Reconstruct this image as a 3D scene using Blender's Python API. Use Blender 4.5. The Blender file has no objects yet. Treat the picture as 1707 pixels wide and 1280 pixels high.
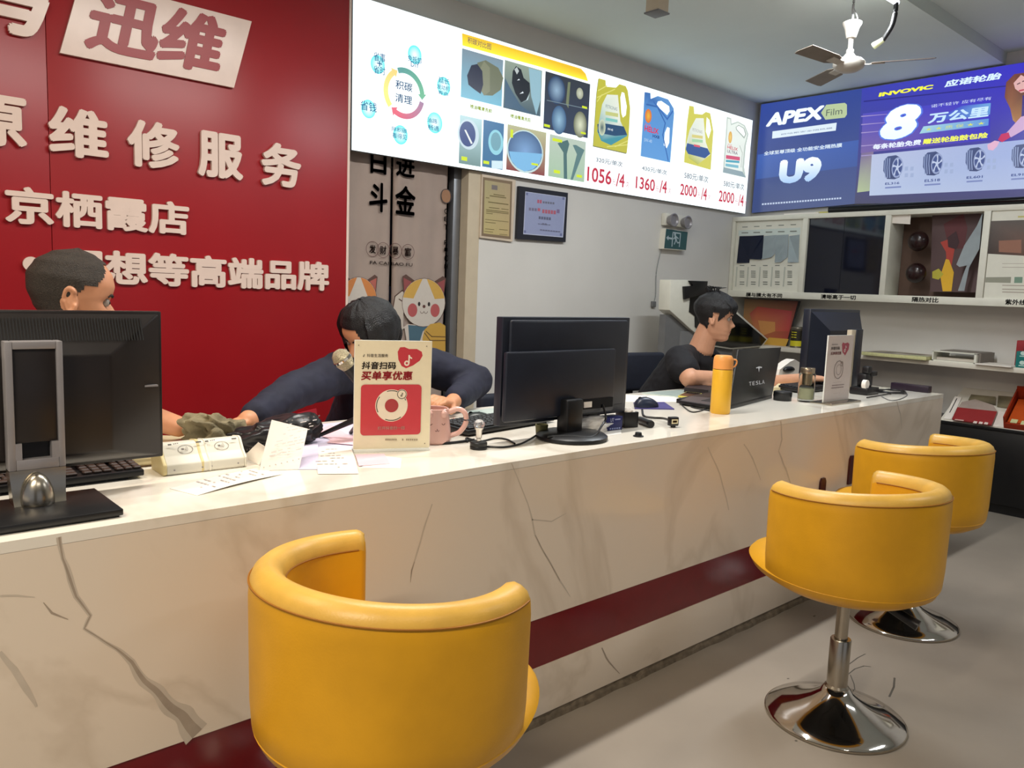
import bpy, bmesh, math, random
from mathutils import Vector, Matrix, noise
PI = math.pi
random.seed(7)
SC = bpy.context.scene
COL = SC.collection

# ------------------------------------------------------------------ camera
FPX = 1333.11
CAMZ = 1.21468
def cam_rot(yaw, pitch, roll):
    f = Vector((math.sin(yaw)*math.cos(pitch), math.cos(yaw)*math.cos(pitch), math.sin(pitch)))
    r = Vector((math.cos(yaw), -math.sin(yaw), 0)); u = r.cross(f)
    r2 = r*math.cos(roll) + u*math.sin(roll); u2 = u*math.cos(roll) - r*math.sin(roll)
    return r2, u2, f
CR, CU, CF = cam_rot(math.radians(42.3099), math.radians(-6.80111), math.radians(2.1601))
cam = bpy.data.cameras.new('camera'); camo = bpy.data.objects.new('camera', cam); COL.objects.link(camo)
cam.sensor_width = 36.0; cam.sensor_fit = 'HORIZONTAL'; cam.lens = FPX/1707*36
cam.clip_start = 0.05; cam.clip_end = 60
M = Matrix.Identity(4)
for i in range(3):
    M[i][0] = CR[i]; M[i][1] = CU[i]; M[i][2] = -CF[i]
camo.matrix_world = Matrix.Translation((0, 0, CAMZ)) @ M
SC.camera = camo

# ------------------------------------------------------------------ world, exposure, lamps
SC.view_settings.view_transform = 'Standard'; SC.view_settings.look = 'None'
SC.view_settings.exposure = 0.0; SC.view_settings.gamma = 1.0
SC.cycles.use_denoising = True
SC.cycles.max_bounces = 8; SC.cycles.diffuse_bounces = 4; SC.cycles.glossy_bounces = 4; SC.cycles.transmission_bounces = 8
SC.cycles.sample_clamp_indirect = 6.0
W = bpy.data.worlds.new('world'); SC.world = W; W.use_nodes = True
bg = W.node_tree.nodes['Background']; bg.inputs['Color'].default_value = (0.80, 0.86, 1.0, 1); bg.inputs['Strength'].default_value = 0.35

def lamp(name, loc, power, color, sx, sy, rot=(0, 0, 0)):
    l = bpy.data.lights.new(name, 'AREA'); l.shape = 'RECTANGLE'; l.size = sx; l.size_y = sy
    l.energy = power; l.color = color
    o = bpy.data.objects.new(name, l); COL.objects.link(o); o.location = loc; o.rotation_euler = rot
    return o
# ceiling tube lamps over the counter; unseen fill lamps added on the customers' side
lamp('tube_over_counter', (1.55, 1.88, 2.60), 40, (1.0, 0.96, 0.90), 1.25, 0.05)
lamp('tube_over_counter_end', (3.55, 1.86, 2.60), 30, (0.92, 0.97, 1.0), 1.2, 0.05)
lamp('tube_at_till', (-0.45, 1.9, 2.60), 24, (1.0, 0.86, 0.66), 1.25, 0.05)
lamp('fill_customer_side', (0.5, -0.7, 2.66), 13, (1.0, 0.93, 0.82), 1.25, 0.06)  # added fill for the counter front, out of view
lamp('fill_near_left', (-1.15, 0.30, 2.62), 66, (1.0, 0.88, 0.70), 1.25, 0.06)  # added to brighten the near stool and the near counter front
lamp('fill_customer_side_far', (3.6, -0.5, 2.66), 18, (0.95, 0.97, 1.0), 1.25, 0.06)  # second added fill, farther along, out of view
# ------------------------------------------------------------------ placing by sight lines
def ray(x, y):
    return CR*((x-853.5)/FPX) - CU*((y-640)/FPX) + CF
O0 = Vector((0, 0, CAMZ))
def onX(x, y, X): d = ray(x, y); return O0 + d*(X/d.x)
def onY(x, y, Y): d = ray(x, y); return O0 + d*(Y/d.y)
def onZ(x, y, Z): d = ray(x, y); return O0 + d*((Z-CAMZ)/d.z)
def onD(x, y, t): return O0 + ray(x, y)*t

YF, YB, XR, CT = 1.4947, 3.465, 5.608, 0.77     # counter front, rear wall, far side wall, counter height
CE = 2.685                                      # ceiling

# ------------------------------------------------------------------ materials
def lin(c): return tuple(((v/255)/12.92 if v/255 <= .04045 else ((v/255+.055)/1.055)**2.4) for v in c)
def C(r, g, b, k=1.0):
    a = lin((r, g, b)); return (a[0]*k, a[1]*k, a[2]*k, 1.0)
def mat(name, rgb, rough=.5, metal=0., var=.06, scale=18., bump=0., spec=.5, coat=0., trans=0., ior=1.45, bscale=None, alpha=1.0):
    m = bpy.data.materials.new(name); m.use_nodes = True
    nt = m.node_tree; n = nt.nodes; L = nt.links; p = n['Principled BSDF']
    p.inputs['Roughness'].default_value = rough; p.inputs['Metallic'].default_value = metal
    p.inputs['Specular IOR Level'].default_value = spec; p.inputs['Coat Weight'].default_value = coat
    p.inputs['Transmission Weight'].default_value = trans; p.inputs['IOR'].default_value = ior
    p.inputs['Alpha'].default_value = alpha
    tc = n.new('ShaderNodeTexCoord'); nz = n.new('ShaderNodeTexNoise')
    nz.inputs['Scale'].default_value = scale; nz.inputs['Detail'].default_value = 5
    L.new(tc.outputs['Object'], nz.inputs['Vector'])
    cr = n.new('ShaderNodeValToRGB'); a = lin(rgb)
    cr.color_ramp.elements[0].position = .3; cr.color_ramp.elements[1].position = .7
    cr.color_ramp.elements[0].color = tuple(max(0, v*(1-var)) for v in a)+(1,)
    cr.color_ramp.elements[1].color = tuple(min(1, v*(1+var)) for v in a)+(1,)
    L.new(nz.outputs['Fac'], cr.inputs['Fac']); L.new(cr.outputs['Color'], p.inputs['Base Color'])
    if bump:
        b = n.new('ShaderNodeBump'); b.inputs['Strength'].default_value = bump; b.inputs['Distance'].default_value = .01
        if bscale:
            nz2 = n.new('ShaderNodeTexNoise'); nz2.inputs['Scale'].default_value = bscale; nz2.inputs['Detail'].default_value = 4
            L.new(tc.outputs['Object'], nz2.inputs['Vector']); L.new(nz2.outputs['Fac'], b.inputs['Height'])
        else:
            L.new(nz.outputs['Fac'], b.inputs['Height'])
        L.new(b.outputs['Normal'], p.inputs['Normal'])
    return m
def emit(name, rgb, k):
    m = mat(name, rgb, .5); p = m.node_tree.nodes['Principled BSDF']
    p.inputs['Emission Color'].default_value = lin(rgb)+(1,); p.inputs['Emission Strength'].default_value = k
    return m
def attr_mat(name, rough=.5, lit=None, var=.04):
    """printed surface: ink colour per face; lit = back-lit print"""
    m = bpy.data.materials.new(name); m.use_nodes = True
    nt = m.node_tree; n = nt.nodes; L = nt.links; p = n['Principled BSDF']
    a = n.new('ShaderNodeAttribute'); a.attribute_name = 'ink'; a.attribute_type = 'GEOMETRY'
    p.inputs['Roughness'].default_value = rough
    tc = n.new('ShaderNodeTexCoord'); nz = n.new('ShaderNodeTexNoise'); nz.inputs['Scale'].default_value = 60
    L.new(tc.outputs['Object'], nz.inputs['Vector'])
    mr = n.new('ShaderNodeMapRange'); mr.inputs['To Min'].default_value = 1-var; mr.inputs['To Max'].default_value = 1+var
    L.new(nz.outputs['Fac'], mr.inputs['Value'])
    mx = n.new('ShaderNodeVectorMath'); mx.operation = 'SCALE'
    L.new(a.outputs['Color'], mx.inputs[0]); L.new(mr.outputs['Result'], mx.inputs['Scale'])
    if lit:
        p.inputs['Base Color'].default_value = (.02, .02, .02, 1)
        L.new(mx.outputs['Vector'], p.inputs['Emission Color']); p.inputs['Emission Strength'].default_value = lit
    else:
        L.new(mx.outputs['Vector'], p.inputs['Base Color'])
    return m

MT = {}
def mk(k, *a, **kw): MT[k] = mat(k, *a, **kw); return MT[k]
mk('white_wall', (214, 211, 205), .75, var=.03, scale=3, bump=.03, bscale=90)
mk('ceiling_paint', (214, 224, 222), .8, var=.03, scale=2)
mk('red_panel', (150, 21, 29), .34, var=.04, scale=4)
mk('letter_white', (226, 204, 192), .25, var=.03)
mk('stripe_red', (110, 16, 22), .2, var=.08)
mk('plaster', (112, 100, 84), .9, var=.3, scale=40, bump=.5)
mk('yellow_leather', (214, 156, 24), .42, var=.10, scale=7, bump=.05, bscale=260)
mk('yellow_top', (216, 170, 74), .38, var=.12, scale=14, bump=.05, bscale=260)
mk('seam', (150, 96, 14), .6)
mk('chrome', (212, 208, 202), .08, 1., var=.03)
mk('steel', (176, 168, 154), .26, 1., var=.05)
mk('black_plastic', (22, 22, 24), .38, var=.15)
mk('black_gloss', (12, 12, 15), .15, var=.1)
mk('monitor_back', (34, 29, 28), .32, var=.1)
mk('monitor_navy', (30, 34, 46), .36, var=.1)
mk('silver_plastic', (150, 146, 148), .38, .35, var=.05)
mk('white_plastic', (226, 222, 208), .4, var=.03)
mk('cream_plastic', (226, 212, 170), .4, var=.03)
mk('white_paper', (238, 230, 220), .8, var=.03)
mk('pink_paper', (236, 196, 206), .8, var=.03)
mk('lilac_paper', (214, 206, 228), .8, var=.04)
mk('alu', (132, 134, 138), .4, .6, var=.05)
mk('jamb', (196, 182, 158), .6, var=.04)
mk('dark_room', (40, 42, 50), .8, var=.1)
mk('grey_panel', (112, 112, 112), .6)
mk('white_board', (224, 222, 208), .45, var=.03)
mk('shelf_white', (222, 216, 202), .5, var=.03)

# ------------------------------------------------------------------ mesh building
class MB:
    def __init__(s): s.bm = bmesh.new(); s.smooth = False
    def _tag(s, n0, mi):
        s.bm.faces.ensure_lookup_table()
        for f in s.bm.faces[n0:]: f.material_index = mi
    def box(s, lo, hi, mi=0, bev=0., seg=2, mtx=None):
        b = bmesh.new(); bmesh.ops.create_cube(b, size=1.0)
        lo = Vector(lo); hi = Vector(hi)
        for v in b.verts: v.co = Vector([lo[i]+(v.co[i]+.5)*(hi[i]-lo[i]) for i in range(3)])
        if bev: bmesh.ops.bevel(b, geom=list(b.edges), offset=bev, segments=seg, profile=.5, affect='EDGES')
        return s.add(b, mi, mtx)
    def add(s, b, mi=0, mtx=None):
        if mtx is not None: b.transform(mtx)
        if mi:
            for f in b.faces: f.material_index = mi
        me = bpy.data.meshes.new('tmp'); b.to_mesh(me); b.free(); s.bm.from_mesh(me); bpy.data.meshes.remove(me); return s
    def lathe(s, prof, n=48, c=(0, 0, 0), mi=0, a0=0., a1=2*PI, mtx=None):
        b = bmesh.new(); full = abs(a1-a0-2*PI) < 1e-6; k = n if full else n+1
        rings = []
        for r, z in prof:
            if r < 1e-6 and full: rings.append([b.verts.new((0, 0, z))]*k)
            else: rings.append([b.verts.new((r*math.cos(a0+(a1-a0)*i/n), r*math.sin(a0+(a1-a0)*i/n), z)) for i in range(k)])
        for A, B in zip(rings, rings[1:]):
            for i in range(n):
                j = (i+1) % k
                q = []
                for v in (A[i], A[j], B[j], B[i]):
                    if v not in q: q.append(v)
                if len(q) > 2:
                    try: b.faces.new(q)
                    except ValueError: pass
        for v in b.verts: v.co += Vector(c)
        bmesh.ops.recalc_face_normals(b, faces=b.faces)
        return s.add(b, mi, mtx)
    def cyl(s, a, b_, r, r2=None, n=24, mi=0):
        a = Vector(a); b_ = Vector(b_); d = b_-a; L = d.length; r2 = r if r2 is None else r2
        q = Vector((0, 0, 1)).rotation_difference(d.normalized()).to_matrix().to_4x4()
        return s.lathe([(0, 0), (r, 0), (r2, L), (0, L)], n, mi=mi, mtx=Matrix.Translation(a) @ q)
    def tube(s, pts, r, n=8, mi=0, smooth=6, closed=False):
        P = [Vector(p) for p in pts]
        if smooth and len(P) > 2:
            Q = []; N = len(P)
            for i in range(N if closed else N-1):
                p1, p2 = P[i], P[(i+1) % N]
                p0 = P[i-1] if (i or closed) else p1*2-p2
                p3 = P[(i+2) % N] if (i+2 < N or closed) else p2*2-p1
                for k in range(smooth):
                    t = k/smooth
                    Q.append(.5*((2*p1)+(p2-p0)*t+(2*p0-5*p1+4*p2-p3)*t*t+(3*p1-p0-3*p2+p3)*t**3))
            if not closed: Q.append(P[-1])
            P = Q
        b = bmesh.new(); rings = []; N = len(P); up = Vector((0, 0, 1))
        for i, p in enumerate(P):
            t = (P[(i+1) % N]-P[i-1]) if closed else (P[min(i+1, N-1)]-P[max(i-1, 0)])
            if t.length < 1e-9: t = Vector((1, 0, 0))
            t.normalize()
            x = up.cross(t)
            if x.length < .05: x = Vector((1, 0, 0)).cross(t)
            x.normalize(); y = t.cross(x)
            rr = r(i/(max(1, N-1))) if callable(r) else r
            rings.append([b.verts.new(p+x*(rr*math.cos(2*PI*k/n))+y*(rr*math.sin(2*PI*k/n))) for k in range(n)])
        for i in range(N if closed else N-1):
            A, B = rings[i], rings[(i+1) % N]
            for k in range(n): b.faces.new((A[k], A[(k+1) % n], B[(k+1) % n], B[k]))
        if not closed: b.faces.new(rings[0][::-1]); b.faces.new(rings[-1])
        bmesh.ops.recalc_face_normals(b, faces=b.faces)
        return s.add(b, mi)
    def prism(s, pts, vec, mi=0, bev=0.):
        """planar outline (world points) pushed along vec"""
        b = bmesh.new(); A = [b.verts.new(p) for p in pts]; vec = Vector(vec)
        f = b.faces.new(A); r = bmesh.ops.extrude_face_region(b, geom=[f])
        for v in r['geom']:
            if isinstance(v, bmesh.types.BMVert): v.co += vec
        bmesh.ops.recalc_face_normals(b, faces=b.faces)
        if bev: bmesh.ops.bevel(b, geom=list(b.edges), offset=bev, segments=2, profile=.5, affect='EDGES')
        return s.add(b, mi)
    def ball(s, c, r, mi=0, seg=24, mtx=None):
        b = bmesh.new(); bmesh.ops.create_uvsphere(b, u_segments=seg, v_segments=max(8, seg//2), radius=1)
        r = (r, r, r) if not hasattr(r, '__len__') else r
        m = Matrix.Translation(c) @ (mtx or Matrix.Identity(4)) @ Matrix.Diagonal((*r, 1))
        return s.add(b, mi, m)
    def build(s, name, mats, parent=None, smooth=True, angle=40, world=False):
        me = bpy.data.meshes.new(name)
        if parent is not None and world:
            s.bm.transform(world_of(parent).inverted())
        for f in s.bm.faces: f.smooth = smooth
        if smooth:
            for e in s.bm.edges:
                if len(e.link_faces) == 2 and e.calc_face_angle(0) > math.radians(angle): e.smooth = False
        s.bm.to_mesh(me); s.bm.free()
        for m in (mats if isinstance(mats, (list, tuple)) else [mats]): me.materials.append(MT[m] if isinstance(m, str) else m)
        o = bpy.data.objects.new(name, me); COL.objects.link(o)
        if parent is not None: o.parent = parent
        return o
def world_of(o):
    m = o.matrix_basis.copy(); p = o.parent
    while p is not None: m = p.matrix_basis @ m; p = p.parent
    return m
def tag(o, label, cat, group=None):
    o['label'] = label; o['category'] = cat
    if group: o['group'] = group
    return o
def thing(name, label, cat, loc=(0, 0, 0), rz=0., group=None):
    o = bpy.data.objects.new(name, None); COL.objects.link(o); o.empty_display_size = .05
    o.location = loc; o.rotation_euler = (0, 0, rz)
    return tag(o, label, cat, group)
def struct(o): o['kind'] = 'structure'; return o
def dup(root, loc, rz, label, group=None):
    r = root.copy(); COL.objects.link(r); r.location = loc; r.rotation_euler = (0, 0, rz); r['label'] = label
    if group: r['group'] = group
    for ch in list(root.children):
        c = ch.copy(); COL.objects.link(c); c.parent = r
        for g in list(ch.children):
            d = g.copy(); COL.objects.link(d); d.parent = c
    return r

# ------------------------------------------------------------------ prints (flat artwork) and lettering
_tc = {}
def glyphs(s, bold=0.):
    """triangles of a piece of lettering, fitted to the unit box"""
    if (s, bold) in _tc: return _tc[(s, bold)]
    cu = bpy.data.curves.new('lettering', 'FONT'); cu.body = s; cu.resolution_u = 3
    o = bpy.data.objects.new('lettering', cu); COL.objects.link(o)
    dg = bpy.context.evaluated_depsgraph_get(); me = o.evaluated_get(dg).to_mesh()
    V = [(v.co.x, v.co.y) for v in me.vertices]; F = [tuple(p.vertices) for p in me.polygons]
    o.evaluated_get(dg).to_mesh_clear(); bpy.data.objects.remove(o); bpy.data.curves.remove(cu)
    if bold:
        offs = [(0, 0)]+[(bold*math.cos(a*PI/4+.1), bold*math.sin(a*PI/4+.1)) for a in range(8)]
        V2 = []; F2 = []
        for dx, dy in offs:
            k = len(V2); V2 += [(x+dx, y+dy) for x, y in V]; F2 += [tuple(i+k for i in f) for f in F]
        V, F = V2, F2
    x0 = min(v[0] for v in V); x1 = max(v[0] for v in V); y0 = min(v[1] for v in V); y1 = max(v[1] for v in V)
    V = [((x-x0)/max(1e-6, x1-x0), (y-y0)/max(1e-6, y1-y0)) for x, y in V]
    _tc[(s, bold)] = (V, F); return V, F
class Print:
    """artwork on a plane: o + u*U + v*W, layers stacked along n; px = picture-point to (u,v)"""
    def __init__(s, o, U, W, px=None, step=.00006, warp=None):
        s.o = Vector(o); s.U = Vector(U).normalized(); s.W = Vector(W).normalized(); s.n = s.U.cross(s.W).normalized()
        s.bm = bmesh.new(); s.lay = s.bm.loops.layers.float_color.new('ink'); s.k = 1; s.step = step; s.hit = px; s.warp = warp
    def uv(s, x, y):
        d = s.hit(x, y)-s.o; return (d.dot(s.U), d.dot(s.W))
    def P(s, u, v): return s.o+s.U*u+s.W*v+s.n*(s.k*s.step+(s.warp(u, v) if s.warp else 0))
    def poly(s, pts, col, cols=None, keep=False):
        """(u,v) outline"""
        vs = [s.bm.verts.new(s.P(*p)) for p in pts]
        f = s.bm.faces.new(vs); f.normal_update()
        if f.normal.dot(s.n) < 0: f.normal_flip()
        for l in f.loops: l[s.lay] = cols[vs.index(l.vert)] if cols else col
        if not keep: s.k += 1
        return s
    def pp(s, pts, col, cols=None, keep=False): return s.poly([s.uv(*p) for p in pts], col, cols, keep)
    def rect(s, a, b, col, col2=None):
        """box from its low-left to its top-right picture points; col2 = colour of the upper edge"""
        u0, v0 = s.uv(*a); u1, v1 = s.uv(*b)
        return s.poly([(u0, v0), (u1, v0), (u1, v1), (u0, v1)], col, [col, col, col2, col2] if col2 else None)
    def ell(s, c, rx, ry, col, col2=None, n=28, a0=0., a1=2*PI):
        """ellipse in plane units (rx, ry) about picture point c; fan so the rim may differ"""
        u, v = s.uv(*c) if s.hit and len(c) == 2 else c[:2]
        m = s.bm.verts.new(s.P(u, v)); R = [s.bm.verts.new(s.P(u+rx*math.cos(a0+(a1-a0)*i/n), v+ry*math.sin(a0+(a1-a0)*i/n))) for i in range(n+1)]
        for i in range(n):
            f = s.bm.faces.new((m, R[i], R[i+1])); f.normal_update()
            if f.normal.dot(s.n) < 0: f.normal_flip()
            for l in f.loops: l[s.lay] = (col if l.vert is m else (col2 or col))
        s.k += 1; return s
    def ring(s, c, r0, r1, col, a0=0., a1=2*PI, n=32, sq=1.0, col2=None):
        u, v = s.uv(*c) if s.hit else c
        pr = None
        for i in range(n+1):
            a = a0+(a1-a0)*i/n
            q = [s.bm.verts.new(s.P(u+r*sq*math.cos(a), v+r*math.sin(a))) for r in (r0, r1)]
            if pr:
                f = s.bm.faces.new((pr[0], pr[1], q[1], q[0])); f.normal_update()
                if f.normal.dot(s.n) < 0: f.normal_flip()
                t = i/n
                for l in f.loops: l[s.lay] = tuple(col[j]*(1-t)+(col2 or col)[j]*t for j in range(4))
            pr = q
        s.k += 1; return s
    def line(s, pts, w, col):
        """stroke through picture points, width w"""
        P = [Vector(s.uv(*p)) for p in pts] if s.hit else [Vector(p) for p in pts]
        for a, b in zip(P, P[1:]):
            d = (b-a)
            if d.length < 1e-6: continue
            d.normalize(); q = Vector((-d.y, d.x))*w/2; e = d*w*.3
            s.poly([a-q-e, b-q+e, b+q+e, a+q-e], col, keep=True)
        s.k += 1; return s
    def text(s, t, a, b, col, bold=0., shear=0., col2=None):
        """lettering fitted between the low-left and top-right picture points"""
        u0, v0 = s.uv(*a); u1, v1 = s.uv(*b); return s.textuv(t, u0, v0, u1, v1, col, bold, shear, col2)
    def textuv(s, t, u0, v0, u1, v1, col, bold=0., shear=0., col2=None):
        V, F = glyphs(t, bold)
        vs = [s.bm.verts.new(s.P(u0+(u1-u0)*x+shear*(v1-v0)*(y-.5), v0+(v1-v0)*y)) for x, y in V]
        for f in F:
            try: g = s.bm.faces.new([vs[i] for i in f])
            except ValueError: continue
            g.normal_update()
            if g.normal.dot(s.n) < 0: g.normal_flip()
            for i, l in zip(f, g.loops):
                l[s.lay] = col
            if col2:
                for l in g.loops:
                    tt = ((l.vert.co-s.o).dot(s.W)-v0)/max(1e-6, v1-v0); l[s.lay] = tuple(col[j]*(1-tt)+col2[j]*tt for j in range(4))
        s.k += 1; return s
    def build(s, name, m, parent=None, world=True):
        if parent is not None and world: s.bm.transform(world_of(parent).inverted())
        me = bpy.data.meshes.new(name); s.bm.to_mesh(me); s.bm.free(); me.materials.append(m)
        o = bpy.data.objects.new(name, me); COL.objects.link(o); o.parent = parent
        return o
PAPER = attr_mat('printed_paper', .6)
LIT = attr_mat('back_lit_print', .3, lit=1.0, var=.02)
GLOSS = attr_mat('printed_gloss', .2)
# ================================================================== the setting
b = MB(); b.box((-3.2, -4.2, -.06), (XR+.1, 4.6, 0)); 
mk('floor_concrete', (152, 142, 130), .42, var=.10, scale=2.2, bump=.02, bscale=30)
struct(b.build('floor', 'floor_concrete', smooth=False))
fl_ = bpy.data.objects['floor']; FLS = fl_
YSTEP = 1.79
b = MB(); b.box((-3.2, YSTEP, CE), (XR+.1, 4.6, CE+.2)); b.box((-3.2, -4.2, CE+.07), (XR+.1, YSTEP, CE+.2))
struct(b.build('ceiling', 'ceiling_paint', smooth=False))
JX = 2.862; PX = 2.015        # doorway between red panel and jamb
b = MB(); b.box((-3.2, YB, 0), (PX-.06, YB+.12, CE)); b.box((JX, YB, 0), (XR+.1, YB+.12, CE)); b.box((PX-.06, YB, 2.05), (JX, YB+.12, CE))
struct(b.build('wall_rear', 'white_wall', smooth=False))
b = MB(); b.box((XR, -4.2, 0), (XR+.12, YB, CE+.07))
struct(b.build('wall_side', 'white_wall', smooth=False))
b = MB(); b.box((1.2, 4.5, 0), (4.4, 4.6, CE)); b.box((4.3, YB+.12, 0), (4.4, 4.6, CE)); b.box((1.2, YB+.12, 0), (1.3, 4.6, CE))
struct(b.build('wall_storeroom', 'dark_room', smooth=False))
b = MB(); b.box((-3.2, -4.3, 0), (-.9, -4.2, CE+.07)); b.box((2.6, -4.3, 0), (XR+.1, -4.2, CE+.07)); b.box((-.9, -4.3, 2.3), (2.6, -4.2, CE+.07))
struct(b.build('wall_front', 'grey_panel', smooth=False))
# doorway lining and the sliding-door frame
b = MB(); b.box((JX-.085, YB-.004, 0), (JX, YB+.06, 2.05)); struct(b.build('trim_1', 'jamb', smooth=False))
dt = thing('door_frame', 'grey aluminium sliding door frame beside the curtain', 'door frame', (JX-.09, YB+.09, 0))
b = MB(); b.box((JX-.135, YB+.06, 0), (JX-.086, YB+.11, 2.05), bev=.003); b.build('post', 'alu', dt, world=True)
b = MB(); b.box((JX-.20, YB+.10, 0), (JX-.165, YB+.14, 2.05), bev=.003); b.build('sash', 'alu', dt, world=True)
b = MB(); b.box((PX-.05, YB+.06, 2.0), (JX-.086, YB+.11, 2.05)); b.build('rail', 'alu', dt, world=True)

# ================================================================== red sign panel
YP = YB-.03
def p3(px, py, y=YP): return onY(px, py, y)
seam = onY(82, 240, YP).x
sp = thing('sign_panel', 'big glossy red wall panel with raised pale lettering behind the counter', 'wall sign', (0, YP, 0))
b = MB(); b.box((-3.0, YP, .05), (seam-.001, YB-.002, CE-.002), bev=.0015); b.build('board', 'red_panel', sp, world=True)
b = MB(); b.box((seam+.001, YP, .05), (PX, YB-.002, CE-.002), bev=.0015); b.build('board', 'red_panel', sp, world=True)
b = MB(); b.box((PX, YP-.002, .05), (PX+.012, YB-.002, CE-.002)); b.build('edge_trim', 'letter_white', sp, world=True)
def letters(mb, t, a, c, y, depth, bold, shear=0., mi=0):
    """raised lettering fitted between picture points a (low-left) and c (top-right), standing on the plane y"""
    A = onY(*a, y); B = onY(*c, y)
    cu = bpy.data.curves.new('lettering', 'FONT'); cu.body = t; cu.resolution_u = 3; cu.extrude = .5
    o = bpy.data.objects.new('lettering', cu); COL.objects.link(o)
    dg = bpy.context.evaluated_depsgraph_get(); me = bpy.data.meshes.new_from_object(o.evaluated_get(dg))
    bpy.data.objects.remove(o); bpy.data.curves.remove(cu)
    xs = [v.co.x for v in me.vertices]; ys = [v.co.y for v in me.vertices]
    x0, x1, y0, y1 = min(xs)-bold, max(xs)+bold, min(ys)-bold, max(ys)+bold
    offs = [(0, 0)]+[(bold*math.cos(k*PI/4+.1), bold*math.sin(k*PI/4+.1)) for k in range(8)]
    for k, (dx, dy) in enumerate(offs):
        q = bmesh.new(); q.from_mesh(me)
        for v in q.verts:
            fx = (v.co.x+dx-x0)/(x1-x0); fy = (v.co.y+dy-y0)/(y1-y0); fz = v.co.z+.5
            v.co = Vector((A.x+(B.x-A.x)*fx+shear*(B.z-A.z)*(fy-.5), y-depth*fz-(.00002*k), A.z+(B.z-A.z)*fy))
        bmesh.ops.recalc_face_normals(q, faces=q.faces)
        mb.add(q, mi)
    bpy.data.meshes.remove(me)
YL = YP-.001
b = MB()
for ch, a, c in (('原', (-63, 237), (42, 166)), ('维', (80, 257.5), (178, 189.5)), ('修', (211, 276), (297, 210)), ('服', (328, 293), (403, 228)), ('务', (433, 308), (500, 245))):
    letters(b, ch, a, c, YL, .016, .035)
b.build('lettering', 'letter_white', sp, smooth=False, world=True)
b = MB(); letters(b, '京栖霞店', (7.7, 371.5), (313.3, 338.2), YL, .014, .033); b.build('lettering', 'letter_white', sp, smooth=False, world=True)
b = MB(); letters(b, '理想等高端品牌', (95.7, 472), (547, 437), YL, .012, .036)
q = onY(51, 440, YL); b.cyl(q, q+Vector((0, -.012, 0)), .027, n=24); b.build('lettering', 'letter_white', sp, smooth=False, world=True)
b = MB(); letters(b, '码', (-80, 38), (78, -48), YL, .016, .04, .22); b.build('lettering', 'letter_white', sp, smooth=False, world=True)
A, B_, C_ = onY(98, 88, YL), onY(387.5, 148.4, YL), onY(417, 37, YL)
B_.z = A.z = (A.z+B_.z)/2
D_ = A+(C_-B_); C_.z = D_.z
b = MB(); b.prism([A, B_, C_, D_], (0, -.016, 0)); pq = b.build('plaque', 'letter_white', sp, smooth=False, world=True)
b = MB(); letters(b, '迅维', (150, 82), (373, 31), YL-.016, .003, .036, .22); b.build('lettering', 'red_panel', pq, smooth=False, world=True)

# ================================================================== illuminated price sign
YS = YB-.035
b0 = thing('light_box_sign', 'long bright white light box with engine photos, oil cans and prices', 'light box', (0, YS, 0))
sq = [onY(586.3, 249.8, YS), onY(1241.9, 356, YS), onY(1254.8, 200.8, YS), onY(588.7, -9, YS)]
b = MB(); b.prism([p+Vector((0, .003, 0)) for p in sq], (0, .0315, 0)); b.build('housing', 'alu', b0, smooth=False, world=True)
WH = (1.25, 1.40, 1.42, 1)
P = Print((0, YS, 0), (1, 0, 0), (0, 0, 1), lambda x, y: onY(x, y, YS))
P.poly([P.uv(586.3, 249.8), P.uv(1241.9, 356), P.uv(1254.8, 200.8), P.uv(588.7, -9)], WH)
z6 = lambda x, y: (580+x/6.735, 60+y/6.735)
CY = C(70, 235, 238, 1.15); CYW = (1.1, 1.35, 1.38, 1); INK = C(60, 105, 150); INK2 = C(45, 80, 120)
for c, r in (((335, 320), 105), ((750, 210), 105), ((1075, 565), 105), ((975, 975), 118), ((590, 1110), 108), ((230, 820), 105)):
    u, v = P.uv(*z6(*c)); rv = P.uv(*z6(c[0], c[1]-r))[1]-v
    P.hit, hh = None, P.hit
    P.ell((u, v), rv*.92, rv, CYW, CY, n=32); P.hit = hh
for t, a, c in (('省事', (288, 275), (420, 205)), ('+', (325, 335), (385, 285)), ('省时', (288, 415), (420, 355)), ('免拆卸', (672, 280), (828, 250)), ('DIY', (705, 340), (800, 305)),
                ('延长', (1015, 520), (1140, 485)), ('发动机', (1000, 590), (1142, 570)), ('寿命', (1010, 655), (1128, 635)), ('油路', (890, 965), (1002, 935)), ('畅通', (900, 1050), (1022, 1015)),
                ('除积碳', (492, 1065), (662, 1045)), ('看得见', (495, 1140), (662, 1112)), ('省钱', (138, 825), (324, 755))):
    P.text(t, z6(*a), z6(*c), INK, .008)
for t, a, c in (('积碳', (533, 590), (724, 535)), ('清理', (530, 735), (720, 680))): P.text(t, z6(*a), z6(*c), INK2, .012)
cu_, cv_ = P.uv(*z6(632, 645)); rr = (P.uv(*z6(632, 357))[1]-P.uv(*z6(632, 933))[1])/2
hh = P.hit; P.hit = None
def arrow(a0, a1, c1, c2, head):
    P.ring((cu_, cv_), rr*.78, rr, c1, a0, a1, 26, col2=c2)
    if head:
        s = -1 if a1 < a0 else 1
        P.poly([(cu_+r*math.cos(a), cv_+r*math.sin(a)) for r, a in ((rr*.68, a1), (rr*1.1, a1), (rr*.89, a1+s*.26))], c2)
arrow(math.radians(112), math.radians(8), C(70, 150, 150), C(80, 175, 130), 1)
arrow(math.radians(-12), math.radians(-118), C(150, 110, 150), C(232, 75, 105), 1)
arrow(math.radians(222), math.radians(128), C(255, 240, 110, 1.1), C(250, 205, 110, 1.1), 1)
P.hit = hh
z7 = lambda x, y: (760+x/7.1125, 40+y/7.1125)
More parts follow.
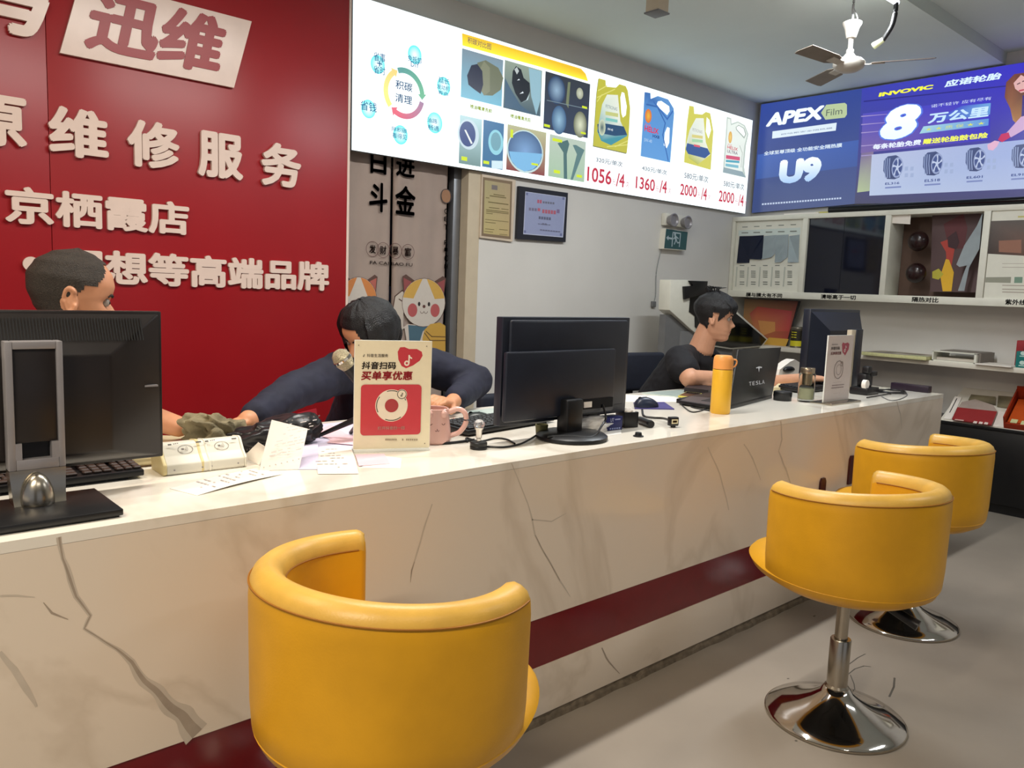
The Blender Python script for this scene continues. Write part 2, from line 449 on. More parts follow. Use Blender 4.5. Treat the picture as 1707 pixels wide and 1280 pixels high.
P.pp([z7(75, 255), z7(1000, 510), z7(1565, 680), z7(1535, 590), z7(1480, 530), z7(1000, 385), z7(70, 110)], None,
     [C(255, 240, 60, 1.1)]*3+[C(248, 200, 40)]*4)
P.text('积碳对比图', z7(135, 226), z7(416, 236), C(120, 95, 100), .006)
def photo(a, c, col, col2): P.rect(a, c, col, col2)
photo((767.7, 161.6), (838.5, 100.5), C(120, 190, 215), C(130, 150, 165)); photo((838.5, 179.5), (903.4, 118), C(70, 95, 110), C(150, 165, 150))
def blob(pts, col, f=z7): P.pp([f(*p) for p in pts], col)
blob([(250, 460), (350, 430), (500, 520), (560, 640), (530, 780), (430, 850), (330, 845), (300, 800)], C(112, 118, 96))
blob([(330, 440), (400, 520), (400, 800), (330, 850), (290, 780), (290, 520)], C(132, 136, 112))
blob([(130, 610), (180, 490), (250, 475), (310, 560), (320, 720), (290, 830), (220, 780), (145, 720)], C(32, 40, 66))
blob([(580, 640), (640, 760), (760, 960), (900, 1070), (700, 1010), (575, 985)], C(70, 100, 125))
blob([(860, 520), (1010, 560), (1000, 900), (950, 1080), (890, 860)], C(150, 190, 205))
blob([(670, 560), (710, 500), (770, 540), (800, 640), (870, 700), (875, 800), (830, 900), (770, 930), (700, 820), (660, 700)], C(20, 30, 42))
blob([(690, 540), (720, 510), (745, 560), (720, 600)], C(190, 200, 200)); blob([(720, 670), (745, 650), (755, 665)], C(230, 240, 245)); blob([(750, 830), (790, 800), (800, 820)], C(230, 240, 245)); blob([(770, 935), (830, 905), (870, 830), (850, 900)], C(200, 220, 225))
zz = lambda x, y: (750+x/7.1125, 170+y/7.1125)
for t, a, c in (('喷油嘴清洗前', (235, 75), (495, 85)), ('喷油嘴清洗后', (715, 188), (955, 195))):
    P.text(t, zz(*a), zz(*c), C(150, 165, 50), .03)
# pistons, 2 x 2
photo((905, 213.6), (983.3, 140.5), C(52, 66, 92), C(50, 56, 66))
blob([(1325, 690), (1355, 690), (1330, 1000), (1300, 950)], C(120, 130, 100)); 
for c, rx, c1, c2 in (((1190, 785), 115, C(150, 180, 205), C(30, 60, 100)), ((1465, 825), 48, C(210, 215, 195), C(160, 165, 140))): 
    u, v = P.uv(*z7(*c)); P.hit = None; P.ell((u, v), rx*.00062, rx*.00068, c1, c2); P.hit = hh
for c, rx, c1, c2 in (((1290, 215), 95, C(150, 190, 215), C(60, 95, 135)), ((1540, 270), 90, C(225, 230, 200), C(110, 115, 90))):
    u, v = P.uv(*zz(*c)); P.hit = None; P.ell((u, v), rx*.00064, rx*.00085, c1, c2); P.hit = hh
P.line([z7(1075, 905), z7(1560, 1010)], .004, C(120, 140, 150))
# throttle bodies, mirror, valves
photo((764, 272), (803, 199.5), C(120, 150, 150), C(190, 225, 230)); photo((803, 277.5), (839.7, 206.8), C(70, 120, 160), C(70, 120, 165))
def disc(c, rx, ry, c1, c2=None):
    u, v = P.uv(*zz(*c)); k = P.uv(*zz(c[0], c[1]-100))[1]-v; k2 = P.uv(*zz(c[0]+100, c[1]))[0]-u
    P.hit = None; P.ell((u, v), rx/100*k2, ry/100*k, c1, c2, n=32); P.hit = hh
disc((215, 385), 125, 180, C(205, 225, 235)); disc((205, 380), 95, 150, C(60, 80, 135)); blob([(165, 330), (185, 330), (265, 490), (245, 500)], C(235, 240, 240), zz)
disc((540, 480), 88, 150, C(150, 215, 230)); disc((540, 470), 60, 110, C(120, 170, 185)); blob([(490, 695), (620, 700), (615, 795), (490, 790)], C(215, 240, 248), zz)
photo((843, 282.5), (910, 221.3), C(140, 70, 70), C(190, 190, 150))
disc((890, 590), 215, 255, C(200, 225, 225)); disc((890, 585), 200, 235, C(130, 170, 215), C(80, 110, 150)); 
P.pp([zz(695, 585), zz(1090, 615), zz(1060, 720), zz(980, 800), zz(880, 825), zz(790, 780), zz(720, 690)], C(130, 190, 232))
photo((913, 293.5), (976, 236.8), C(170, 200, 170), C(190, 205, 190))
blob([(1270, 490), (1390, 450), (1410, 500), (1380, 620), (1385, 915), (1345, 910), (1340, 600)], C(80, 115, 115), zz); blob([(1450, 510), (1490, 510), (1590, 570), (1560, 640), (1450, 925), (1425, 920), (1500, 620)], C(95, 130, 130), zz)
YG = C(215, 235, 40)
for a, c in (((130, 690), (200, 655)), ((390, 730), (460, 705)), ((710, 420), (745, 330)), ((960, 745), (1040, 735)), ((1210, 460), (1325, 450)), ((1225, 840), (1300, 815)), ((1495, 890), (1560, 870)), ((1110, 290), (1180, 275)), ((1545, 375), (1605, 365)), ((1560, 70), (1620, 60))):
    P.rect(zz(*a), zz(*c), YG)
# oil cans
j = lambda x, y: (970+x/6.095, 120+y/6.095)
k = lambda x, y: (1110+x/6.737, 160+y/6.737)
def shape(f, pts, col, cols=None): P.pp([f(*p) for p in pts], col, cols)
gold = [(165, 65), (235, 85), (238, 150), (340, 160), (375, 125), (440, 145), (460, 190), (485, 370), (470, 640), (450, 825), (110, 750), (145, 215)]
shape(j, [(x-5, y+8) for x, y in gold], C(120, 120, 80)); shape(j, gold, C(196, 192, 66))
shape(j, [(250, 230), (360, 235), (385, 500), (455, 650), (290, 745), (190, 700), (150, 600), (200, 330)], None, [C(235, 240, 225)]*3+[C(70, 150, 165)]*4+[C(215, 230, 215)])
shape(j, [(150, 530), (240, 525), (420, 555), (455, 640), (330, 650), (160, 620)], C(42, 78, 112)); shape(j, [(400, 205), (425, 215), (450, 350), (440, 440), (410, 465), (395, 420), (385, 260)], WH)
for q_ in (((160, 190), (250, 140)), ((150, 260), (330, 175)), ((460, 700), (330, 760)), ((455, 740), (250, 760)), ((150, 300), (200, 230))): P.line([j(*q_[0]), j(*q_[1])], .006, C(225, 222, 120))
P.text('PETRONAS', j(234, 365), j(354, 362), C(120, 140, 150)); P.text('0W-40', j(255, 590), j(310, 580), C(215, 225, 230), .02)
P.line([j(240, 420), j(355, 440)], .022, C(200, 205, 130)); P.line([j(240, 480), j(350, 500)], .018, C(130, 200, 190)); u, v = P.uv(*j(198, 565)); P.hit = None; P.ell((u, v), .032, .048, C(60, 90, 100), C(210, 220, 190)); P.hit = hh
blue = [(630, 205), (690, 215), (692, 275), (765, 245), (870, 280), (925, 370), (930, 420), (890, 920), (590, 855), (620, 380)]
shape(j, blue, None, [C(60, 110, 180)]*3+[C(95, 150, 210)]*4+[C(100, 160, 220)]*2+[C(90, 150, 215)])
shape(j, [(765, 300), (800, 295), (880, 350), (885, 400), (860, 440), (750, 340)], WH); shape(j, [(860, 560), (885, 570), (880, 720), (855, 775), (825, 745), (835, 620)], WH)
P.line([j(650, 330), j(760, 355), j(840, 520), j(815, 640), j(870, 900)], .01, C(55, 105, 175)); P.line([j(720, 300), j(860, 480), j(915, 400)], .012, C(60, 110, 185))
u, v = P.uv(*j(668, 448)); P.hit = None; P.ell((u, v), .034, .044, C(240, 190, 60), C(225, 110, 50)); P.hit = hh
P.text('Shell', j(634, 545), j(692, 535), C(225, 90, 100)); P.text('HELIX', j(628, 600), j(772, 580), C(215, 60, 90), .03); P.text('HX8', j(712, 665), j(780, 650), C(40, 60, 120), .02); P.text('5W-40', j(625, 705), j(705, 690), C(190, 215, 240))
g2 = [(255, 110), (305, 120), (310, 200), (400, 210), (440, 180), (490, 195), (525, 400), (495, 830), (195, 745), (230, 300)]
shape(k, g2, C(214, 210, 92)); shape(k, [(450, 240), (480, 270), (500, 380), (470, 480), (440, 400)], WH)
shape(k, [(330, 250), (415, 250), (440, 520), (490, 660), (350, 770), (250, 700), (215, 560), (260, 380)], None, [C(240, 245, 230)]*4+[C(190, 195, 90)]*2+[C(225, 235, 225)]*2)
shape(k, [(230, 530), (460, 590), (490, 650), (430, 700), (240, 650), (215, 600)], C(60, 92, 150)); P.text('PETRONAS', k(290, 395), k(402, 390), C(170, 170, 170)); P.line([k(290, 450), k(400, 465)], .02, C(220, 210, 130)); P.line([k(290, 500), k(400, 510)], .02, C(170, 215, 170)); P.line([k(310, 555), k(370, 568)], .014, C(220, 90, 110))
wj = [(675, 235), (725, 250), (730, 310), (800, 285), (880, 330), (920, 430), (890, 560), (870, 800), (890, 920), (630, 860), (665, 400)]
shape(k, wj, C(196, 208, 198)); shape(k, [(685, 255), (715, 262), (722, 330), (800, 300), (868, 342), (905, 430), (872, 560), (850, 800), (858, 895), (645, 845), (678, 400)], C(236, 244, 236))
shape(k, [(775, 350), (810, 325), (870, 360), (895, 430), (870, 480), (780, 380)], C(170, 182, 170)); shape(k, [(785, 352), (812, 337), (862, 368), (882, 430), (868, 458), (790, 375)], WH)
shape(k, [(640, 800), (850, 850), (890, 915), (632, 858)], C(150, 170, 175)); P.line([k(820, 560), k(850, 640), k(835, 800)], .008, C(190, 200, 190))
u, v = P.uv(*k(714, 465)); P.hit = None; P.ell((u, v), .024, .042, C(245, 215, 120), C(225, 170, 80)); P.hit = hh
P.text('Shell', k(684, 550), k(732, 545), C(215, 110, 110)); P.text('HELIX', k(680, 590), k(798, 585), C(205, 70, 90), .015); P.text('ULTRA', k(678, 635), k(798, 630), C(130, 110, 130), .015)
P.line([k(672, 685), k(815, 705)], .026, C(215, 90, 120)); P.line([k(668, 730), k(812, 742)], .016, C(90, 170, 190)); P.line([k(665, 775), k(800, 795)], .02, C(130, 190, 205))
RD = C(196, 66, 84); DK = C(92, 96, 112)
for f, t, a, c, col, bo in ((j, '320元/单次', (135, 915), (405, 915), DK, .01), (j, '1056', (42, 1108), (296, 1005), RD, .02), (j, '元', (300, 1143), (335, 1098), RD, 0), (j, '/4', (336, 1162), (428, 1040), RD, .02), (j, '次', (432, 1168), (470, 1115), RD, 0),
                            (j, '430元/单次', (600, 1000), (856, 1000), DK, .01), (j, '1360', (535, 1182), (736, 1095), RD, .02), (j, '元', (740, 1213), (776, 1165), RD, 0), (j, '/4', (778, 1226), (858, 1110), RD, .02), (j, '次', (862, 1230), (896, 1182), RD, 0),
                            (k, '580元/单次', (195, 925), (468, 905), DK, .01), (k, '2000', (147, 1108), (342, 1018), RD, .02), (k, '元', (344, 1143), (380, 1092), RD, 0), (k, '/4', (382, 1165), (454, 1040), RD, .02), (k, '次', (456, 1160), (490, 1108), RD, 0),
                            (k, '580元/单次', (636, 1015), (870, 990), DK, .01), (k, '2000', (581, 1183), (760, 1090), RD, .02), (k, '元', (762, 1213), (798, 1160), RD, 0), (k, '/4', (800, 1235), (867, 1112), RD, .02), (k, '次', (868, 1225), (896, 1180), RD, 0)):
    P.text(t, f(*a), f(*c), col, bo)
P.build('lit_face', LIT, b0)

# ================================================================== two back-lit adverts on the side wall
XS = XR-.04
zA = lambda x, y: (1240+x/3.655, 80+y/3.655)
s1 = thing('light_box_sign', 'dark blue back-lit advert reading U9 beside the white light box', 'light box', (XS, 0, 0))
cq = [(1253, 355), (1424.5, 340), (1437, 147.5), (1269, 174)]
b = MB(); b.prism([onX(*p, XS)+Vector((.003, 0, 0)) for p in cq], (.036, 0, 0)); b.build('housing', 'monitor_navy', s1, smooth=False, world=True)
P = Print((XS, 0, 0), (0, -1, 0), (0, 0, 1), lambda x, y: onX(x, y, XS)); hh = P.hit
P.pp(cq, None, [C(58, 74, 122), C(70, 84, 132), C(48, 70, 150), C(50, 74, 158)])
P.pp([zA(75, 800), zA(690, 720), zA(700, 560), zA(85, 650)], None, [C(66, 98, 172, .9), C(64, 92, 165, .9), C(68, 100, 182, .9), C(70, 106, 190, .9)])
P.text('APEX', zA(140, 480), zA(488, 348), C(235, 250, 255, 1.1), .05, .22)
P.pp([zA(470, 395), zA(497, 437), zA(615, 424), zA(628, 405), zA(628, 345), zA(615, 334), zA(502, 346)], C(186, 204, 158)); P.text('Film', zA(500, 415), zA(602, 362), C(92, 104, 96))
P.pp([zA(172, 552), zA(560, 503), zA(566, 455), zA(175, 508)], C(225, 240, 250)); P.text('欧哈斯安全隔热膜', zA(228, 531), zA(540, 482), C(80, 100, 150))
P.text('全球至尊顶级 全功能安全隔热膜', zA(122, 655), zA(600, 578), C(225, 240, 250), .02)
P.text('U9', zA(210, 830), zA(478, 657), C(170, 205, 245), .07, .03, C(245, 252, 255, 1.1))
for i in range(30): 
    x = 110+i*16.3; P.rect(zA(x, 957-i*1.25), zA(x+12, 946-i*1.25), C(190, 205, 230))
P.build('lit_face', LIT, s1)

s2 = thing('light_box_sign', 'bright blue back-lit tyre advert with a woman and a row of tyres', 'light box', (XS, 0, 0))
cq = [(1424.5, 340), (1800, 331), (1800, 89), (1437, 147.5)]
b = MB(); b.prism([onX(*p, XS)+Vector((.003, 0, 0)) for p in cq], (.036, 0, 0)); b.build('housing', 'monitor_navy', s2, smooth=False, world=True)
P = Print((XS, 0, 0), (0, -1, 0), (0, 0, 1), lambda x, y: onX(x, y, XS)); hh = P.hit
P.pp(cq, None, [C(70, 70, 100), C(70, 72, 120), C(60, 50, 205), C(58, 64, 176)])
P.pp([zA(712, 640), zA(1500, 560), zA(1500, 300), zA(725, 400)], None, [C(120, 100, 165), C(52, 50, 190), C(56, 52, 200), C(82, 78, 190)])
P.pp([zA(690, 880), zA(775, 870), zA(790, 630), zA(715, 640)], None, [C(176, 192, 150), C(168, 182, 150), C(130, 112, 150), C(120, 104, 150)])
P.pp([zA(730, 330), zA(1600, 235), zA(1600, 228), zA(730, 322)], C(40, 38, 130))
for y in (420, 470, 520, 600, 660): P.pp([zA(715, y), zA(1000, y-28), zA(715, y-6)], C(165, 150, 205))
P.text('INVOVIC', zA(822, 298), zA(1155, 222), C(240, 240, 70, 1.05), .06, .2)
P.text('应诺轮胎', zA(1225, 240), zA(1574, 145), C(215, 238, 252, 1.05), .04, .25)
P.text('8', zA(826, 574), zA(1090, 325), C(90, 120, 230), .085, .3); P.text('8', zA(836, 566), zA(1078, 332), C(215, 248, 255, 1.25), .06, .3, C(235, 255, 250, 1.2))
P.text('诺不轻许 应有尽有', zA(1140, 365), zA(1510, 295), C(215, 228, 250))
P.pp([zA(1130, 450), zA(1500, 405), zA(1505, 335), zA(1330, 352)], None, [C(58, 60, 195), C(96, 150, 215), C(110, 165, 225), C(70, 90, 205)])
P.text('万公里', zA(1122, 462), zA(1500, 352), C(196, 226, 252, 1.05), .04, .12)
P.pp([zA(1070, 522), zA(1490, 472), zA(1493, 430), zA(1095, 478)], None, [C(160, 210, 228), C(96, 150, 220), C(96, 150, 220), C(170, 215, 228)])
P.text('★ ★ 质 保 ★ ★', zA(1105, 508), zA(1470, 446), C(215, 224, 110))
P.text('每条轮胎免费', zA(785, 620), zA(1082, 556), C(226, 234, 250, 1.05), .04, .1); P.text('赠送轮胎鼓包险', zA(1090, 588), zA(1490, 512), C(236, 240, 96, 1.05), .04, .1)
P.pp([zA(765, 900), zA(1990, 845), zA(2000, 530), zA(780, 650)], None, [C(184, 198, 226), C(170, 184, 220), C(150, 168, 220), C(186, 196, 226)])
for (cx, cy) in ((908, 728), (1150, 705), (1410, 680), (1690, 660)):
    q = lambda x, y: zA(cx+x, cy+y)
    P.pp([q(*p) for p in ((-58, 20), (-55, -40), (-30, -68), (20, -75), (45, -60), (55, 0), (40, 60), (10, 72), (-35, 70))], None, [C(70, 84, 130)]*4+[C(60, 72, 116)]*5)
    for t in (-45, -32, -18): P.line([q(t, -55), q(t-4, 0), q(t, 62)], .006, C(140, 156, 196))
    u, v = P.uv(*q(28, 0)); kv = P.uv(*q(28, -60))[1]-v; P.hit = None
    P.ell((u, v), kv*.58, kv*1.04, C(150, 164, 204)); P.ell((u, v), kv*.48, kv*.86, C(70, 86, 140))
    for a in range(5):
        a_ = a*2*PI/5+.4; P.poly([(u+kv*.1*math.cos(a_+1.57), v+kv*.12*math.sin(a_+1.57)), (u+kv*.5*math.cos(a_-.16), v+kv*.88*math.sin(a_-.16)), (u+kv*.5*math.cos(a_+.16), v+kv*.88*math.sin(a_+.16)), (u-kv*.1*math.cos(a_+1.57), v-kv*.12*math.sin(a_+1.57))], C(190, 202, 230))
    P.hit = hh
    for rr_ in range(2):
        for cc_ in range(2): P.rect(q(72+cc_*34, 20+rr_*40), q(72+cc_*34+22, 20+rr_*40-26), C(160, 176, 212))
for t, a, c in (('EL316', (862, 835), (950, 815)), ('EL518', (1102, 818), (1198, 795)), ('EL601', (1358, 798), (1458, 776)), ('EL91', (1630, 783), (1706, 763))):
    P.text(t, zA(*a), zA(*c), C(70, 84, 140), .02); P.rect(zA(a[0], a[1]+22), zA(a[0]+98, a[1]+6), C(120, 134, 186))
# the woman printed at the end of the advert
P.pp([zA(*p) for p in ((1590, 300), (1600, 210), (1650, 160), (1720, 150), (1760, 220), (1740, 420), (1680, 480), (1640, 440), (1625, 370))], None, [C(120, 70, 60)]*4+[C(60, 40, 50)]*2+[C(176, 124, 70), C(180, 134, 84), C(150, 100, 70)])
P.pp([zA(*p) for p in ((1645, 215), (1690, 165), (1740, 190), (1745, 260), (1690, 275), (1655, 250))], C(226, 178, 176))
P.pp([zA(*p) for p in ((1700, 290), (1760, 290), (1760, 470), (1690, 470))], C(60, 50, 130))
P.pp([zA(*p) for p in ((1760, 400), (1690, 420), (1600, 520), (1630, 545), (1760, 470))], C(204, 168, 208))
P.pp([zA(*p) for p in ((1550, 560), (1570, 525), (1615, 515), (1625, 545), (1575, 575))], C(196, 40, 96))
P.pp([zA(*p) for p in ((1485, 590), (1530, 565), (1560, 570), (1545, 600), (1520, 625), (1490, 620))], C(226, 178, 206))
P.line([zA(1668, 222), zA(1684, 214)], .006, C(90, 60, 70)); P.line([zA(1700, 205), zA(1716, 200)], .006, C(90, 60, 70)); P.line([zA(1680, 262), zA(1706, 256)], .009, C(190, 70, 90))
P.build('lit_face', LIT, s2)
# ================================================================== wall-mounted film display cabinet
XC = 5.342
zc = 1.2175
mk('glass_dark', (10, 14, 30), .06, var=.1); mk('film_smoke', (18, 26, 48), .12); mk('film_clear', (150, 162, 166), .12, spec=.8)
mk('brown_card', (92, 70, 58), .6, var=.1); mk('lamp_dome', (36, 16, 16), .25, var=.2)
mk('glass_pane', (235, 240, 240), .03, trans=1., ior=1.02, var=.0)
dc = thing('display_cabinet', 'white wall cabinet of window film demonstrations with captioned compartments', 'display cabinet', (XC, 2.4, zc))
zt = onX(1221.6, 362, XC).z
yl = onX(1217, 430, XC).y; yr = .9
e = .022
def cy(x, y): p = onX(x, y, XC); return p.y, p.z
cells = [((1223, 484), (1336, 364.4)), ((1339.4, 480), (1474, 358)), ((1474.7, 484.4), (1638.7, 351.4))]
ys = [cy(1333, 425)[0], cy(1338, 425)[0]]
cut = [yl-e, cy(1333.5, 430)[0], cy(1342, 430)[0], cy(1470.5, 425)[0], cy(1480, 425)[0], cy(1633, 425)[0], cy(1645, 425)[0]]
zb = cy(1280, 485.5)[1]; ztc = cy(1280, 367)[1]
b = MB(); b.box((XC, yr, zc), (XR-.001, yl, zb), bev=.002); b.box((XC, yr, ztc), (XR-.001, yl, zt), bev=.002); b.box((XR-.02, yr, zb), (XR-.001, yl, ztc))
for a0, a1 in ((yl, cut[0]), (cut[1], cut[2]), (cut[3], cut[4]), (cut[5], cut[6])): b.box((XC, min(a0, a1), zb-.001), (XR-.02, max(a0, a1), ztc+.001), bev=.002)
b.build('body', 'white_board', dc, world=True)
hX = lambda x, y: onX(x, y, XC)
BK = C(36, 36, 36)
for t, a, c in (('膜与膜大有不同', (1243.2, 494.3), (1304, 489.3)), ('清晰高于一切', (1367.7, 498.0), (1427, 492.2)), ('隔热对比', (1519.8, 503.3), (1565, 496)), ('紫外线', (1675, 507.8), (1711, 499.5))):
    P = Print((XC, 0, 0), (0, -1, 0), (0, 0, 1), hX); P.text(t, a, c, BK, .035); P.build('caption_lettering', PAPER, dc)
# compartment 1: sample card
XI = XC+.02
b = MB(); b.box((XI, cut[1]+.004, zb), (XI+.008, cut[0]-.004, ztc)); card = b.build('sample_card', 'white_board', dc, smooth=False, world=True)
P = Print((XI, 0, 0), (0, -1, 0), (0, 0, 1), lambda x, y: onX(x, y, XI)); f8 = lambda x, y: (1200+x/6.096, 330+y/6.096)
LC = C(120, 124, 116); LB = C(206, 216, 210)
P.pp([f8(190, 330), f8(820, 300), f8(818, 372), f8(188, 385)], LB)
for i, x in enumerate((255, 375, 500, 625, 748)):
    P.rect(f8(x-28, 300-i*6), f8(x+28, 290-i*6), LC); P.rect(f8(x-34, 360-i*4), f8(x+34, 348-i*4), LC)
    x2 = (225, 340, 462, 585, 712)[i]
    for yy in (690, 748, 766, 786, 806, 858, 880): P.rect(f8(x2-24, yy), f8(x2+24, yy-8), LC)
    P.rect(f8(x2-58, 900), f8(x2-57, 700), C(190, 192, 180))
P.build('print', PAPER, card)
for i, (pts, m) in enumerate([([(200, 388), (322, 385), (300, 660), (172, 662)], 'film_smoke'), ([(322, 385), (445, 378), (440, 600), (418, 626), (290, 618)], 'film_smoke'), ([(448, 385), (575, 376), (565, 560), (520, 605), (430, 620)], 'film_clear'), ([(575, 378), (700, 372), (690, 600), (620, 650), (558, 655)], 'film_clear'), ([(705, 385), (810, 372), (800, 655), (690, 655)], 'film_clear')]):
    b = MB(); b.prism([onX(*f8(*p), XI-.002-(.012 if j > 2 else 0)) for j, p in enumerate(pts)], (-.0015, 0, 0)); b.build('film_sample', m, dc, smooth=False, world=True)
# compartment 2: dark glass in two leaves
ym = onX(1404, 420, XI).y
b = MB(); b.box((XI, cut[3]+.002, zb), (XI+.006, ym-.001, ztc)); b.box((XI, ym+.001, zb), (XI+.006, cut[2]-.002, ztc)); b.build('tinted_pane', 'glass_dark', dc, smooth=False, world=True)
# compartment 3: heat lamps behind film
b = MB(); b.box((XR-.06, cut[5]+.002, zb), (XR-.03, cut[4]-.002, ztc)); b.build('lamp_board', 'brown_card', dc, smooth=False, world=True)
for x, y in ((1531, 402), (1527, 455)):
    q = onX(x, y, XI+.05)
    b = MB(); b.lathe([(0, -.045), (.03, -.042), (.05, -.03), (.062, -.01), (.064, .0), (.06, .012), (.02, .03), (.02, .08), (0, .08)], 32, mtx=Matrix.Translation(q) @ Matrix.Rotation(PI/2, 4, 'Y')); b.build('heat_lamp', 'lamp_dome', dc, world=True)
P = Print((XI+.10, 0, 0), (0, -1, 0), (0, 0, 1), lambda x, y: onX(x, y, XI+.10), step=.0006); f4 = lambda x, y: (1480+x/7.528, 340+y/7.528)
P.pp([f4(*p) for p in ((560, 130), (1180, 90), (1120, 1110), (530, 1100))], C(84, 62, 62))
P.pp([f4(*p) for p in ((700, 250), (950, 120), (1000, 300), (960, 560), (800, 560), (740, 450))], C(92, 40, 44))
P.pp([f4(*p) for p in ((660, 480), (800, 430), (840, 560), (800, 780), (740, 800), (730, 600))], C(176, 62, 50))
P.pp([f4(*p) for p in ((730, 690), (770, 700), (830, 860), (800, 1095), (690, 1095), (660, 900))], C(226, 176, 40))
P.pp([f4(*p) for p in ((560, 850), (640, 810), (700, 880), (640, 950), (560, 930))], C(186, 176, 60))
P.pp([f4(*p) for p in ((750, 420), (860, 340), (900, 480), (860, 570), (760, 540))], C(60, 30, 36))
P.build('picture', PAPER, dc)
b = MB()
b.prism([onX(*f4(*p), XI+.01) for p in ((1190, 110), (1150, 560), (1040, 760), (900, 790), (860, 760), (960, 520), (1120, 270))], (-.001, 0, 0))
b.prism([onX(*f4(*p), XI+.012) for p in ((1130, 560), (1020, 800), (960, 1090), (880, 1090), (960, 850), (1080, 560))], (-.001, 0, 0)); b.build('peeling_film', 'film_clear', dc, smooth=False, world=True)
b = MB(); b.prism([onX(*f4(*p), XI+.004) for p in ((45, 130), (290, 125), (280, 255), (45, 240))], (-.001, 0, 0)); b.build('tag', 'white_paper', dc, smooth=False, world=True)
# compartment 4: printed sheet
XJ = XC+.01
b = MB(); b.box((XJ, yr+.02, zb), (XJ+.008, cut[6]-.003, ztc)); sh = b.build('sample_card', 'white_board', dc, smooth=False, world=True)
P = Print((XJ, 0, 0), (0, -1, 0), (0, 0, 1), lambda x, y: onX(x, y, XJ)); f5 = lambda x, y: (1500+x/5.333, 300+y/5.333)
P.pp([f5(*p) for p in ((800, 365), (1400, 345), (1400, 690), (778, 655))], None, [C(96, 88, 84), C(90, 84, 80), C(120, 80, 64), C(60, 50, 46)])
P.pp([f5(*p) for p in ((880, 540), (1080, 530), (1080, 650), (880, 640))], C(150, 104, 84))
for y in (745, 778, 940, 975, 1000): P.rect(f5(910, y), f5(1150, y-4), C(180, 170, 156))
P.pp([f5(*p) for p in ((765, 865), (990, 862), (985, 915), (760, 910))], C(150, 150, 134)); P.pp([f5(*p) for p in ((1020, 862), (1092, 862), (1088, 915), (1016, 915))], C(120, 150, 130)); P.pp([f5(*p) for p in ((1050, 320), (1110, 318), (1110, 332), (1050, 334))], C(206, 196, 120))
P.build('print', PAPER, sh)
# rolled film and papers lying on the cabinet
q0 = onX(1384, 347.5, XC+.05); r_ = .024
b = MB(); b.cyl((XC+.05, q0.y, zt+r_), (XC+.05, .95, zt+r_), r_, n=24); b.cyl((XC+.05, q0.y+.004, zt+r_), (XC+.05, q0.y, zt+r_), r_*1.02)
tag(b.build('film_roll', 'black_gloss'), 'long black roll of film lying on top of the white display cabinet', 'film roll')
mk('yellow_paper', (206, 196, 110), .7)
b = MB(); b.box((XC+.03, 2.80, zt), (XC+.16, 3.06, zt+.012), bev=.002); tag(b.build('paper_stack', 'white_paper'), 'thin stack of white papers on top of the display cabinet', 'papers')
b = MB(); b.box((XC+.05, 2.66, zt+.0005), (XC+.2, 2.83, zt+.016), bev=.002); tag(b.build('notebook', 'yellow_paper'), 'yellow notebook on top of the display cabinet beside the film roll', 'notebook')

# ================================================================== wall shelf and what stands on it
XF = 5.29
zs0 = onX(1600, 613, XF).z; zs = zs0+.03
b = MB(); b.box((XF, .7, zs0), (XR-.001, 3.44, zs), bev=.002); tag(b.build('wall_shelf', 'shelf_white'), 'long white wall shelf under the film display cabinet', 'shelf')
mk('print_red', (150, 60, 44), .45, var=.3, scale=4)
f7 = lambda x, y: (1220+x/7.759, 480+y/7.759)
XB = 5.46
pb = thing('picture_board', 'red and orange picture board leaning on the wall shelf in the corner', 'picture', (XB, 3.1, zs))
qd = [onX(*f7(125, 720), XB), onX(*f7(695, 765), XB), onX(*f7(875, 165), XB), onX(*f7(165, 130), XB)]
for p in qd[:2]: p.z = zs
b = MB(); b.prism([p+Vector((.002, 0, 0)) for p in qd], (.02, 0, 0)); b.build('panel', 'black_plastic', pb, smooth=False, world=True)
P = Print((XB, 0, 0), (0, -1, 0), (0, 0, 1), lambda x, y: onX(x, y, XB))
P.poly([P.uv(*f7(125, 720)), P.uv(*f7(693, 760)), P.uv(*f7(858, 172)), P.uv(*f7(165, 140))], None, [C(180, 120, 60), C(178, 70, 60), C(110, 58, 50), C(120, 96, 66)])
P.pp([f7(*p) for p in ((230, 330), (330, 240), (780, 300), (735, 560), (300, 560))], None, [C(150, 70, 60), C(166, 66, 54), C(160, 56, 62), C(180, 66, 62), C(186, 120, 70)])
P.pp([f7(*p) for p in ((340, 420), (560, 440), (560, 560), (380, 620))], C(196, 136, 76)); P.pp([f7(*p) for p in ((480, 640), (735, 660), (696, 758), (400, 740))], C(206, 160, 64))
P.build('print', PAPER, pb)
mk('tin', (110, 104, 92), .35, .6); mk('label_black', (38, 34, 22), .5); mk('label_yellow', (206, 196, 40), .5)
def can(cx, cyy, lab):
    q = onX(cx, cyy, 5.42); r = .048; t = thing('paint_can', lab, 'can', (5.42, q.y, zs), group='labelled tins on the wall shelf')
    hgt = .15
    b = MB(); b.lathe([(0, 0), (r, 0), (r, .004), (r*.97, .008), (r*.97, hgt-.02), (r, hgt-.016), (r, hgt-.006), (r*.9, hgt), (0, hgt-.004)], 32); b.build('tin', 'tin', t)
    b = MB(); b.lathe([(r*.985, .05), (r*.985, .125)], 32); b.lathe([(r*.985, .012), (r*.985, .05)], 32, mi=1); b.build('label', ['label_black', 'label_yellow'], t)
    b = MB()
    for i in range(3):
        for k_ in range(2): 
            a = PI+.25-.5*k_-.1; b.lathe([(r*.992, .108-i*.018), (r*.992, .114-i*.018)], 5, a0=a-.22, a1=a+.2)
    b.build('label_print', 'label_yellow', t)
can(1328, 577, 'black and yellow labelled tin beside the picture board'); can(1351, 578, 'black and yellow labelled tin half hidden behind a dark monitor')
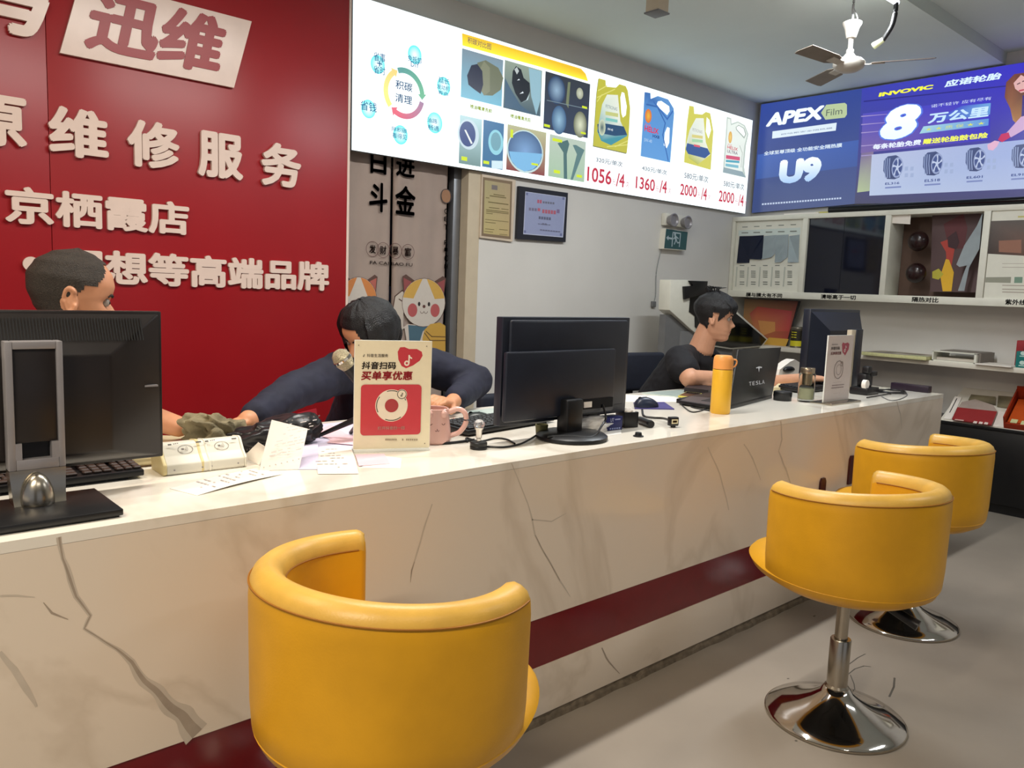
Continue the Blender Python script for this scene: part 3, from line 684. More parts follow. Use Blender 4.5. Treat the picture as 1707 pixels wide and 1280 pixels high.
mk('page_edge', (206, 204, 150), .8, var=.1, scale=80); mk('cover_grey', (120, 112, 104), .5)
def flat(name, pts, z, th, m, lab, cat, group=None, extra=None):
    b = MB(); b.prism([Vector((p.x, p.y, z)) for p in pts], (0, 0, th)); o = b.build(name, m, smooth=False)
    return tag(o, lab, cat, group)
g = lambda x, y, z=zs: onZ(x, y, z)
cat1 = thing('catalogue', 'open thick catalogue with yellowish page edges hanging over the wall shelf edge', 'catalogue', (5.4, 2.2, zs))
yA, yB_ = onX(1441, 595, XF).y, onX(1549, 600, XF).y; yB_ = max(yB_, onX(1552, 600, XF).y+.004)
b = MB(); b.box((XF-.05, yB_, zs), (XF+.24, yA, zs+.022), bev=.002); b.build('pages', 'page_edge', cat1, world=True)
P = Print((XF-.05, yA, zs+.0225), (0, -1, 0), (1, 0, 0)); L_ = yA-yB_
P.poly([(0, 0), (L_, 0), (L_, .29), (0, .29)], C(186, 176, 160)); 
for pts, col in (([(.05, .03), (.28, .05), (.26, .16), (.06, .13)], C(110, 100, 92)), ([(.3, .12), (.52, .1), (.56, .22), (.34, .25)], C(124, 110, 100)), ([(.45, .02), (.62, .02), (.62, .09), (.45, .09)], C(190, 196, 150)), ([(.05, .18), (.25, .19), (.3, .27), (.1, .27)], C(132, 124, 108))): P.poly([(u*L_/.64, v) for u, v in pts], col)

P.build('page_print', PAPER, cat1)
bd = thing('binder', 'grey and white file binder lying on the wall shelf', 'binder', (5.4, 1.8, zs))
y0, y1 = onX(1552, 600, XF).y, onX(1626, 605, XF).y
b = MB(); 
for lo, hi in (((XF+.01, y1, zs), (XF+.28, y0, zs+.006)), ((XF+.01, y1, zs+.056), (XF+.28, y0, zs+.062)), ((XF+.01, y0-.008, zs), (XF+.28, y0, zs+.06)), ((XF+.01, y1, zs), (XF+.28, y1+.014, zs+.06))): b.box(lo, hi)
b.build('case', 'white_board', bd, smooth=False, world=True)
b = MB(); b.box((XF+.05, y1-.002, zs+.0621), (XF+.28, y0-.03, zs+.066)); b.box((XF+.04, y1-.014, zs), (XF+.28, y1-.001, zs+.064)); b.build('cover', 'cover_grey', bd, smooth=False, world=True)
b = MB(); b.box((XF+.06, y1+.016, zs+.0065), (XF+.27, y0-.01, zs+.022)); b.build('papers', 'white_paper', bd, smooth=False, world=True)
flat('paper_sheet', [Vector((XF-.02, y1-.003, 0)), Vector((XF-.03, y1-.20, 0)), Vector((XF+.2, y1-.22, 0)), Vector((XF+.2, y1-.003, 0))], zs+.0005, .006, 'white_paper', 'white sheets lying on the wall shelf beside the binder', 'papers')
mk('box_red', (150, 34, 40), .5); mk('box_teal', (18, 112, 108), .45)
yq = onX(1691, 590, XF+.1).y
b = MB(); b.box((XF+.12, yq-.3, zs), (XF+.2, yq, onX(1691, 567, XF+.12).z), bev=.002); tag(b.build('gift_box', 'box_red'), 'red box standing on the wall shelf behind the teal box', 'box')
tb = thing('gift_box', 'teal box with white emblems standing on the wall shelf', 'box', (XF+.04, yq-.1, zs))
yq2 = onX(1693, 600, XF+.03).y; zt2 = onX(1693, 585, XF+.03).z
b = MB(); b.box((XF+.03, yq2-.16, zs), (XF+.1, yq2, zt2), bev=.002); b.box((XF+.045, yq2-.14, zt2), (XF+.085, yq2-.03, zt2+.05), mi=1, bev=.004); b.build('carton', ['box_teal', 'black_plastic'], tb, world=True)
P = Print((XF+.0295, yq2, zs), (0, -1, 0), (0, 0, 1)); P.hit = None
for v in (.03, .085): P.ell((.035, v), .014, .012, C(190, 214, 206)); P.poly([(.018, v-.02), (.052, v-.02), (.052, v-.015), (.018, v-.015)], C(190, 214, 206))
P.build('print', PAPER, tb)

# ================================================================== low black cabinet and what lies on it
XK = 5.24; zk = onX(1600, 704.5, XK).z
lc = thing('low_cabinet', 'low black cabinet against the side wall beyond the counter end', 'cabinet', (XK, 1.4, 0))
mk('cabinet_black', (17, 17, 19), .35, var=.1)
b = MB(); b.box((XK, .4, .06), (XR-.002, 2.6, zk-.02), bev=.002); b.build('body', 'cabinet_black', lc, world=True)
b = MB(); b.box((XK+.03, .4, 0), (XR-.002, 2.6, .06)); b.build('plinth', 'black_plastic', lc, smooth=False, world=True)
b = MB(); b.box((XK-.006, .4, zk-.02), (XR-.002, 2.6, zk), bev=.002); b.build('top', 'cabinet_black', lc, world=True)
# these lean back from the front edge of the cabinet towards the wall
LEAN = math.radians(27); nT = Vector((-math.sin(LEAN), 0, math.cos(LEAN))); pT = Vector((XK+.004, 1.5, zk+.002))
def hT(x, y, k_=0.):
    d = ray(x, y); q = O0+d*((pT+nT*k_-O0).dot(nT)/d.dot(nT)); return q
hr = lambda x, y: (1480+x/6.4, 600+y/6.4)
h3 = lambda x, y, k_=0.: hT(*hr(x, y), k_)
def lean(name, pts, k0, th, m, parent): b = MB(); b.prism([h3(*p, k0) for p in pts], nT*th); return b.build(name, m, parent, smooth=False, world=True)
tr_ = thing('brochure_rack', 'slanted pale rack behind the red envelope on the low black cabinet', 'rack', (XK, 1.8, zk))
b = MB(); y0_, y1_ = h3(590, 640).y+.02, h3(1250, 700).y-.25
b.prism([(XK+.004, y0_, zk), (XR-.003, y0_, zk), (XR-.003, y0_, zk+(XR-XK-.007)*math.tan(LEAN)-.002)], (0, y1_-y0_, 0)); b.build('slope', 'shelf_white', tr_, smooth=False, world=True)
mk('envelope_red', (150, 44, 46), .5); mk('flap_grey', (168, 152, 142), .55); mk('magazine', (120, 112, 88), .5, var=.5, scale=9)
t_ = thing('paper_sheet', 'white sheet with a dark line beside the red envelope', 'paper', h3(640, 600)); lean('sheet', [(595, 628), (680, 636), (790, 400), (715, 390)], .001, .002, 'white_paper', t_); lean('line', [(655, 560), (664, 562), (742, 410), (735, 405)], .0032, .0005, 'black_plastic', t_)
rf = thing('envelope', 'red envelope with a grey flap on the low black cabinet', 'envelope', h3(900, 600))
lean('pocket', [(686, 640), (1108, 702), (1165, 560), (745, 515)], .014, .008, 'envelope_red', rf); lean('flap', [(750, 513), (1168, 556), (1125, 488), (930, 425), (790, 455)], .014, .005, 'flap_grey', rf)
P = Print(h3(700, 640, .0225), (0, -1, 0), (math.cos(LEAN), 0, math.sin(LEAN)), lambda x, y: hT(x, y, .0225))
for x in (905, 965, 1022): P.pp([hr(x, 672+(x-905)*.1), hr(x+42, 678+(x-905)*.1), hr(x+50, 656+(x-905)*.1), hr(x+14, 650+(x-905)*.1)], C(226, 206, 196))
P.pp([hr(712, 640), hr(808, 652), hr(812, 640), hr(718, 630)], C(206, 170, 160)); P.build('print', PAPER, rf)
for nm, lb, pts, ct_ in (('magazine', 'olive and dark magazine behind the grey flap of the red envelope', [(860, 430), (1150, 480), (1150, 400), (890, 375)], 'magazine'), ('brochure', 'crumpled brochure between the red envelope and the open orange box', [(1165, 500), (1300, 520), (1330, 400), (1180, 388)], 'brochure')):
    t_ = thing(nm, lb, ct_, h3(*pts[0])); lean('pages', pts, .001 if nm == 'brochure' else .0055, .006, 'magazine', t_)
t_ = thing('paper_sheet', 'white sheet beside the open orange box on the low black cabinet', 'paper', h3(1150, 650)); lean('sheet', [(1118, 708), (1235, 720), (1290, 560), (1185, 548)], .001, .002, 'white_paper', t_)
mk('box_orange', (150, 44, 16), .45); mk('tissue_orange', (196, 80, 24), .5)
ob = thing('open_box', 'open orange box on the low black cabinet beside the red envelope', 'box', h3(1400, 640))
A = h3(1240, 725)
lean('base', [(1242, 722), (1388, 420), (1760, 452), (1760, 792)], .001, .006, 'box_orange', ob); lean('side_wall', [(1236, 722), (1254, 724), (1398, 420), (1382, 417)], .001, .075, 'box_orange', ob)
lean('front_wall', [(1236, 724), (1760, 790), (1760, 770), (1240, 706)], .001, .032, 'box_orange', ob); lean('back_wall', [(1384, 436), (1760, 470), (1760, 448), (1388, 418)], .001, .095, 'box_orange', ob)
lean('lining', [(1275, 690), (1395, 450), (1760, 480), (1760, 750)], .008, .022, 'tissue_orange', ob)
t_ = thing('card', 'pale card lying in the open orange box', 'card', h3(1290, 660)); lean('sheet', [(1300, 672), (1372, 682), (1392, 640), (1322, 630)], .031, .002, 'page_edge', t_)
t_ = thing('card', 'second pale card in the open orange box beside the frame edge', 'card', h3(1420, 660)); lean('sheet', [(1412, 690), (1500, 702), (1520, 662), (1432, 650)], .031, .002, 'page_edge', t_)
# ================================================================== frames, exit sign, emergency lamp on the rear wall
yw = YB-.014
mk('frame_black', (36, 38, 46), .35); mk('acrylic', (206, 190, 170), .25)
cf = thing('certificate_frame', 'gold certificate in a clear bordered frame beside the doorway', 'certificate', (2.98, YB, 1.6))
qd = [onY(800, 396, yw), onY(854.5, 403, yw), onY(860, 300, yw), onY(804, 290, yw)]
b = MB(); b.prism([p+Vector((0, .0005, 0)) for p in qd], (0, .0125, 0)); b.build('frame', 'acrylic', cf, smooth=False, world=True)
P = Print((0, yw, 0), (1, 0, 0), (0, 0, 1), lambda x, y: onY(x, y, yw)); r8 = lambda x, y: (740+x/8, 280+y/8)
P.pp([r8(500, 905), r8(890, 950), r8(912, 180), r8(522, 120)], C(128, 108, 84)); P.pp([r8(528, 870), r8(868, 912), r8(888, 215), r8(545, 160)], None, [C(186, 172, 118), C(190, 168, 118), C(176, 156, 124), C(170, 160, 120)])
P.rect(r8(635, 285), r8(715, 235), C(120, 112, 110))
for y, x0, x1 in ((345, 660, 810), (370, 610, 830), (400, 560, 605), (455, 590, 860), (525, 600, 740), (525, 765, 862), (560, 562, 862), (580, 562, 862), (605, 562, 650), (690, 548, 860), (725, 548, 690), (815, 548, 670), (850, 540, 655), (800, 735, 850), (865, 738, 846)):
    P.rect(r8(x0, y+(x0-560)*.12), r8(x1, y-9+(x1-560)*.12), C(112, 100, 60))
P.build('document', PAPER, cf)
cf = thing('certificate_frame', 'pale blue certificate in a wide black frame on the rear wall', 'certificate', (3.35, YB, 1.6))
yb2 = YB-.022
b = MB(); b.prism([onY(*p, yb2)+Vector((0, .0005, 0)) for p in ((862, 398), (943, 403.5), (947, 321.5), (866, 310))], (0, .0205, 0)); b.build('frame', 'frame_black', cf, smooth=False, world=True)
P = Print((0, yb2, 0), (1, 0, 0), (0, 0, 1), lambda x, y: onY(x, y, yb2)); r9 = lambda x, y: (850+x/11.636, 300+y/11.636)
P.pp([r9(258, 1050), r9(1030, 1115), r9(1085, 333), r9(300, 222)], C(186, 192, 214)); P.pp([r9(275, 1035), r9(1018, 1098), r9(1070, 342), r9(312, 236)], C(150, 158, 192))
for a, s in (((330, 270), 1), ((1040, 360), 1), ((290, 1000), 1), ((990, 1060), 1)): P.rect(r9(a[0]-22, a[1]+22), r9(a[0]+22, a[1]-22), C(108, 116, 156))
for x0, x1, y, hh_, col in ((530, 625, 445, 60, C(186, 90, 110)), (635, 870, 450, 34, C(110, 112, 130)), (365, 530, 590, 50, C(120, 116, 142)), (535, 600, 600, 50, C(180, 100, 116)), (625, 900, 640, 66, C(184, 96, 114)), (905, 975, 640, 66, C(130, 110, 150)), (555, 800, 755, 48, C(100, 104, 130)), (540, 790, 855, 8, C(112, 114, 140)), (620, 720, 865, 26, C(112, 114, 140)), (580, 980, 975, 16, C(112, 114, 140))):
    n_ = max(1, int((x1-x0)/46))
    for i in range(n_):
        xa = x0+(x1-x0)*i/n_; P.rect(r9(xa, y+(xa-640)*.13*0+(xa-x0)*.1), r9(xa+(x1-x0)/n_*.8, y-hh_+(xa-x0)*.1), col)
P.build('document', PAPER, cf)
mk('exit_green', (46, 84, 84), .35)
ex = thing('exit_sign', 'green running-man exit sign box on the rear wall', 'exit sign', (4.6, YB, 1.59))
ye = YB-.045
fq = [onY(*p, ye) for p in ((1106.5, 414.5), (1144, 417.5), (1147.3, 386.3), (1110, 380.5))]
b = MB(); b.prism([p+Vector((0, .0005, 0)) for p in fq], (0, .044, 0)); b.build('box', 'white_plastic', ex, smooth=False, world=True)
P = Print((0, ye, 0), (1, 0, 0), (0, 0, 1), lambda x, y: onY(x, y, ye)); r5 = lambda x, y: (1060+x/14.225, 340+y/14.225)
P.poly([P.uv(1107.2, 413.8), P.uv(1143.5, 416.8), P.uv(1146.6, 386.8), P.uv(1110.5, 381.2)], C(48, 86, 88)); PI_ = C(176, 192, 196)
P.line([r5(855, 1000), r5(880, 675), r5(1060, 700), r5(1030, 1010)], .009, PI_); P.line([r5(850, 820), r5(740, 800)], .012, PI_); P.pp([r5(720, 800), r5(775, 745), r5(770, 865)], PI_)
u, v = P.uv(*r5(928, 722)); P.hit, hh = None, P.hit; P.ell((u, v), .010, .010, PI_, n=12); P.hit = hh
P.line([r5(935, 770), r5(950, 850)], .018, PI_); P.line([r5(940, 775), r5(890, 830)], .008, PI_); P.line([r5(955, 775), r5(1005, 820)], .008, PI_); P.line([r5(950, 850), r5(985, 920), r5(1025, 915)], .009, PI_); P.line([r5(950, 850), r5(910, 950)], .009, PI_)
P.build('pictogram', PAPER, ex)
yv = YB-.006
b = MB(); b.tube([onY(*p, yv) for p in ((1104, 408), (1100, 425), (1094, 455), (1093, 490), (1089.5, 506))], .0035, 6); mk('wire_grey', (150, 152, 150), .5); b.build('wire', 'wire_grey', ex, world=True)
q = onY(1089, 507, YB-.008); b = MB(); b.box((q.x-.02, YB-.018, q.z-.02), (q.x+.02, YB-.0005, q.z+.02), bev=.004); b.build('plug', 'grey_panel', ex, world=True)
el = thing('emergency_lamp', 'pale twin-head emergency lamp above the green exit sign', 'emergency lamp', onY(1132, 372, YB-.02))
a, c = onY(1107, 380, YB-.03), onY(1151, 356, YB-.03)
b = MB(); b.box((a.x, YB-.035, a.z+.02), (c.x, YB-.0005, c.z-.02), bev=.006); b.build('body', 'white_plastic', el, world=True)
for x, y in ((1120, 367), (1143, 371)):
    q = onY(x, y, YB-.06); b = MB(); b.lathe([(0, 0), (.03, 0), (.042, .03), (.046, .045), (.04, .047), (.03, .036), (0, .034)], 24, mtx=Matrix.Translation(q+Vector((0, .022, 0))) @ Matrix.Rotation(PI/2, 4, 'X')); b.build('lamp_head', 'silver_plastic', el, world=True)

# ================================================================== doorway curtain and storeroom
mk('curtain_cloth', (214, 194, 182), .85, var=.05, scale=6)
YCU = YB+.045
def wave(x): return .004*math.sin(x*38)+.002*math.sin(x*91+1)
cx0, cxm = onY(574, 400, YCU).x-.03, onY(655, 400, YCU).x; cx1 = onY(746, 400, YCU).x
cur = thing('door_curtain', 'pinkish doorway curtain in two halves printed with lettering and cats', 'curtain', (cxm, YCU, 0))
for xa, xb in ((cx0, cxm-.006), (cxm+.006, cx1)):
    bm_ = bmesh.new(); n_ = 40; R_ = []
    for i in range(n_+1):
        x = xa+(xb-xa)*i/n_; d = min(x-xa, xb-x); y = YCU-wave(x)*.6+max(0, .02-d)*.8+.003
        R_.append([bm_.verts.new((x, y+.002*math.sin(z*3+x*9), z)) for z in [.08+1.94*t/16 for t in range(17)]])
    for A_, B2 in zip(R_, R_[1:]):
        for t in range(16): bm_.faces.new((A_[t], B2[t], B2[t+1], A_[t+1]))
    r = bmesh.ops.solidify(bm_, geom=list(bm_.faces), thickness=.002)
    m_ = MB(); m_.add(bm_); m_.build('cloth_half', 'curtain_cloth', cur, world=True, angle=80)
b = MB(); b.cyl((cx0, YCU, 2.025), (cx1+.04, YCU, 2.025), .008); b.build('rod', 'alu', cur, world=True)
P = Print((0, YCU-.0065, 0), (1, 0, 0), (0, 0, 1), lambda x, y: onY(x, y, YCU-.0065), step=.00003); hh = P.hit
c4 = lambda x, y: (560+x/5.564, 250+y/5.564); c5 = lambda x, y: (560+x/7.527, 430+y/7.527)
DKB = C(62, 52, 54); BRN = C(92, 48, 44)
for t, a, c in (('日', (318, 212), (472, 30)), ('进', (555, 240), (735, 55)), ('斗', (306, 566), (482, 312)), ('金', (545, 592), (742, 345))): P.text(t, c4(*a), c4(*c), DKB, .03)
for t, c in zip('发财暴富', ((340, 918), (438, 928), (552, 935), (668, 945))):
    u, v = P.uv(*c4(*c)); rv = P.uv(*c4(c[0], c[1]-72))[1]-v; P.hit = None; P.ring((u, v), rv*.94, rv, BRN); P.textuv(t, u-rv*.5, v-rv*.55, u+rv*.5, v+rv*.55, BRN, .02); P.hit = hh
P.text('FA CAI BAO FU', c4(315, 1058), c4(710, 1050), BRN, .01)
for t, y0_, y1_ in zip('GETRICH', (590, 660, 738, 880, 940, 1035, 1100), (545, 620, 690, 838, 905, 975, 1060)): P.text(t, c4(1004, y0_), c4(1036, y1_), DKB, .02)
u, v = P.uv(*c4(1022, 428)); P.hit = None; P.ell((u, v), .03, .036, C(150, 110, 80)); P.ring((u, v), .034, .038, DKB); P.hit = hh
def cat_(f, hc, rx, ry, top, ear, lines, y_ear, faced):
    U_ = lambda x, y: P.uv(*f(x, y)); u, v = U_(*hc); ru = U_(hc[0]+rx, hc[1])[0]-u; rv = U_(hc[0], hc[1]-ry)[1]-v; LNE = C(86, 60, 52)
    P.hit = None
    for s in (-1, 1):
        P.poly([(u+s*ru*.95, v+rv*.35), (u+s*ru*1.02, v+rv*1.05), (u+s*ru*.86, v+rv*1.14), (u+s*ru*.4, v+rv*.86)], LNE); P.poly([(u+s*ru*.92, v+rv*.4), (u+s*ru*.97, v+rv*1.0), (u+s*ru*.6, v+rv*.84)], ear)
    P.ell((u, v), ru*1.02, rv*1.02, LNE); P.ell((u, v), ru, rv, C(196, 188, 178))
    for s in (-1, 1):
        P.poly([(u+s*ru*.02+s*ru*.08, v+rv*.98)]+[(u+s*ru*math.cos(a)*.99, v+rv*math.sin(a)*.99) for a in [1.4-.2*i for i in range(7)]]+[(u+s*ru*.5, v+rv*.16)], top)
    if faced:
        for s in (-1, 1):
            P.ell((u+s*ru*.53, v-rv*.32), ru*.22, rv*.28, C(172, 84, 84)); P.ell((u+s*ru*.23, v-rv*.06), ru*.06, rv*.09, C(44, 36, 36)); P.ring((u+s*ru*.09, v-rv*.36), ru*.07, ru*.09, LNE, PI, 2*PI, 10)
        P.ell((u, v-rv*.16), ru*.07, rv*.07, C(90, 56, 50))
    else: P.ring((u-ru*.55, v-rv*.3), ru*.16, ru*.19, LNE, .3, PI-.3, 12)
    P.hit = hh
P.pp([c5(*p) for p in ((760, 920), (860, 880), (920, 1250), (1340, 1250), (1370, 900), (1250, 850), (900, 830))], C(196, 186, 176))
P.pp([c5(*p) for p in ((905, 840), (1160, 860), (1090, 920), (1050, 1050), (920, 1040))], C(70, 100, 116))
P.pp([c5(*p) for p in ((720, 640), (745, 480), (830, 410), (910, 470), (905, 540), (850, 560), (840, 900), (770, 890))], C(190, 180, 168)); P.line([c5(*p) for p in ((712, 640), (740, 480), (830, 408), (910, 460), (908, 530), (850, 556), (790, 515))], .006, C(86, 60, 52))
cat_(c5, (1105, 560), 262, 302, C(196, 156, 74), C(140, 70, 70), 0, 0, True)
P.pp([c5(*p) for p in ((1085, 1000), (1110, 900), (1180, 830), (1300, 808), (1372, 850), (1372, 1200), (1090, 1200))], C(190, 150, 66)); P.line([c5(*p) for p in ((1130, 920), (1200, 985), (1372, 990))], .006, C(110, 80, 40)); P.line([c5(*p) for p in ((1110, 940), (1180, 1035), (1372, 1035))], .006, C(110, 80, 40))
cat_(c5, (282, 530), 228, 290, C(196, 124, 66), C(168, 90, 80), 0, 0, False)
P.build('print', PAPER, cur)
sr = thing('storage_rack', 'dim metal storage rack seen through the gap beside the curtain', 'rack', (3.1, 4.1, 0))
for z in (.5, .95, 1.4, 1.85):
    b = MB(); b.box((2.55, 3.95, z), (3.9, 4.4, z+.03)); b.build('shelf', 'alu', sr, smooth=False, world=True)
for x in (2.57, 3.88):
    for y in (3.97, 4.38):
        b = MB(); b.box((x-.015, y-.015, 0), (x+.015, y+.015, 2.1)); b.build('post', 'alu', sr, smooth=False, world=True)
mk('crate_blue', (38, 52, 92), .6)
for i, (x, z) in enumerate(((2.75, .98), (3.1, .98), (3.3, 1.43), (2.8, 1.43))):
    b = MB(); b.box((x-.14, 4.0, z+.001), (x+.14, 4.3, z+.22), bev=.01); tag(b.build('storage_box', 'crate_blue'), 'dark blue box on the storeroom rack behind the curtain gap', 'box', 'boxes on the storeroom rack')

# ================================================================== ceiling: fan, cable, lamp, box
fx = 3.9; fq = onX(1415, 108, fx); mk('fan_white', (190, 184, 174), .45, var=.05); mk('fan_blade', (128, 118, 108), .45, var=.06)
fan = thing('ceiling_fan', 'three-blade ceiling fan hanging in front of the blue adverts', 'ceiling fan', fq)
b = MB(); b.lathe([(0, -.035), (.04, -.032), (.066, -.018), (.074, -.004), (.074, .01), (.06, .024), (.03, .036), (.02, .05), (0, .05)], 40); b.build('motor', 'fan_white', fan)
b = MB(); b.cyl((0, 0, .05), (0, 0, .13), .011); b.lathe([(.011, .05), (.017, .055), (.017, .07), (.011, .074)], 24); b.build('rod', 'fan_white', fan)
b = MB(); b.lathe([(0, .125), (.022, .125), (.026, .14), (.034, .17), (.044, .19), (.044, .197), (.03, .203), (0, .203)], 32); b.build('canopy', 'fan_white', fan)
b = MB(); b.tube([(0, 0, .2), (.004, .003, .24), (-.004, 0, .28), (.003, 0, CE-fq.z)], .006, 8); b.tube([(.02, -.02, .16), (.012, -.016, .22), (.0, 0, .27), (.01, 0, CE-fq.z)], .003, 6); b.build('hanging_wire', 'grey_panel', fan)
for a in (174, 54, -66):
    mt = Matrix.Rotation(math.radians(a), 4, 'Z') @ Matrix.Rotation(math.radians(12), 4, 'X')
    b = MB(); b.prism([(.10, -.028, 0), (.14, -.045, 0), (.37, -.048, 0), (.378, -.03, 0), (.365, .045, 0), (.14, .04, 0), (.10, .026, 0)], (0, 0, .003)); b.bm.transform(mt); b.build('blade', 'fan_blade', fan, smooth=False)
    b = MB(); b.box((.05, -.02, -.006), (.16, .02, -.001)); b.bm.transform(mt); b.build('blade_bracket', 'fan_white', fan, smooth=False)
tl = thing('tube_lamp', 'lit white tube lamp end with a black cable hanging beside the fan', 'tube lamp', (3.55, 1.86, 2.63))
MT['tube_glow'] = emit('tube_glow', (235, 240, 255), 3.0)
e_ = onZ(1497, 2, 2.64)
b = MB(); b.box((e_.x-1.22, e_.y-.02, 2.645), (e_.x, e_.y+.02, CE), bev=.004); b.build('batten', 'white_plastic', tl, world=True)
b = MB(); b.cyl((e_.x-1.2, e_.y, 2.63), (e_.x-.01, e_.y, 2.63), .013); b.build('tube', 'tube_glow', tl, world=True)
b = MB(); b.tube([onX(*p, e_.x-.03) for p in ((1494, 5), (1492, 25), (1486, 45), (1472, 67))], .011, 10); b.build('cable', 'black_plastic', tl, world=True)
mk('connector', (176, 184, 148), .5)
b = MB(); b.cyl(onX(1473, 66, e_.x-.03), onX(1456, 77, e_.x-.03), .012, .017, 10); b.build('connector', 'connector', tl, world=True)
q = onZ(1098, -14, CE)
jb = thing('junction_box', 'small grey box hanging from the ceiling above the white light box', 'box', (q.x, q.y, CE))
b = MB(); b.box((-.045, -.04, -.10), (.035, .04, 0), bev=.004); b.build('case', 'jamb', jb)
b = MB(); b.box((-.05, -.045, -.108), (.04, .045, -.1), bev=.002); b.build('cover', 'grey_panel', jb)
# ================================================================== marble counter
def marble(name, rgb, vein, rough):
    m = bpy.data.materials.new(name); m.use_nodes = True; nt = m.node_tree; n = nt.nodes; L = nt.links; p = n['Principled BSDF']
    tc = n.new('ShaderNodeTexCoord'); nz = n.new('ShaderNodeTexNoise'); nz.inputs['Scale'].default_value = 1.1; nz.inputs['Detail'].default_value = 6; nz.inputs['Distortion'].default_value = .8
    L.new(tc.outputs['Object'], nz.inputs['Vector'])
    s = n.new('ShaderNodeMath'); s.operation = 'SUBTRACT'; s.inputs[1].default_value = .5; a = n.new('ShaderNodeMath'); a.operation = 'ABSOLUTE'
    L.new(nz.outputs['Fac'], s.inputs[0]); L.new(s.outputs[0], a.inputs[0])
    cr = n.new('ShaderNodeValToRGB'); cr.color_ramp.elements[0].position = 0; cr.color_ramp.elements[1].position = .03
    b_ = lin(rgb); v = lin(vein)
    cr.color_ramp.elements[0].color = tuple(.35*v[i]+.65*b_[i] for i in range(3))+(1,); cr.color_ramp.elements[1].color = b_+(1,)
    L.new(a.outputs[0], cr.inputs['Fac']); L.new(cr.outputs['Color'], p.inputs['Base Color'])
    p.inputs['Roughness'].default_value = rough
    MT[name] = m; return m
marble('marble', (228, 214, 196), (190, 172, 150), .16)
marble('marble_top_lit', (234, 228, 216), (190, 176, 156), .10)  # same stone as the front, coloured whiter for the light on top
mk('vein', (166, 152, 136), .18, var=.12, scale=25); mk('vein_faint', (200, 188, 172), .18, var=.05, scale=25)
CX0, CX1, CYB = -1.6, 4.296, 2.262
ct = thing('reception_counter', 'long white marble service counter with a dark red stripe', 'counter', (1.4, YF, 0))
b = MB(); b.box((CX0, YF, .315), (CX1, YF+.02, CT-.0195)); 
def vein(pts, mi, y):
    """tapering vein inlaid in the slab: (px, py, width in px)"""
    P_ = [(onY(x, yy, y), w) for x, yy, w in pts]; Q = []
    for (p, w), (q, w2) in zip(P_, P_[1:]):
        for k_ in range(6): t = k_/6; Q.append((p.lerp(q, t), w+(w2-w)*t))
    Q.append(P_[-1]); lo = []; hi = []
    for i, (p, w) in enumerate(Q):
        d = (Q[min(i+1, len(Q)-1)][0]-Q[max(i-1, 0)][0]); d.normalize(); nrm = Vector((-d.z, 0, d.x)); dep = (p-O0).length/FPX
        jt = noise.noise(p*22)*.5; c_ = nrm*(w*.5*dep)
        off = nrm*(noise.noise(p*14+Vector((3, 1, 2)))*w*.5*dep)
        lo.append(p+off-c_*(1+jt)); hi.append(p+off+c_*(1-jt))
    bm_ = bmesh.new(); A_ = [bm_.verts.new(p) for p in lo]; B2 = [bm_.verts.new(p) for p in hi]
    for i in range(len(A_)-1): bm_.faces.new((A_[i], B2[i], B2[i+1], A_[i+1]))
    for f in bm_.faces:
        f.normal_update()
        if f.normal.y > 0: f.normal_flip()
        f.material_index = mi
    b.add(bm_)
lv = lambda *t: [(x/2.064, 660+y/2.064, w) for x, y, w in t]
mv = lambda *t: [(380+x/2.909, 840+y/2.909, w) for x, y, w in t]
V1 = lv((205, 485, 4), (215, 560, 3), (240, 630, 5), (262, 690, 4), (312, 755, 3), (290, 800, 2), (340, 830, 2), (400, 870, 3), (455, 915, 6), (500, 980, 9), (560, 1040, 12), (620, 1100, 17), (680, 1160, 24))
vein([(x, y, w*1.5+1) for x, y, w in V1], 2, YF-.0003); vein([(x, y, w*.7) for x, y, w in V1], 1, YF-.0006)
vein(lv((150, 710, 1), (180, 745, 3), (235, 768, 1)), 1, YF-.0006); vein(lv((0, 690, 3), (60, 688, 3), (120, 692, 1)), 2, YF-.0003)
vein(mv((990, 0, 2), (960, 90, 3), (920, 230, 3), (890, 320, 2)), 2, YF-.0003); vein(mv((905, 280, 1), (890, 322, 2.5), (885, 380, .5)), 1, YF-.0006)
vein([(853, 772, 2)]+mv((1455, 0, 2), (1475, 70, 3), (1490, 150, 3), (1540, 250, 3), (1610, 370, 3), (1660, 450, 1)), 2, YF-.0003); vein(mv((1475, 75, 2), (1570, 85, 2), (1640, 45, 1)), 2, YF-.0003); vein(mv((1490, 150, 1), (1540, 250, 1.5), (1610, 370, 1.5)), 1, YF-.0006)
vein([(1301, 702, 3), (1304, 732, 4), (1298, 752, 3), (1310, 782, 4), (1319, 809, 2)], 2, YF-.0003); vein([(1495, 669, 2), (1501, 690, 3), (1503, 715, 1)], 2, YF-.0003); vein([(1180, 745, 2), (1200, 790, 3), (1215, 850, 2)], 2, YF-.0003)
vein(lv((0, 880, 5), (50, 940, 8), (90, 1010, 8), (125, 1070, 3)), 2, YF-.0003); vein([(1240, 740, 2), (1255, 765, 3), (1268, 800, 1)], 2, YF-.0003)
b.build('front_slab', ['marble', 'vein', 'vein_faint'], ct, smooth=False, world=True)
b = MB(); b.box((CX0, YF+.003, .172), (CX1, YF+.02, .315)); b.build('stripe', 'stripe_red', ct, smooth=False, world=True)
b = MB(); b.box((CX0, YF, .026), (CX1, YF+.02, .172)); vein([(1003, 1080, 2), (1010, 1095, 3), (1023, 1112, 2), (1033, 1123, 1)], 1, YF-.0005); b.build('lower_slab', ['marble', 'vein', 'vein_faint'], ct, smooth=False, world=True)
b = MB(); b.box((CX0, YF+.002, 0), (CX1, YF+.05, .026)); 
bm_ = bmesh.new(); N_ = 260; pr = None
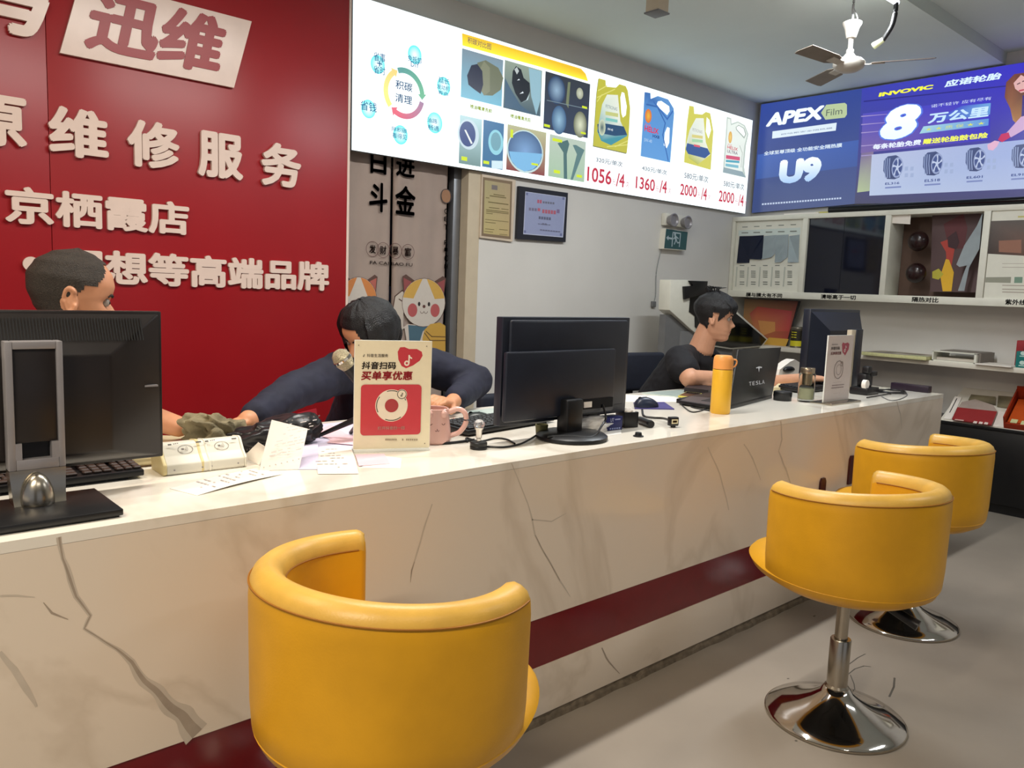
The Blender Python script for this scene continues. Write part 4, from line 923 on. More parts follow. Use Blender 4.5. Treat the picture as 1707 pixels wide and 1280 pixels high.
for i in range(N_+1):
    x = CX0+(CX1-CX0)*i/N_; y = YF-.006-.012*abs(noise.noise(Vector((x*6, 0, 0))))-.006*abs(noise.noise(Vector((x*40, 3, 0)))); hgt = .018+.012*noise.noise(Vector((x*23, 5, 1)))
    q = [bm_.verts.new(p) for p in ((x, y, 0), (x, y+.004, max(.004, hgt*.6)), (x, YF+.003, max(.01, hgt)))]
    if pr:
        for k_ in range(2): bm_.faces.new((pr[k_], q[k_], q[k_+1], pr[k_+1]))
    pr = q
bmesh.ops.recalc_face_normals(bm_, faces=bm_.faces); b.add(bm_); b.build('mortar_bed', 'plaster', ct, smooth=False, world=True)
b = MB(); b.box((CX0, YF, CT-.02), (CX1, CYB, CT)); b.build('top_slab', 'marble_top_lit', ct, smooth=False, world=True)
b = MB(); b.box((CX1-.02, YF+.02, 0), (CX1, CYB, CT-.02)); b.build('end_slab', 'marble', ct, smooth=False, world=True)
b = MB(); b.box((CX0, CYB-.34, .08), (CX1-.02, CYB-.32, CT-.02)); b.build('inner_panel', 'shelf_white', ct, smooth=False, world=True)
mk('tab_red', (70, 22, 24), .35)
for (x, y0, y1, lb) in ((1368, 826, 797, 'dark red tab on the marble counter front between two yellow stools'), (1415, 806, 760, 'taller dark red tab on the counter front beside the farther yellow stool')):
    q, r = onY(x, y0, YF), onY(x, y1, YF); w = .022
    b = MB(); b.prism([(q.x-w, YF-.0005, q.z), (q.x+w, YF-.0005, q.z), (q.x+w, YF-.0005, r.z-.015), (q.x+w*.6, YF-.0005, r.z), (q.x-w*.6, YF-.0005, r.z), (q.x-w, YF-.0005, r.z-.015)], (0, -.008, 0)); tag(b.build('wall_tab', 'tab_red', smooth=False), lb, 'tab')

# ================================================================== yellow swivel stools
def build_stool(name, label, up=0.):
    t = thing(name, label, 'stool', group='yellow swivel stools')
    # seat opens towards +x
    ZB, ZS, ZT, RO, TH = .398+up, .468+up, .715+up, .245, .058
    half = math.radians(180-64)         # the back wraps round either side of -x
    b = MB(); prof = [(0, ZB), (.15, ZB), (.195, ZB+.008), (.232, ZB+.030), (.241, ZB+.048), (.232, ZS-.010), (.205, ZS), (0, ZS+.006)]
    # cushion, drawn out towards the front
    bm_ = bmesh.new(); n_ = 64; rings = []
    for r, z in prof:
        row = []
        for i in range(n_):
            a = 2*PI*i/n_; k_ = 1+.30*max(0, math.cos(a))
            row.append(bm_.verts.new((r*k_*math.cos(a), r*math.sin(a)*(1+.02*max(0, math.cos(a))), z)) if r else None)
        rings.append(row)
    c0 = bm_.verts.new((0, 0, ZB)); c1 = bm_.verts.new((0, 0, ZS+.006))
    for A_, B2 in zip(rings[1:-1], rings[2:-1]):
        for i in range(n_): bm_.faces.new((A_[i], A_[(i+1) % n_], B2[(i+1) % n_], B2[i]))
    for i in range(n_): bm_.faces.new((c0, rings[1][(i+1) % n_], rings[1][i])).material_index = 1; bm_.faces.new((c1, rings[-2][i], rings[-2][(i+1) % n_]))
    for f in bm_.faces:
        if f.calc_center_median().z < ZB+.012: f.material_index = 1
    b.add(bm_); st = b.build('seat', ['yellow_leather', 'black_plastic'], t, angle=50)
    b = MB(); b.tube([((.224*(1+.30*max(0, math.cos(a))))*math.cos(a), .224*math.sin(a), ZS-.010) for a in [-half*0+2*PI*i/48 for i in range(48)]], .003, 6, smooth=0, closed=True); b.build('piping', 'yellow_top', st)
    # wrap-round back: section swept round the arc, ends rounded down
    b = MB(); bm_ = bmesh.new(); n_ = 110; rows = []
    for i in range(n_+1):
        a = PI-half+2*half*i/n_; e = min(i, n_-i)/n_*2*half*RO          # distance from the arm end
        drop = .010*max(0, 1-e/.022)**2
        inset = .25*TH*(1-math.sqrt(max(0, 1-max(0, 1-e/.014)**2))) if e < .014 else 0
        low = ZB+.046
        ri, ro = RO-TH+inset*.9, RO-inset*.9
        zt = ZT-drop+.022*math.cos((a-PI)*.72)**2-.010
        sec = [(ro-.014, low-.012), (ro-.003, low+.008), (ro, low+.05), (ro+.002, zt-.05), (ro, zt-.024), (ro-.006, zt-.010), (ro-.017, zt-.001), ((ri+ro)/2, zt+.003), (ri+.016, zt-.001), (ri+.005, zt-.012), (ri, zt-.03), (ri, ZS-.02), (ri+.02, low)]
        rows.append([bm_.verts.new((r*math.cos(a), r*math.sin(a), z)) for r, z in sec])
    m_ = len(rows[0])
    for A_, B2 in zip(rows, rows[1:]):
        for k_ in range(m_): bm_.faces.new((A_[k_], B2[k_], B2[(k_+1) % m_], A_[(k_+1) % m_]))
    bm_.faces.new(rows[0]); bm_.faces.new(rows[-1][::-1])
    bmesh.ops.recalc_face_normals(bm_, faces=bm_.faces)
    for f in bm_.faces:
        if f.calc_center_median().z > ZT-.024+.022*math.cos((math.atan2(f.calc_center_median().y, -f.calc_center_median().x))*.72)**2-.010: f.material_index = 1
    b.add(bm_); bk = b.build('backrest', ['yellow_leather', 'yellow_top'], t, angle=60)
    b = MB()
    for r, dz in ((RO+.0015, -.024), (RO-TH-.0005, -.030)):
        b.tube([(r*math.cos(a), r*math.sin(a), ZT+dz+.022*math.cos((a-PI)*.72)**2-.010) for a in [PI-half+.1+(2*half-.2)*i/60 for i in range(61)]], .0017, 5, smooth=0)
    b.build('stitching', 'seam', bk)
    b = MB(); b.lathe([(0, .004), (.19, .004), (.194, .008), (.190, .013), (.15, .024), (.105, .042), (.07, .062), (.045, .082), (.034, .096), (0, .096)], 64); b.build('base', 'chrome', t, angle=60)
    b = MB(); b.lathe([(.188, 0), (.196, .002), (.196, .008), (.188, .01)], 64); b.build('base_ring', 'steel', t)
    b = MB(); b.lathe([(.034, .092), (.0345, .098), (.029, .104), (.029, .24), (.027, .243), (.019, .243)], 40); b.build('outer_column', 'steel', t)
    b = MB(); b.lathe([(.018, .2), (.018, .40), (0, .40)], 32); b.build('gas_lift', 'steel', t)
    b = MB(); b.box((-.09, -.09, ZB-.02), (.09, .09, ZB+.004), bev=.006); b.build('seat_plate', 'black_plastic', t)
    return t
def lever(t, a):
    b = MB(); d = Vector((math.cos(a), math.sin(a), 0)); b.cyl(d*.03+Vector((0, 0, .385)), d*.12+Vector((0, 0, .375)), .006); b.cyl(d*.11+Vector((0, 0, .378)), d*.2+Vector((0, 0, .345)), .011, .015)
    b.build('height_lever', 'black_plastic', t)
s0 = build_stool('swivel_stool', 'yellow leather swivel stool nearest the camera, its back cut off by the lower edge', .02); s0.location = (.77, 1.13, 0); s0.rotation_euler.z = math.radians(9)
s0['label'] = 'big yellow leather tub stool in front of the marble counter, its foot out of sight'
s1_ = build_stool('swivel_stool', 'yellow tub stool on a fully visible round chrome foot'); s1_.location = (2.224, .983, 0); s1_.rotation_euler.z = math.radians(75)
s2_ = dup(s1_, (3.126, 1.155, 0), math.radians(75), 'yellow tub stool farthest along the counter, half behind another stool')
for o in (s0, s1_): lever(o, math.radians(200))
lever(s2_, math.radians(215-75))

# scuffs on the floor by the stools
P = Print((0, 0, .0003), (1, 0, 0), (0, 1, 0), lambda x, y: onZ(x, y, 0), step=.00002); SCF = C(84, 78, 70)
sc = lambda x, y: (1240+x/4, 960+y/4)
for pts, w in (([(700, 590), (760, 545), (810, 520)], .004), ([(690, 660), (740, 620), (800, 600), (845, 605)], .004), ([(1005, 680), (1000, 740), (970, 805)], .006), ([(710, 660), (735, 720), (740, 760)], .003), ([(465, 270), (475, 265)], .006), ([(290, 685), (300, 684)], .005), ([(345, 1100), (352, 1098)], .006)):
    P.line([sc(*p) for p in pts], w, SCF)
P.build('scuff_mark', PAPER, bpy.data.objects['floor'], world=False)
# ================================================================== things on the counter
def G(x, y, z=CT): return onZ(x, y, z)
UPV = Vector((0, 0, 1))
def hitV(A, B):
    """sight-line hit on the vertical plane through ground points A, B"""
    n_ = (B-A).cross(UPV).normalized()
    return lambda x, y: O0+ray(x, y)*((A-O0).dot(n_)/ray(x, y).dot(n_))
def hitP(p, n_): return lambda x, y: O0+ray(x, y)*((p-O0).dot(n_)/ray(x, y).dot(n_))
mk('screen_dark', (10, 11, 14), .12)
# ---- big monitor with silver stand
yM = 1.735; a = onY(274.6, 519, yM); c = onY(266.8, 761, yM); x1 = (a.x+c.x)/2; x0 = x1-.545; z0, z1 = c.z, a.z
mL = thing('monitor', 'big black monitor with a silver stand seen from behind on the counter', 'monitor', ((x0+x1)/2, yM, CT))
b = MB(); b.box((x0, yM, z0), (x1, yM+.022, z1), bev=.003); b.box((x0+.012, yM+.0221, z0+.014), (x1-.012, yM+.0235, z1-.012), mi=1); b.build('bezel', ['monitor_back', 'screen_dark'], mL, world=True)
b = MB(); bm_ = bmesh.new()
o_ = [(x0+.004, z0+.004), (x1-.004, z0+.004), (x1-.004, z1-.004), (x0+.004, z1-.004)]; i_ = [(x0+.11, z0+.03), (x1-.11, z0+.03), (x1-.11, z1-.085), (x0+.11, z1-.085)]
A_ = [bm_.verts.new((x, yM, z)) for x, z in o_]; B2 = [bm_.verts.new((x, yM-.038, z)) for x, z in i_]
for k_ in range(4): bm_.faces.new((A_[k_], A_[(k_+1) % 4], B2[(k_+1) % 4], B2[k_]))
bm_.faces.new(B2); bm_.faces.new(A_[::-1]); bmesh.ops.recalc_face_normals(bm_, faces=bm_.faces); bmesh.ops.bevel(bm_, geom=list(bm_.edges), offset=.004, segments=2, affect='EDGES', profile=.5); b.add(bm_); b.build('back_shell', 'monitor_back', mL, world=True)
b = MB()
for k_ in range(86):
    x = x0+.045+(x1-x0-.09)*k_/85; t0, t1 = .12, .66
    pts = [Vector((x, yM-.038*t, z1-.004-.081*t)) for t in (t0, t1)]
    b.prism([pts[0]+V3 for V3 in (Vector((-.0011, -.0003, 0)), Vector((.0011, -.0003, 0)))]+[pts[1]+V3 for V3 in (Vector((.0011, -.0003, 0)), Vector((-.0011, -.0003, 0)))], (0, -.0016, 0))
b.build('vent', 'black_plastic', mL, smooth=False, world=True)
b = MB(); q, r = onY(240, 643, yM-.008), onY(262, 641, yM-.008); b.box((q.x, yM-.014, q.z-.002), (r.x, yM-.002, q.z+.0015)); b.build('bezel_seam', 'silver_plastic', mL, smooth=False, world=True)
yS_ = yM-.075; hS = lambda x, y: onY(x, y, yS_)
sx0, sx1, sz1, sz0 = hS(8, 600).x, hS(105, 600).x, hS(55, 569).z, hS(60, 782).z
ix0, ix1, iz1, iz0 = hS(21, 600).x, hS(94, 600).x, hS(55, 582).z, hS(58, 738).z
b = MB(); 
for lo, hi in (((sx0, sz0), (ix0, sz1)), ((ix1, sz0), (sx1, sz1)), ((ix0, iz1), (ix1, sz1)), ((ix0, sz0), (ix1, hS(60, 765).z))): b.box((lo[0], yS_, lo[1]), (hi[0], yS_+.030, hi[1]), bev=.0015)
nx0, nx1 = hS(37, 750).x, hS(87, 750).x
for lo, hi in (((ix0-.0005, hS(60, 765).z-.0005), (nx0, iz0)), ((nx1, hS(60, 765).z-.0005), (ix1+.0005, iz0))): b.box((lo[0], yS_+.0004, lo[1]), (hi[0], yS_+.029, hi[1]))
b.build('stand_frame', 'silver_plastic', mL, world=True)
b = MB(); b.box((ix0, yS_+.006, iz0), (ix1, yS_+.028, iz1), bev=.001); b.build('stand_panel', 'monitor_back', mL, world=True)
b = MB(); b.box((nx0, yS_+.018, hS(60, 765).z), (nx1, yS_+.028, iz0)); b.build('cable_port', 'black_gloss', mL, smooth=False, world=True)
b = MB(); b.box(((sx0+sx1)/2-.04, yS_+.03, (z0+z1)/2-.06), ((sx0+sx1)/2+.04, yM-.037, (z0+z1)/2+.06)); b.build('mount', 'black_plastic', mL, smooth=False, world=True)
zbt = CT+.016
b = MB(); bm_ = bmesh.new(); pr = None; N_ = 12
for k_ in range(N_+1):
    t = k_/N_; z = sz0+(zbt-sz0)*t; y = yS_-.012*t*t; w0 = .004*t
    q = [bm_.verts.new(p) for p in ((sx0+w0, y, z), (sx1-w0, y, z), (sx1-w0, yS_+.030, z), (sx0+w0, yS_+.030, z))]
    if pr:
        for m_ in range(4): bm_.faces.new((pr[m_], pr[(m_+1) % 4], q[(m_+1) % 4], q[m_]))
    pr = q
bmesh.ops.recalc_face_normals(bm_, faces=bm_.faces); b.add(bm_)
b.ball(((sx0+sx1)/2-.004, yS_-.008, zbt+.006), (.028, .026, .052), seg=28)
for v in b.bm.verts: v.co.z = max(v.co.z, zbt-.004)
b.build('stand_foot', 'steel', mL, world=True)
f1, f2 = G(206, 848, CT+.016), G(166, 812, CT+.016); bx = (sx0+sx1)/2; hw_ = f1.x-bx
b = MB(); b.box((bx-hw_, f1.y, CT+.004), (bx+hw_, f2.y, CT+.016), bev=.002); b.box((bx-hw_+.006, f1.y+.006, CT), (bx+hw_-.006, f2.y-.006, CT+.0045)); b.build('stand_base', 'black_plastic', mL, world=True)
def keyboard(label, fl, yaw, L=.44, D=.14, kc='key_black'):
    t = thing('keyboard', label, 'keyboard', (fl.x, fl.y, CT), yaw)
    b = MB(); b.prism([(0, 0, .006), (0, 0, .020), (0, D, .028), (0, D, .006)], (L, 0, 0), bev=.003); b.box((.03, .012, 0), (L-.03, .03, .007)); b.box((.03, D-.03, 0), (L-.03, D-.012, .007)); b.build('case', 'black_plastic', t)
    rows = [[1]*15, [1]*13+[2], [1.5]+[1]*12+[1.5], [1.8]+[1]*11+[2.2], [2.3]+[1]*10+[2.7], [1.3]*3+[6]+[1.3]*4]
    for ri, rw in enumerate(rows[::-1]):
        b = MB(); tot = sum(rw); u_ = (L*.68)/tot; x = .012; y = .010+ri*.0205
        for w_ in rw: b.box((x+.001, y, .0195+y*.057), (x+w_*u_-.001, y+.0175, .0265+y*.057), bev=.0022, seg=1); x += w_*u_
        x = .012+L*.70
        for k_ in range(3): b.box((x+.001, y, .0195+y*.057), (x+.018, y+.0175, .0265+y*.057), bev=.0022, seg=1); x += .0195
        x += .006
        for k_ in range(3): b.box((x+.001, y, .0195+y*.057), (x+.0165, y+.0175, .0265+y*.057), bev=.0022, seg=1); x += .018
        b.build('key_row', kc, t, smooth=False)
    return t
mk('key_black', (30, 30, 32), .5); mk('key_brown', (66, 50, 44), .5)
kf = G(241, 797); keyboard('black keyboard with brown keys behind the base of the big silver-stand monitor', Vector((kf.x-.44, kf.y, 0)), .0, kc='key_brown')
k1, k2 = G(781, 731), G(893, 730); keyboard('black keyboard behind the upright black monitor and the crystal knob', Vector((k1.x+.01, k1.y+.015, 0)), math.radians(8), L=.43, D=.13)
# ---- two card terminals
mk('terminal_side', (222, 204, 150), .45)
def terminal(label, px):
    p = G(*px); t = thing('card_terminal', label, 'card reader', (p.x, p.y, CT), math.radians(-2), group='white card terminals')
    W_ = .106; sec = [(0, 0), (-.004, .006), (-.003, .024), (.016, .040), (.034, .064), (.044, .067), (.078, .062), (.088, .040), (.084, 0)]
    b = MB(); b.prism([(.006, y, z) for y, z in sec], (W_-.012, 0, 0), bev=.0025); b.build('shell', 'white_plastic', t, angle=30)
    for x, m_ in ((-.002, 'terminal_side'), (W_-.006, 'white_plastic')):
        b = MB(); b.prism([(x, y*1.02-.001, max(0, z*1.03)) for y, z in sec], (.008 if x < 0 else .006, 0, 0), bev=.002); b.build('side_cap', m_, t, angle=30)
    P = Print((0, .016, .040), (1, 0, 0), (0, .018, .024), step=.0008); K_ = C(120, 112, 106); cu__, cv__ = W_*.52, .014
    P.ring((cu__, cv__), .0105, .0113, K_, sq=1.5)
    for r_ in (.002, .0045, .007): P.ring((cu__-.003, cv__), r_, r_+.0009, K_, -.9, .9, 10, sq=1.0)
    P.poly([(cu__-.010, cv__-.003), (cu__-.004, cv__-.003), (cu__-.004, cv__+.002), (cu__-.010, cv__+.002)], K_)
    for u0, u1 in ((.018, .026), (.080, .092)): P.poly([(u0, .0255), (u1, .0255), (u1, .0290), (u0, .0290)], C(84, 80, 78))
    for k_ in range(3): P.poly([(.029+k_*.004, .0262), (.032+k_*.004, .0262), (.032+k_*.004, .0285), (.029+k_*.004, .0285)], C(130, 124, 120))
    P.build('print', PAPER, t, world=False)
    b = MB()
    for x in (.022, W_-.022): b.cyl((x, -.0035, .012), (x, -.0048, .012), .0018, n=10)
    b.build('screw', 'silver_plastic', t)
    return t
terminal('white card terminal with cream sides nearest the big monitor', (273, 794)); terminal('white card terminal beside the grey rag', (336, 786.5))
p = G(243, 776); b = MB(); b.cyl(p+Vector((-.03, 0, .017)), p+Vector((.034, -.004, .017)), .016, n=24); b.cyl(p+Vector((.034, -.004, .017)), p+Vector((.038, -.004, .017)), .007, n=16); tag(b.build('paper_roll', 'cream_plastic'), 'cream paper roll lying between the keyboard and a card terminal', 'paper roll')
def sheet(name, label, pts, mats, cat='paper', th=.0006, seg=(8, 8), curl=0., prn=None, holes=None, group=None, lift=0.0008):
    """a sheet of paper through four corners (low-left, low-right, top-right, top-left), slightly curled"""
    p0, p1, p2, p3_ = [Vector(p) for p in pts]; bm_ = bmesh.new(); R_ = []
    n_ = (p1-p0).cross(p3_-p0).normalized()
    if n_.z < 0: n_ = -n_
    for i in range(seg[0]+1):
        row = []
        for j_ in range(seg[1]+1):
            u, v = i/seg[0], j_/seg[1]; q = p0*(1-u)*(1-v)+p1*u*(1-v)+p2*u*v+p3_*(1-u)*v
            q = q+n_*(curl*math.sin(PI*v)*(.6+.4*u)+lift); row.append(bm_.verts.new(q))
        R_.append(row)
    for i in range(seg[0]):
        for j_ in range(seg[1]): bm_.faces.new((R_[i][j_], R_[i+1][j_], R_[i+1][j_+1], R_[i][j_+1]))
    bmesh.ops.recalc_face_normals(bm_, faces=bm_.faces); bmesh.ops.solidify(bm_, geom=list(bm_.faces), thickness=th)
    t = thing(name, label, cat, p0, group=group); m_ = MB(); m_.add(bm_); m_.build('sheet', mats, t, world=True)
    if prn or holes:
        U_ = (p1-p0); W_ = (p3_-p0); P = Print(p0, U_, W_, step=.0004, warp=None); L1, L2 = U_.length, W_.length
        if P.n.dot(n_) < 0: P.n = n_
        P.o = P.o+n_*(lift+.0009); w_ = lambda u, v: curl*math.sin(PI*min(1, max(0, v/L2)))*(.6+.4*min(1, max(0, u/L1))); P.warp = w_
        uq = lambda u, v: ((p0*(1-u)*(1-v)+p1*u*(1-v)+p2*u*v+p3_*(1-u)*v)-p0)
        f = lambda u, v: (uq(u, v).dot(P.U), uq(u, v).dot(P.W))
        rnd = random.Random(5)
        for i in range(prn or 0):
            v = .18+.68*i/max(1, prn-1); x = .08
            while x < .8:
                l_ = rnd.uniform(.05, .16)
                if rnd.random() < .62: P.poly([f(x, v), f(x+l_, v), f(x+l_, v+.018), f(x, v+.018)], C(206, 196, 192), keep=True)
                x += l_+.03
        P.k += 1
        for e_ in (holes or ()):
            for i in range(7):
                u = .08+.14*i; cc = f(u, .95 if e_ else .045); s_ = .0022 if e_ else .0016; P.poly([(cc[0]+s_*math.cos(k_*PI/4), cc[1]+s_*math.sin(k_*PI/4)) for k_ in range(8)], C(92, 84, 80) if e_ else C(190, 176, 170), keep=True)
        P.build('print', PAPER, t)
    return t
def g3(x, y, dz=0, dy=0): p = G(x, y); return Vector((p.x, p.y+dy, CT+dz))
pb_ = G(466, 784).y
sheet('receipt', 'tall punched receipt leaning up on the counter between the black bag and the sign', [g3(432, 785), g3(498.5, 782.5), onY(512.8, 715, pb_+.075), onY(452.8, 700, pb_+.075)], 'white_paper', curl=.006, prn=11, holes=(1, 0))
sheet('receipt', 'small punched receipt slip behind the tall leaning receipt', [g3(434, 776, 0, .004), onY(445, 746, pb_+.085), onY(431, 737, pb_+.085), g3(404.5, 763.5)], 'white_paper', curl=.002, holes=(1,))
sheet('receipt', 'long white receipt lying flat in front of the card terminals', [g3(282.7, 814.5), g3(328.4, 826.5), g3(470, 791), g3(430, 780)], 'white_paper', curl=.004, prn=9, holes=())
sheet('receipt', 'white receipt lying at the foot of the red and cream sign', [g3(530, 791, .001), g3(598, 790.5, .001), g3(584, 746, .004), g3(523.7, 749, .004)], 'white_paper', curl=.006, prn=8, holes=(0,))
sheet('receipt', 'crumpled lilac receipt between the two punched receipts', [g3(497, 783, .0005), g3(531, 783, .0005), g3(530, 742, .004), g3(505, 744, .004)], 'lilac_paper', curl=.008)
sheet('receipt', 'pink slip in front of the red and cream sign', [g3(598, 778, .0015), g3(650, 774, .0015), g3(640, 757.5, .0015), g3(592, 759, .0015)], 'pink_paper', curl=.002)
sheet('receipt', 'white slip under the pink slip in front of the sign', [g3(600, 780), g3(668, 781), g3(670, 764), g3(640, 760)], 'white_paper', curl=.001)
sheet('paper_sheet', 'white sheet under pink slips behind the red and cream sign', [g3(510, 748), g3(588, 750), g3(600, 701), g3(524, 708)], 'lilac_paper', curl=.001)
sheet('receipt', 'pink slip lying on the white sheet under the microphone stand', [g3(521, 722, .0022), g3(566, 741, .0022), g3(596, 736, .0022), g3(552, 709, .0022)], 'pink_paper', curl=.001)
sheet('receipt', 'second pink slip tucked under a microphone stand leg', [g3(545, 740, .0036), g3(590, 744, .0036), g3(596, 728, .0036), g3(560, 729, .0036)], 'pink_paper', curl=.002)
sheet('paper_sheet', 'cream sheet on the counter behind the card terminals', [g3(268, 748), g3(336, 748), g3(348, 728), g3(270, 726)], 'cream_plastic', curl=.002)
mk('phone_brown', (66, 40, 34), .2)
q4 = [g3(*p) for p in ((334, 742), (362, 740), (343, 724), (316, 725))]
ph = thing('mobile_phone', 'dark brown mobile phone lying beside the grey rag', 'phone', q4[0]); b = MB(); b.prism(q4, (0, 0, .011), bev=.002); b.build('body', 'black_plastic', ph, world=True)
b = MB(); cen = sum(q4, Vector())/4; b.prism([cen+(p-cen)*.93+Vector((0, 0, .0112)) for p in q4], (0, 0, .0006)); b.build('screen', 'phone_brown', ph, smooth=False, world=True)
# ---- rag, black bag
def crumple(name, label, cat, c, r, m, amp, sc, seed, seg=48, ridges=.6, flat=None, top=None):
    bm_ = bmesh.new(); bmesh.ops.create_icosphere(bm_, subdivisions=5, radius=1)
    for v in bm_.verts:
        n_ = v.co.copy(); s_ = Vector((seed, seed*2.3, -seed)); d = 1-abs(noise.noise(n_*sc+s_))*2*ridges
        d += .35*noise.noise(n_*sc*2.7+s_)
        k_ = 1+amp*(d-.5)
        v.co = Vector((n_.x*r[0]*k_, n_.y*r[1]*k_, n_.z*r[2]*k_))
        if top: v.co += top(n_)
        v.co.z = max(v.co.z, -r[2]*.55)
    zmin = min(v.co.z for v in bm_.verts)
    for v in bm_.verts: v.co += Vector((c.x, c.y, CT-zmin+.0002))
    m_ = MB(); m_.add(bm_); o = m_.build(name, m, angle=75); return tag(o, label, cat)
mk('rag_grey', (128, 118, 92), .9, var=.25, scale=30, bump=.3, bscale=120); mk('bag_black', (26, 25, 27), .32, var=.2)
crumple('rag', 'crumpled grey-green rag behind the second card terminal', 'rag', G(378, 740), (.085, .045, .034), 'rag_grey', .75, 1.9, 3.1, top=lambda n_: Vector((-.03, 0, .045))*max(0, n_.z)*max(0, -n_.x+.2)*1.3)
crumple('plastic_bag', 'crumpled black plastic bag behind the leaning receipt', 'bag', G(462, 748)+Vector((0, .03, 0)), (.115, .055, .040), 'bag_black', .42, 1.5, 7.7, top=lambda n_: Vector((.05, .02, .035))*max(0, n_.z)*max(0, n_.x+.3))
mk('folder_red', (150, 16, 34), .5)
yf = 2.14; b = MB(); b.prism([onY(x, y, yf) for x, y in ((470, 702), (492, 690), (527.5, 681), (530, 704))]+[Vector((onY(530, 704, yf).x, yf, CT+.0005)), Vector((onY(470, 704, yf).x, yf, CT+.0005))], (0, .004, 0)); tag(b.build('folder', 'folder_red', smooth=False), 'red folder standing up behind the black plastic bag', 'folder')
# ---- microphone on a small tripod
mk('mic_mesh', (196, 184, 152), .35, .8, var=.25, scale=260, bump=.8, bscale=420); mk('mic_body', (30, 28, 30), .4)
mh = onY(571, 599, 1.94); ft = G(617, 742); ft.y = max(ft.y, 1.93)
mc = thing('microphone', 'microphone with a silver ball head behind the red and cream sign', 'microphone', mh)
ax = Vector((.045, -.012, -.060)).normalized(); qm = Vector((0, 0, 1)).rotation_difference(-ax).to_matrix().to_4x4()
b = MB(); b.lathe([(0, .030), (.012, .028), (.021, .020), (.0255, .008), (.0262, -.002), (.0255, -.010), (.018, -.028), (0, -.028)], 32, mtx=Matrix.Translation(mh) @ qm); b.build('head', 'mic_mesh', mc, world=True)
b = MB(); b.lathe([(.0258, -.004), (.0272, -.003), (.0272, .003), (.0258, .004)], 32, mtx=Matrix.Translation(mh) @ qm); b.build('band', 'chrome', mc, world=True)
b = MB(); b.lathe([(0, -.027), (.018, -.027), (.017, -.05), (.012, -.15), (0, -.15)], 28, mtx=Matrix.Translation(mh) @ qm); b.build('handle', 'mic_body', mc, world=True)
hub = mh+ax*.11; fx_ = Vector((hub.x, hub.y, CT+.075))
mst = thing('microphone_stand', 'small black tripod holding the microphone over pink slips', 'microphone stand', Vector((hub.x, hub.y, CT)))
b = MB(); b.cyl(fx_+Vector((0, 0, -.012)), hub+Vector((0, 0, -.016)), .006); b.ball(hub+Vector((0, 0, -.012)), .016, seg=16); b.build('post', 'black_plastic', mst, world=True)
for tip in (G(530, 730), Vector((hub.x+.10, hub.y-.03, CT)), Vector((hub.x+.02, hub.y+.11, CT))):
    b = MB(); tip = Vector((tip.x, tip.y, CT+.006)); b.cyl(fx_, tip, .010, .0055, 12); b.ball(tip, (.006, .006, .006), seg=10); b.build('leg', 'black_plastic', mst, world=True)
# ---- table signs
mk('clear_acrylic', (236, 238, 232), .05, trans=.0, spec=.6)
SR, SK = C(196, 60, 66), C(62, 52, 46)
def note(P, u, v, s_, col):
    P.ring((u-s_*.18, v-s_*.38), s_*.16, s_*.36, col, 0, 2*PI, 24); P.poly([(u+s_*.02, v-s_*.38), (u+s_*.20, v-s_*.38), (u+s_*.20, v+s_*.72), (u+s_*.02, v+s_*.72)], col)
    P.poly([(u+s_*.20, v+s_*.72), (u+s_*.30, v+s_*.48), (u+s_*.52, v+s_*.36), (u+s_*.52, v+s_*.18), (u+s_*.20, v+s_*.30)], col)
A, B_ = G(588.5, 754), G(716, 750.5)
as_ = thing('table_sign', 'upright cream and red sign plate with a white note emblem on the counter', 'sign', (A+B_)/2)
hit = hitV(A, B_); dU = (B_-A).normalized(); nA = dU.cross(UPV); zt_ = (hit(588, 567).z+hit(718, 568).z)/2
cq = [A, B_, Vector((B_.x, B_.y, zt_)), Vector((A.x, A.y, zt_))]
b = MB(); b.prism([p-nA*.0005 for p in cq], -nA*.006, bev=.0006); b.build('plate', 'clear_acrylic', as_, world=True)
b = MB(); b.prism([A+nA*.004, B_+nA*.004, B_-nA*.03, A-nA*.03], (0, 0, .008), bev=.001); b.build('foot', 'clear_acrylic', as_, world=True)
P = Print(A, dU, UPV, hit, step=.00015); hh = P.hit; sg = lambda x, y: (580+x/6.093, 560+y/6.093); L_ = (B_-A).length
P.poly([(.001, .001), (L_-.001, .001), (L_-.001, zt_-CT-.001), (.001, zt_-CT-.001)], C(236, 224, 192))
hv = [(505, 160), (530, 115), (575, 112), (620, 132), (700, 132), (750, 160), (758, 200), (730, 250), (660, 300), (590, 328), (545, 305), (512, 240)]
P.pp([sg(*p) for p in hv], SR); u, v = P.uv(*sg(612, 240)); P.hit = None; note(P, u, v-.002, .020, C(240, 226, 206)); P.hit = hh
u, v = P.uv(*sg(162, 198)); P.hit = None; note(P, u, v, .0048, SK); P.hit = hh
P.text('抖音生活服务', sg(192, 214), sg(408, 182), C(120, 108, 96), .01)
P.text('抖音扫码', sg(140, 337), sg(488, 262), SK, .025, .1); P.text('买单享优惠', sg(135, 448), sg(655, 356), SR, .03, .1)
u0, v0 = P.uv(*sg(124, 1010)); u1, v1 = P.uv(*sg(747, 492)); rr_ = .010; P.hit = None
P.poly([(x+rr_*math.cos(a), y+rr_*math.sin(a)) for x, y, k_ in ((u1-rr_, v1-rr_, 0), (u0+rr_, v1-rr_, 1), (u0+rr_, v0+rr_, 2), (u1-rr_, v0+rr_, 3)) for a in [k_*PI/2+PI/2*i/5 for i in range(6)]], C(200, 66, 72))
cc, cd = u0+(u1-u0)*.505, v0+(v1-v0)*.585; R0 = (v1-v0)*.318
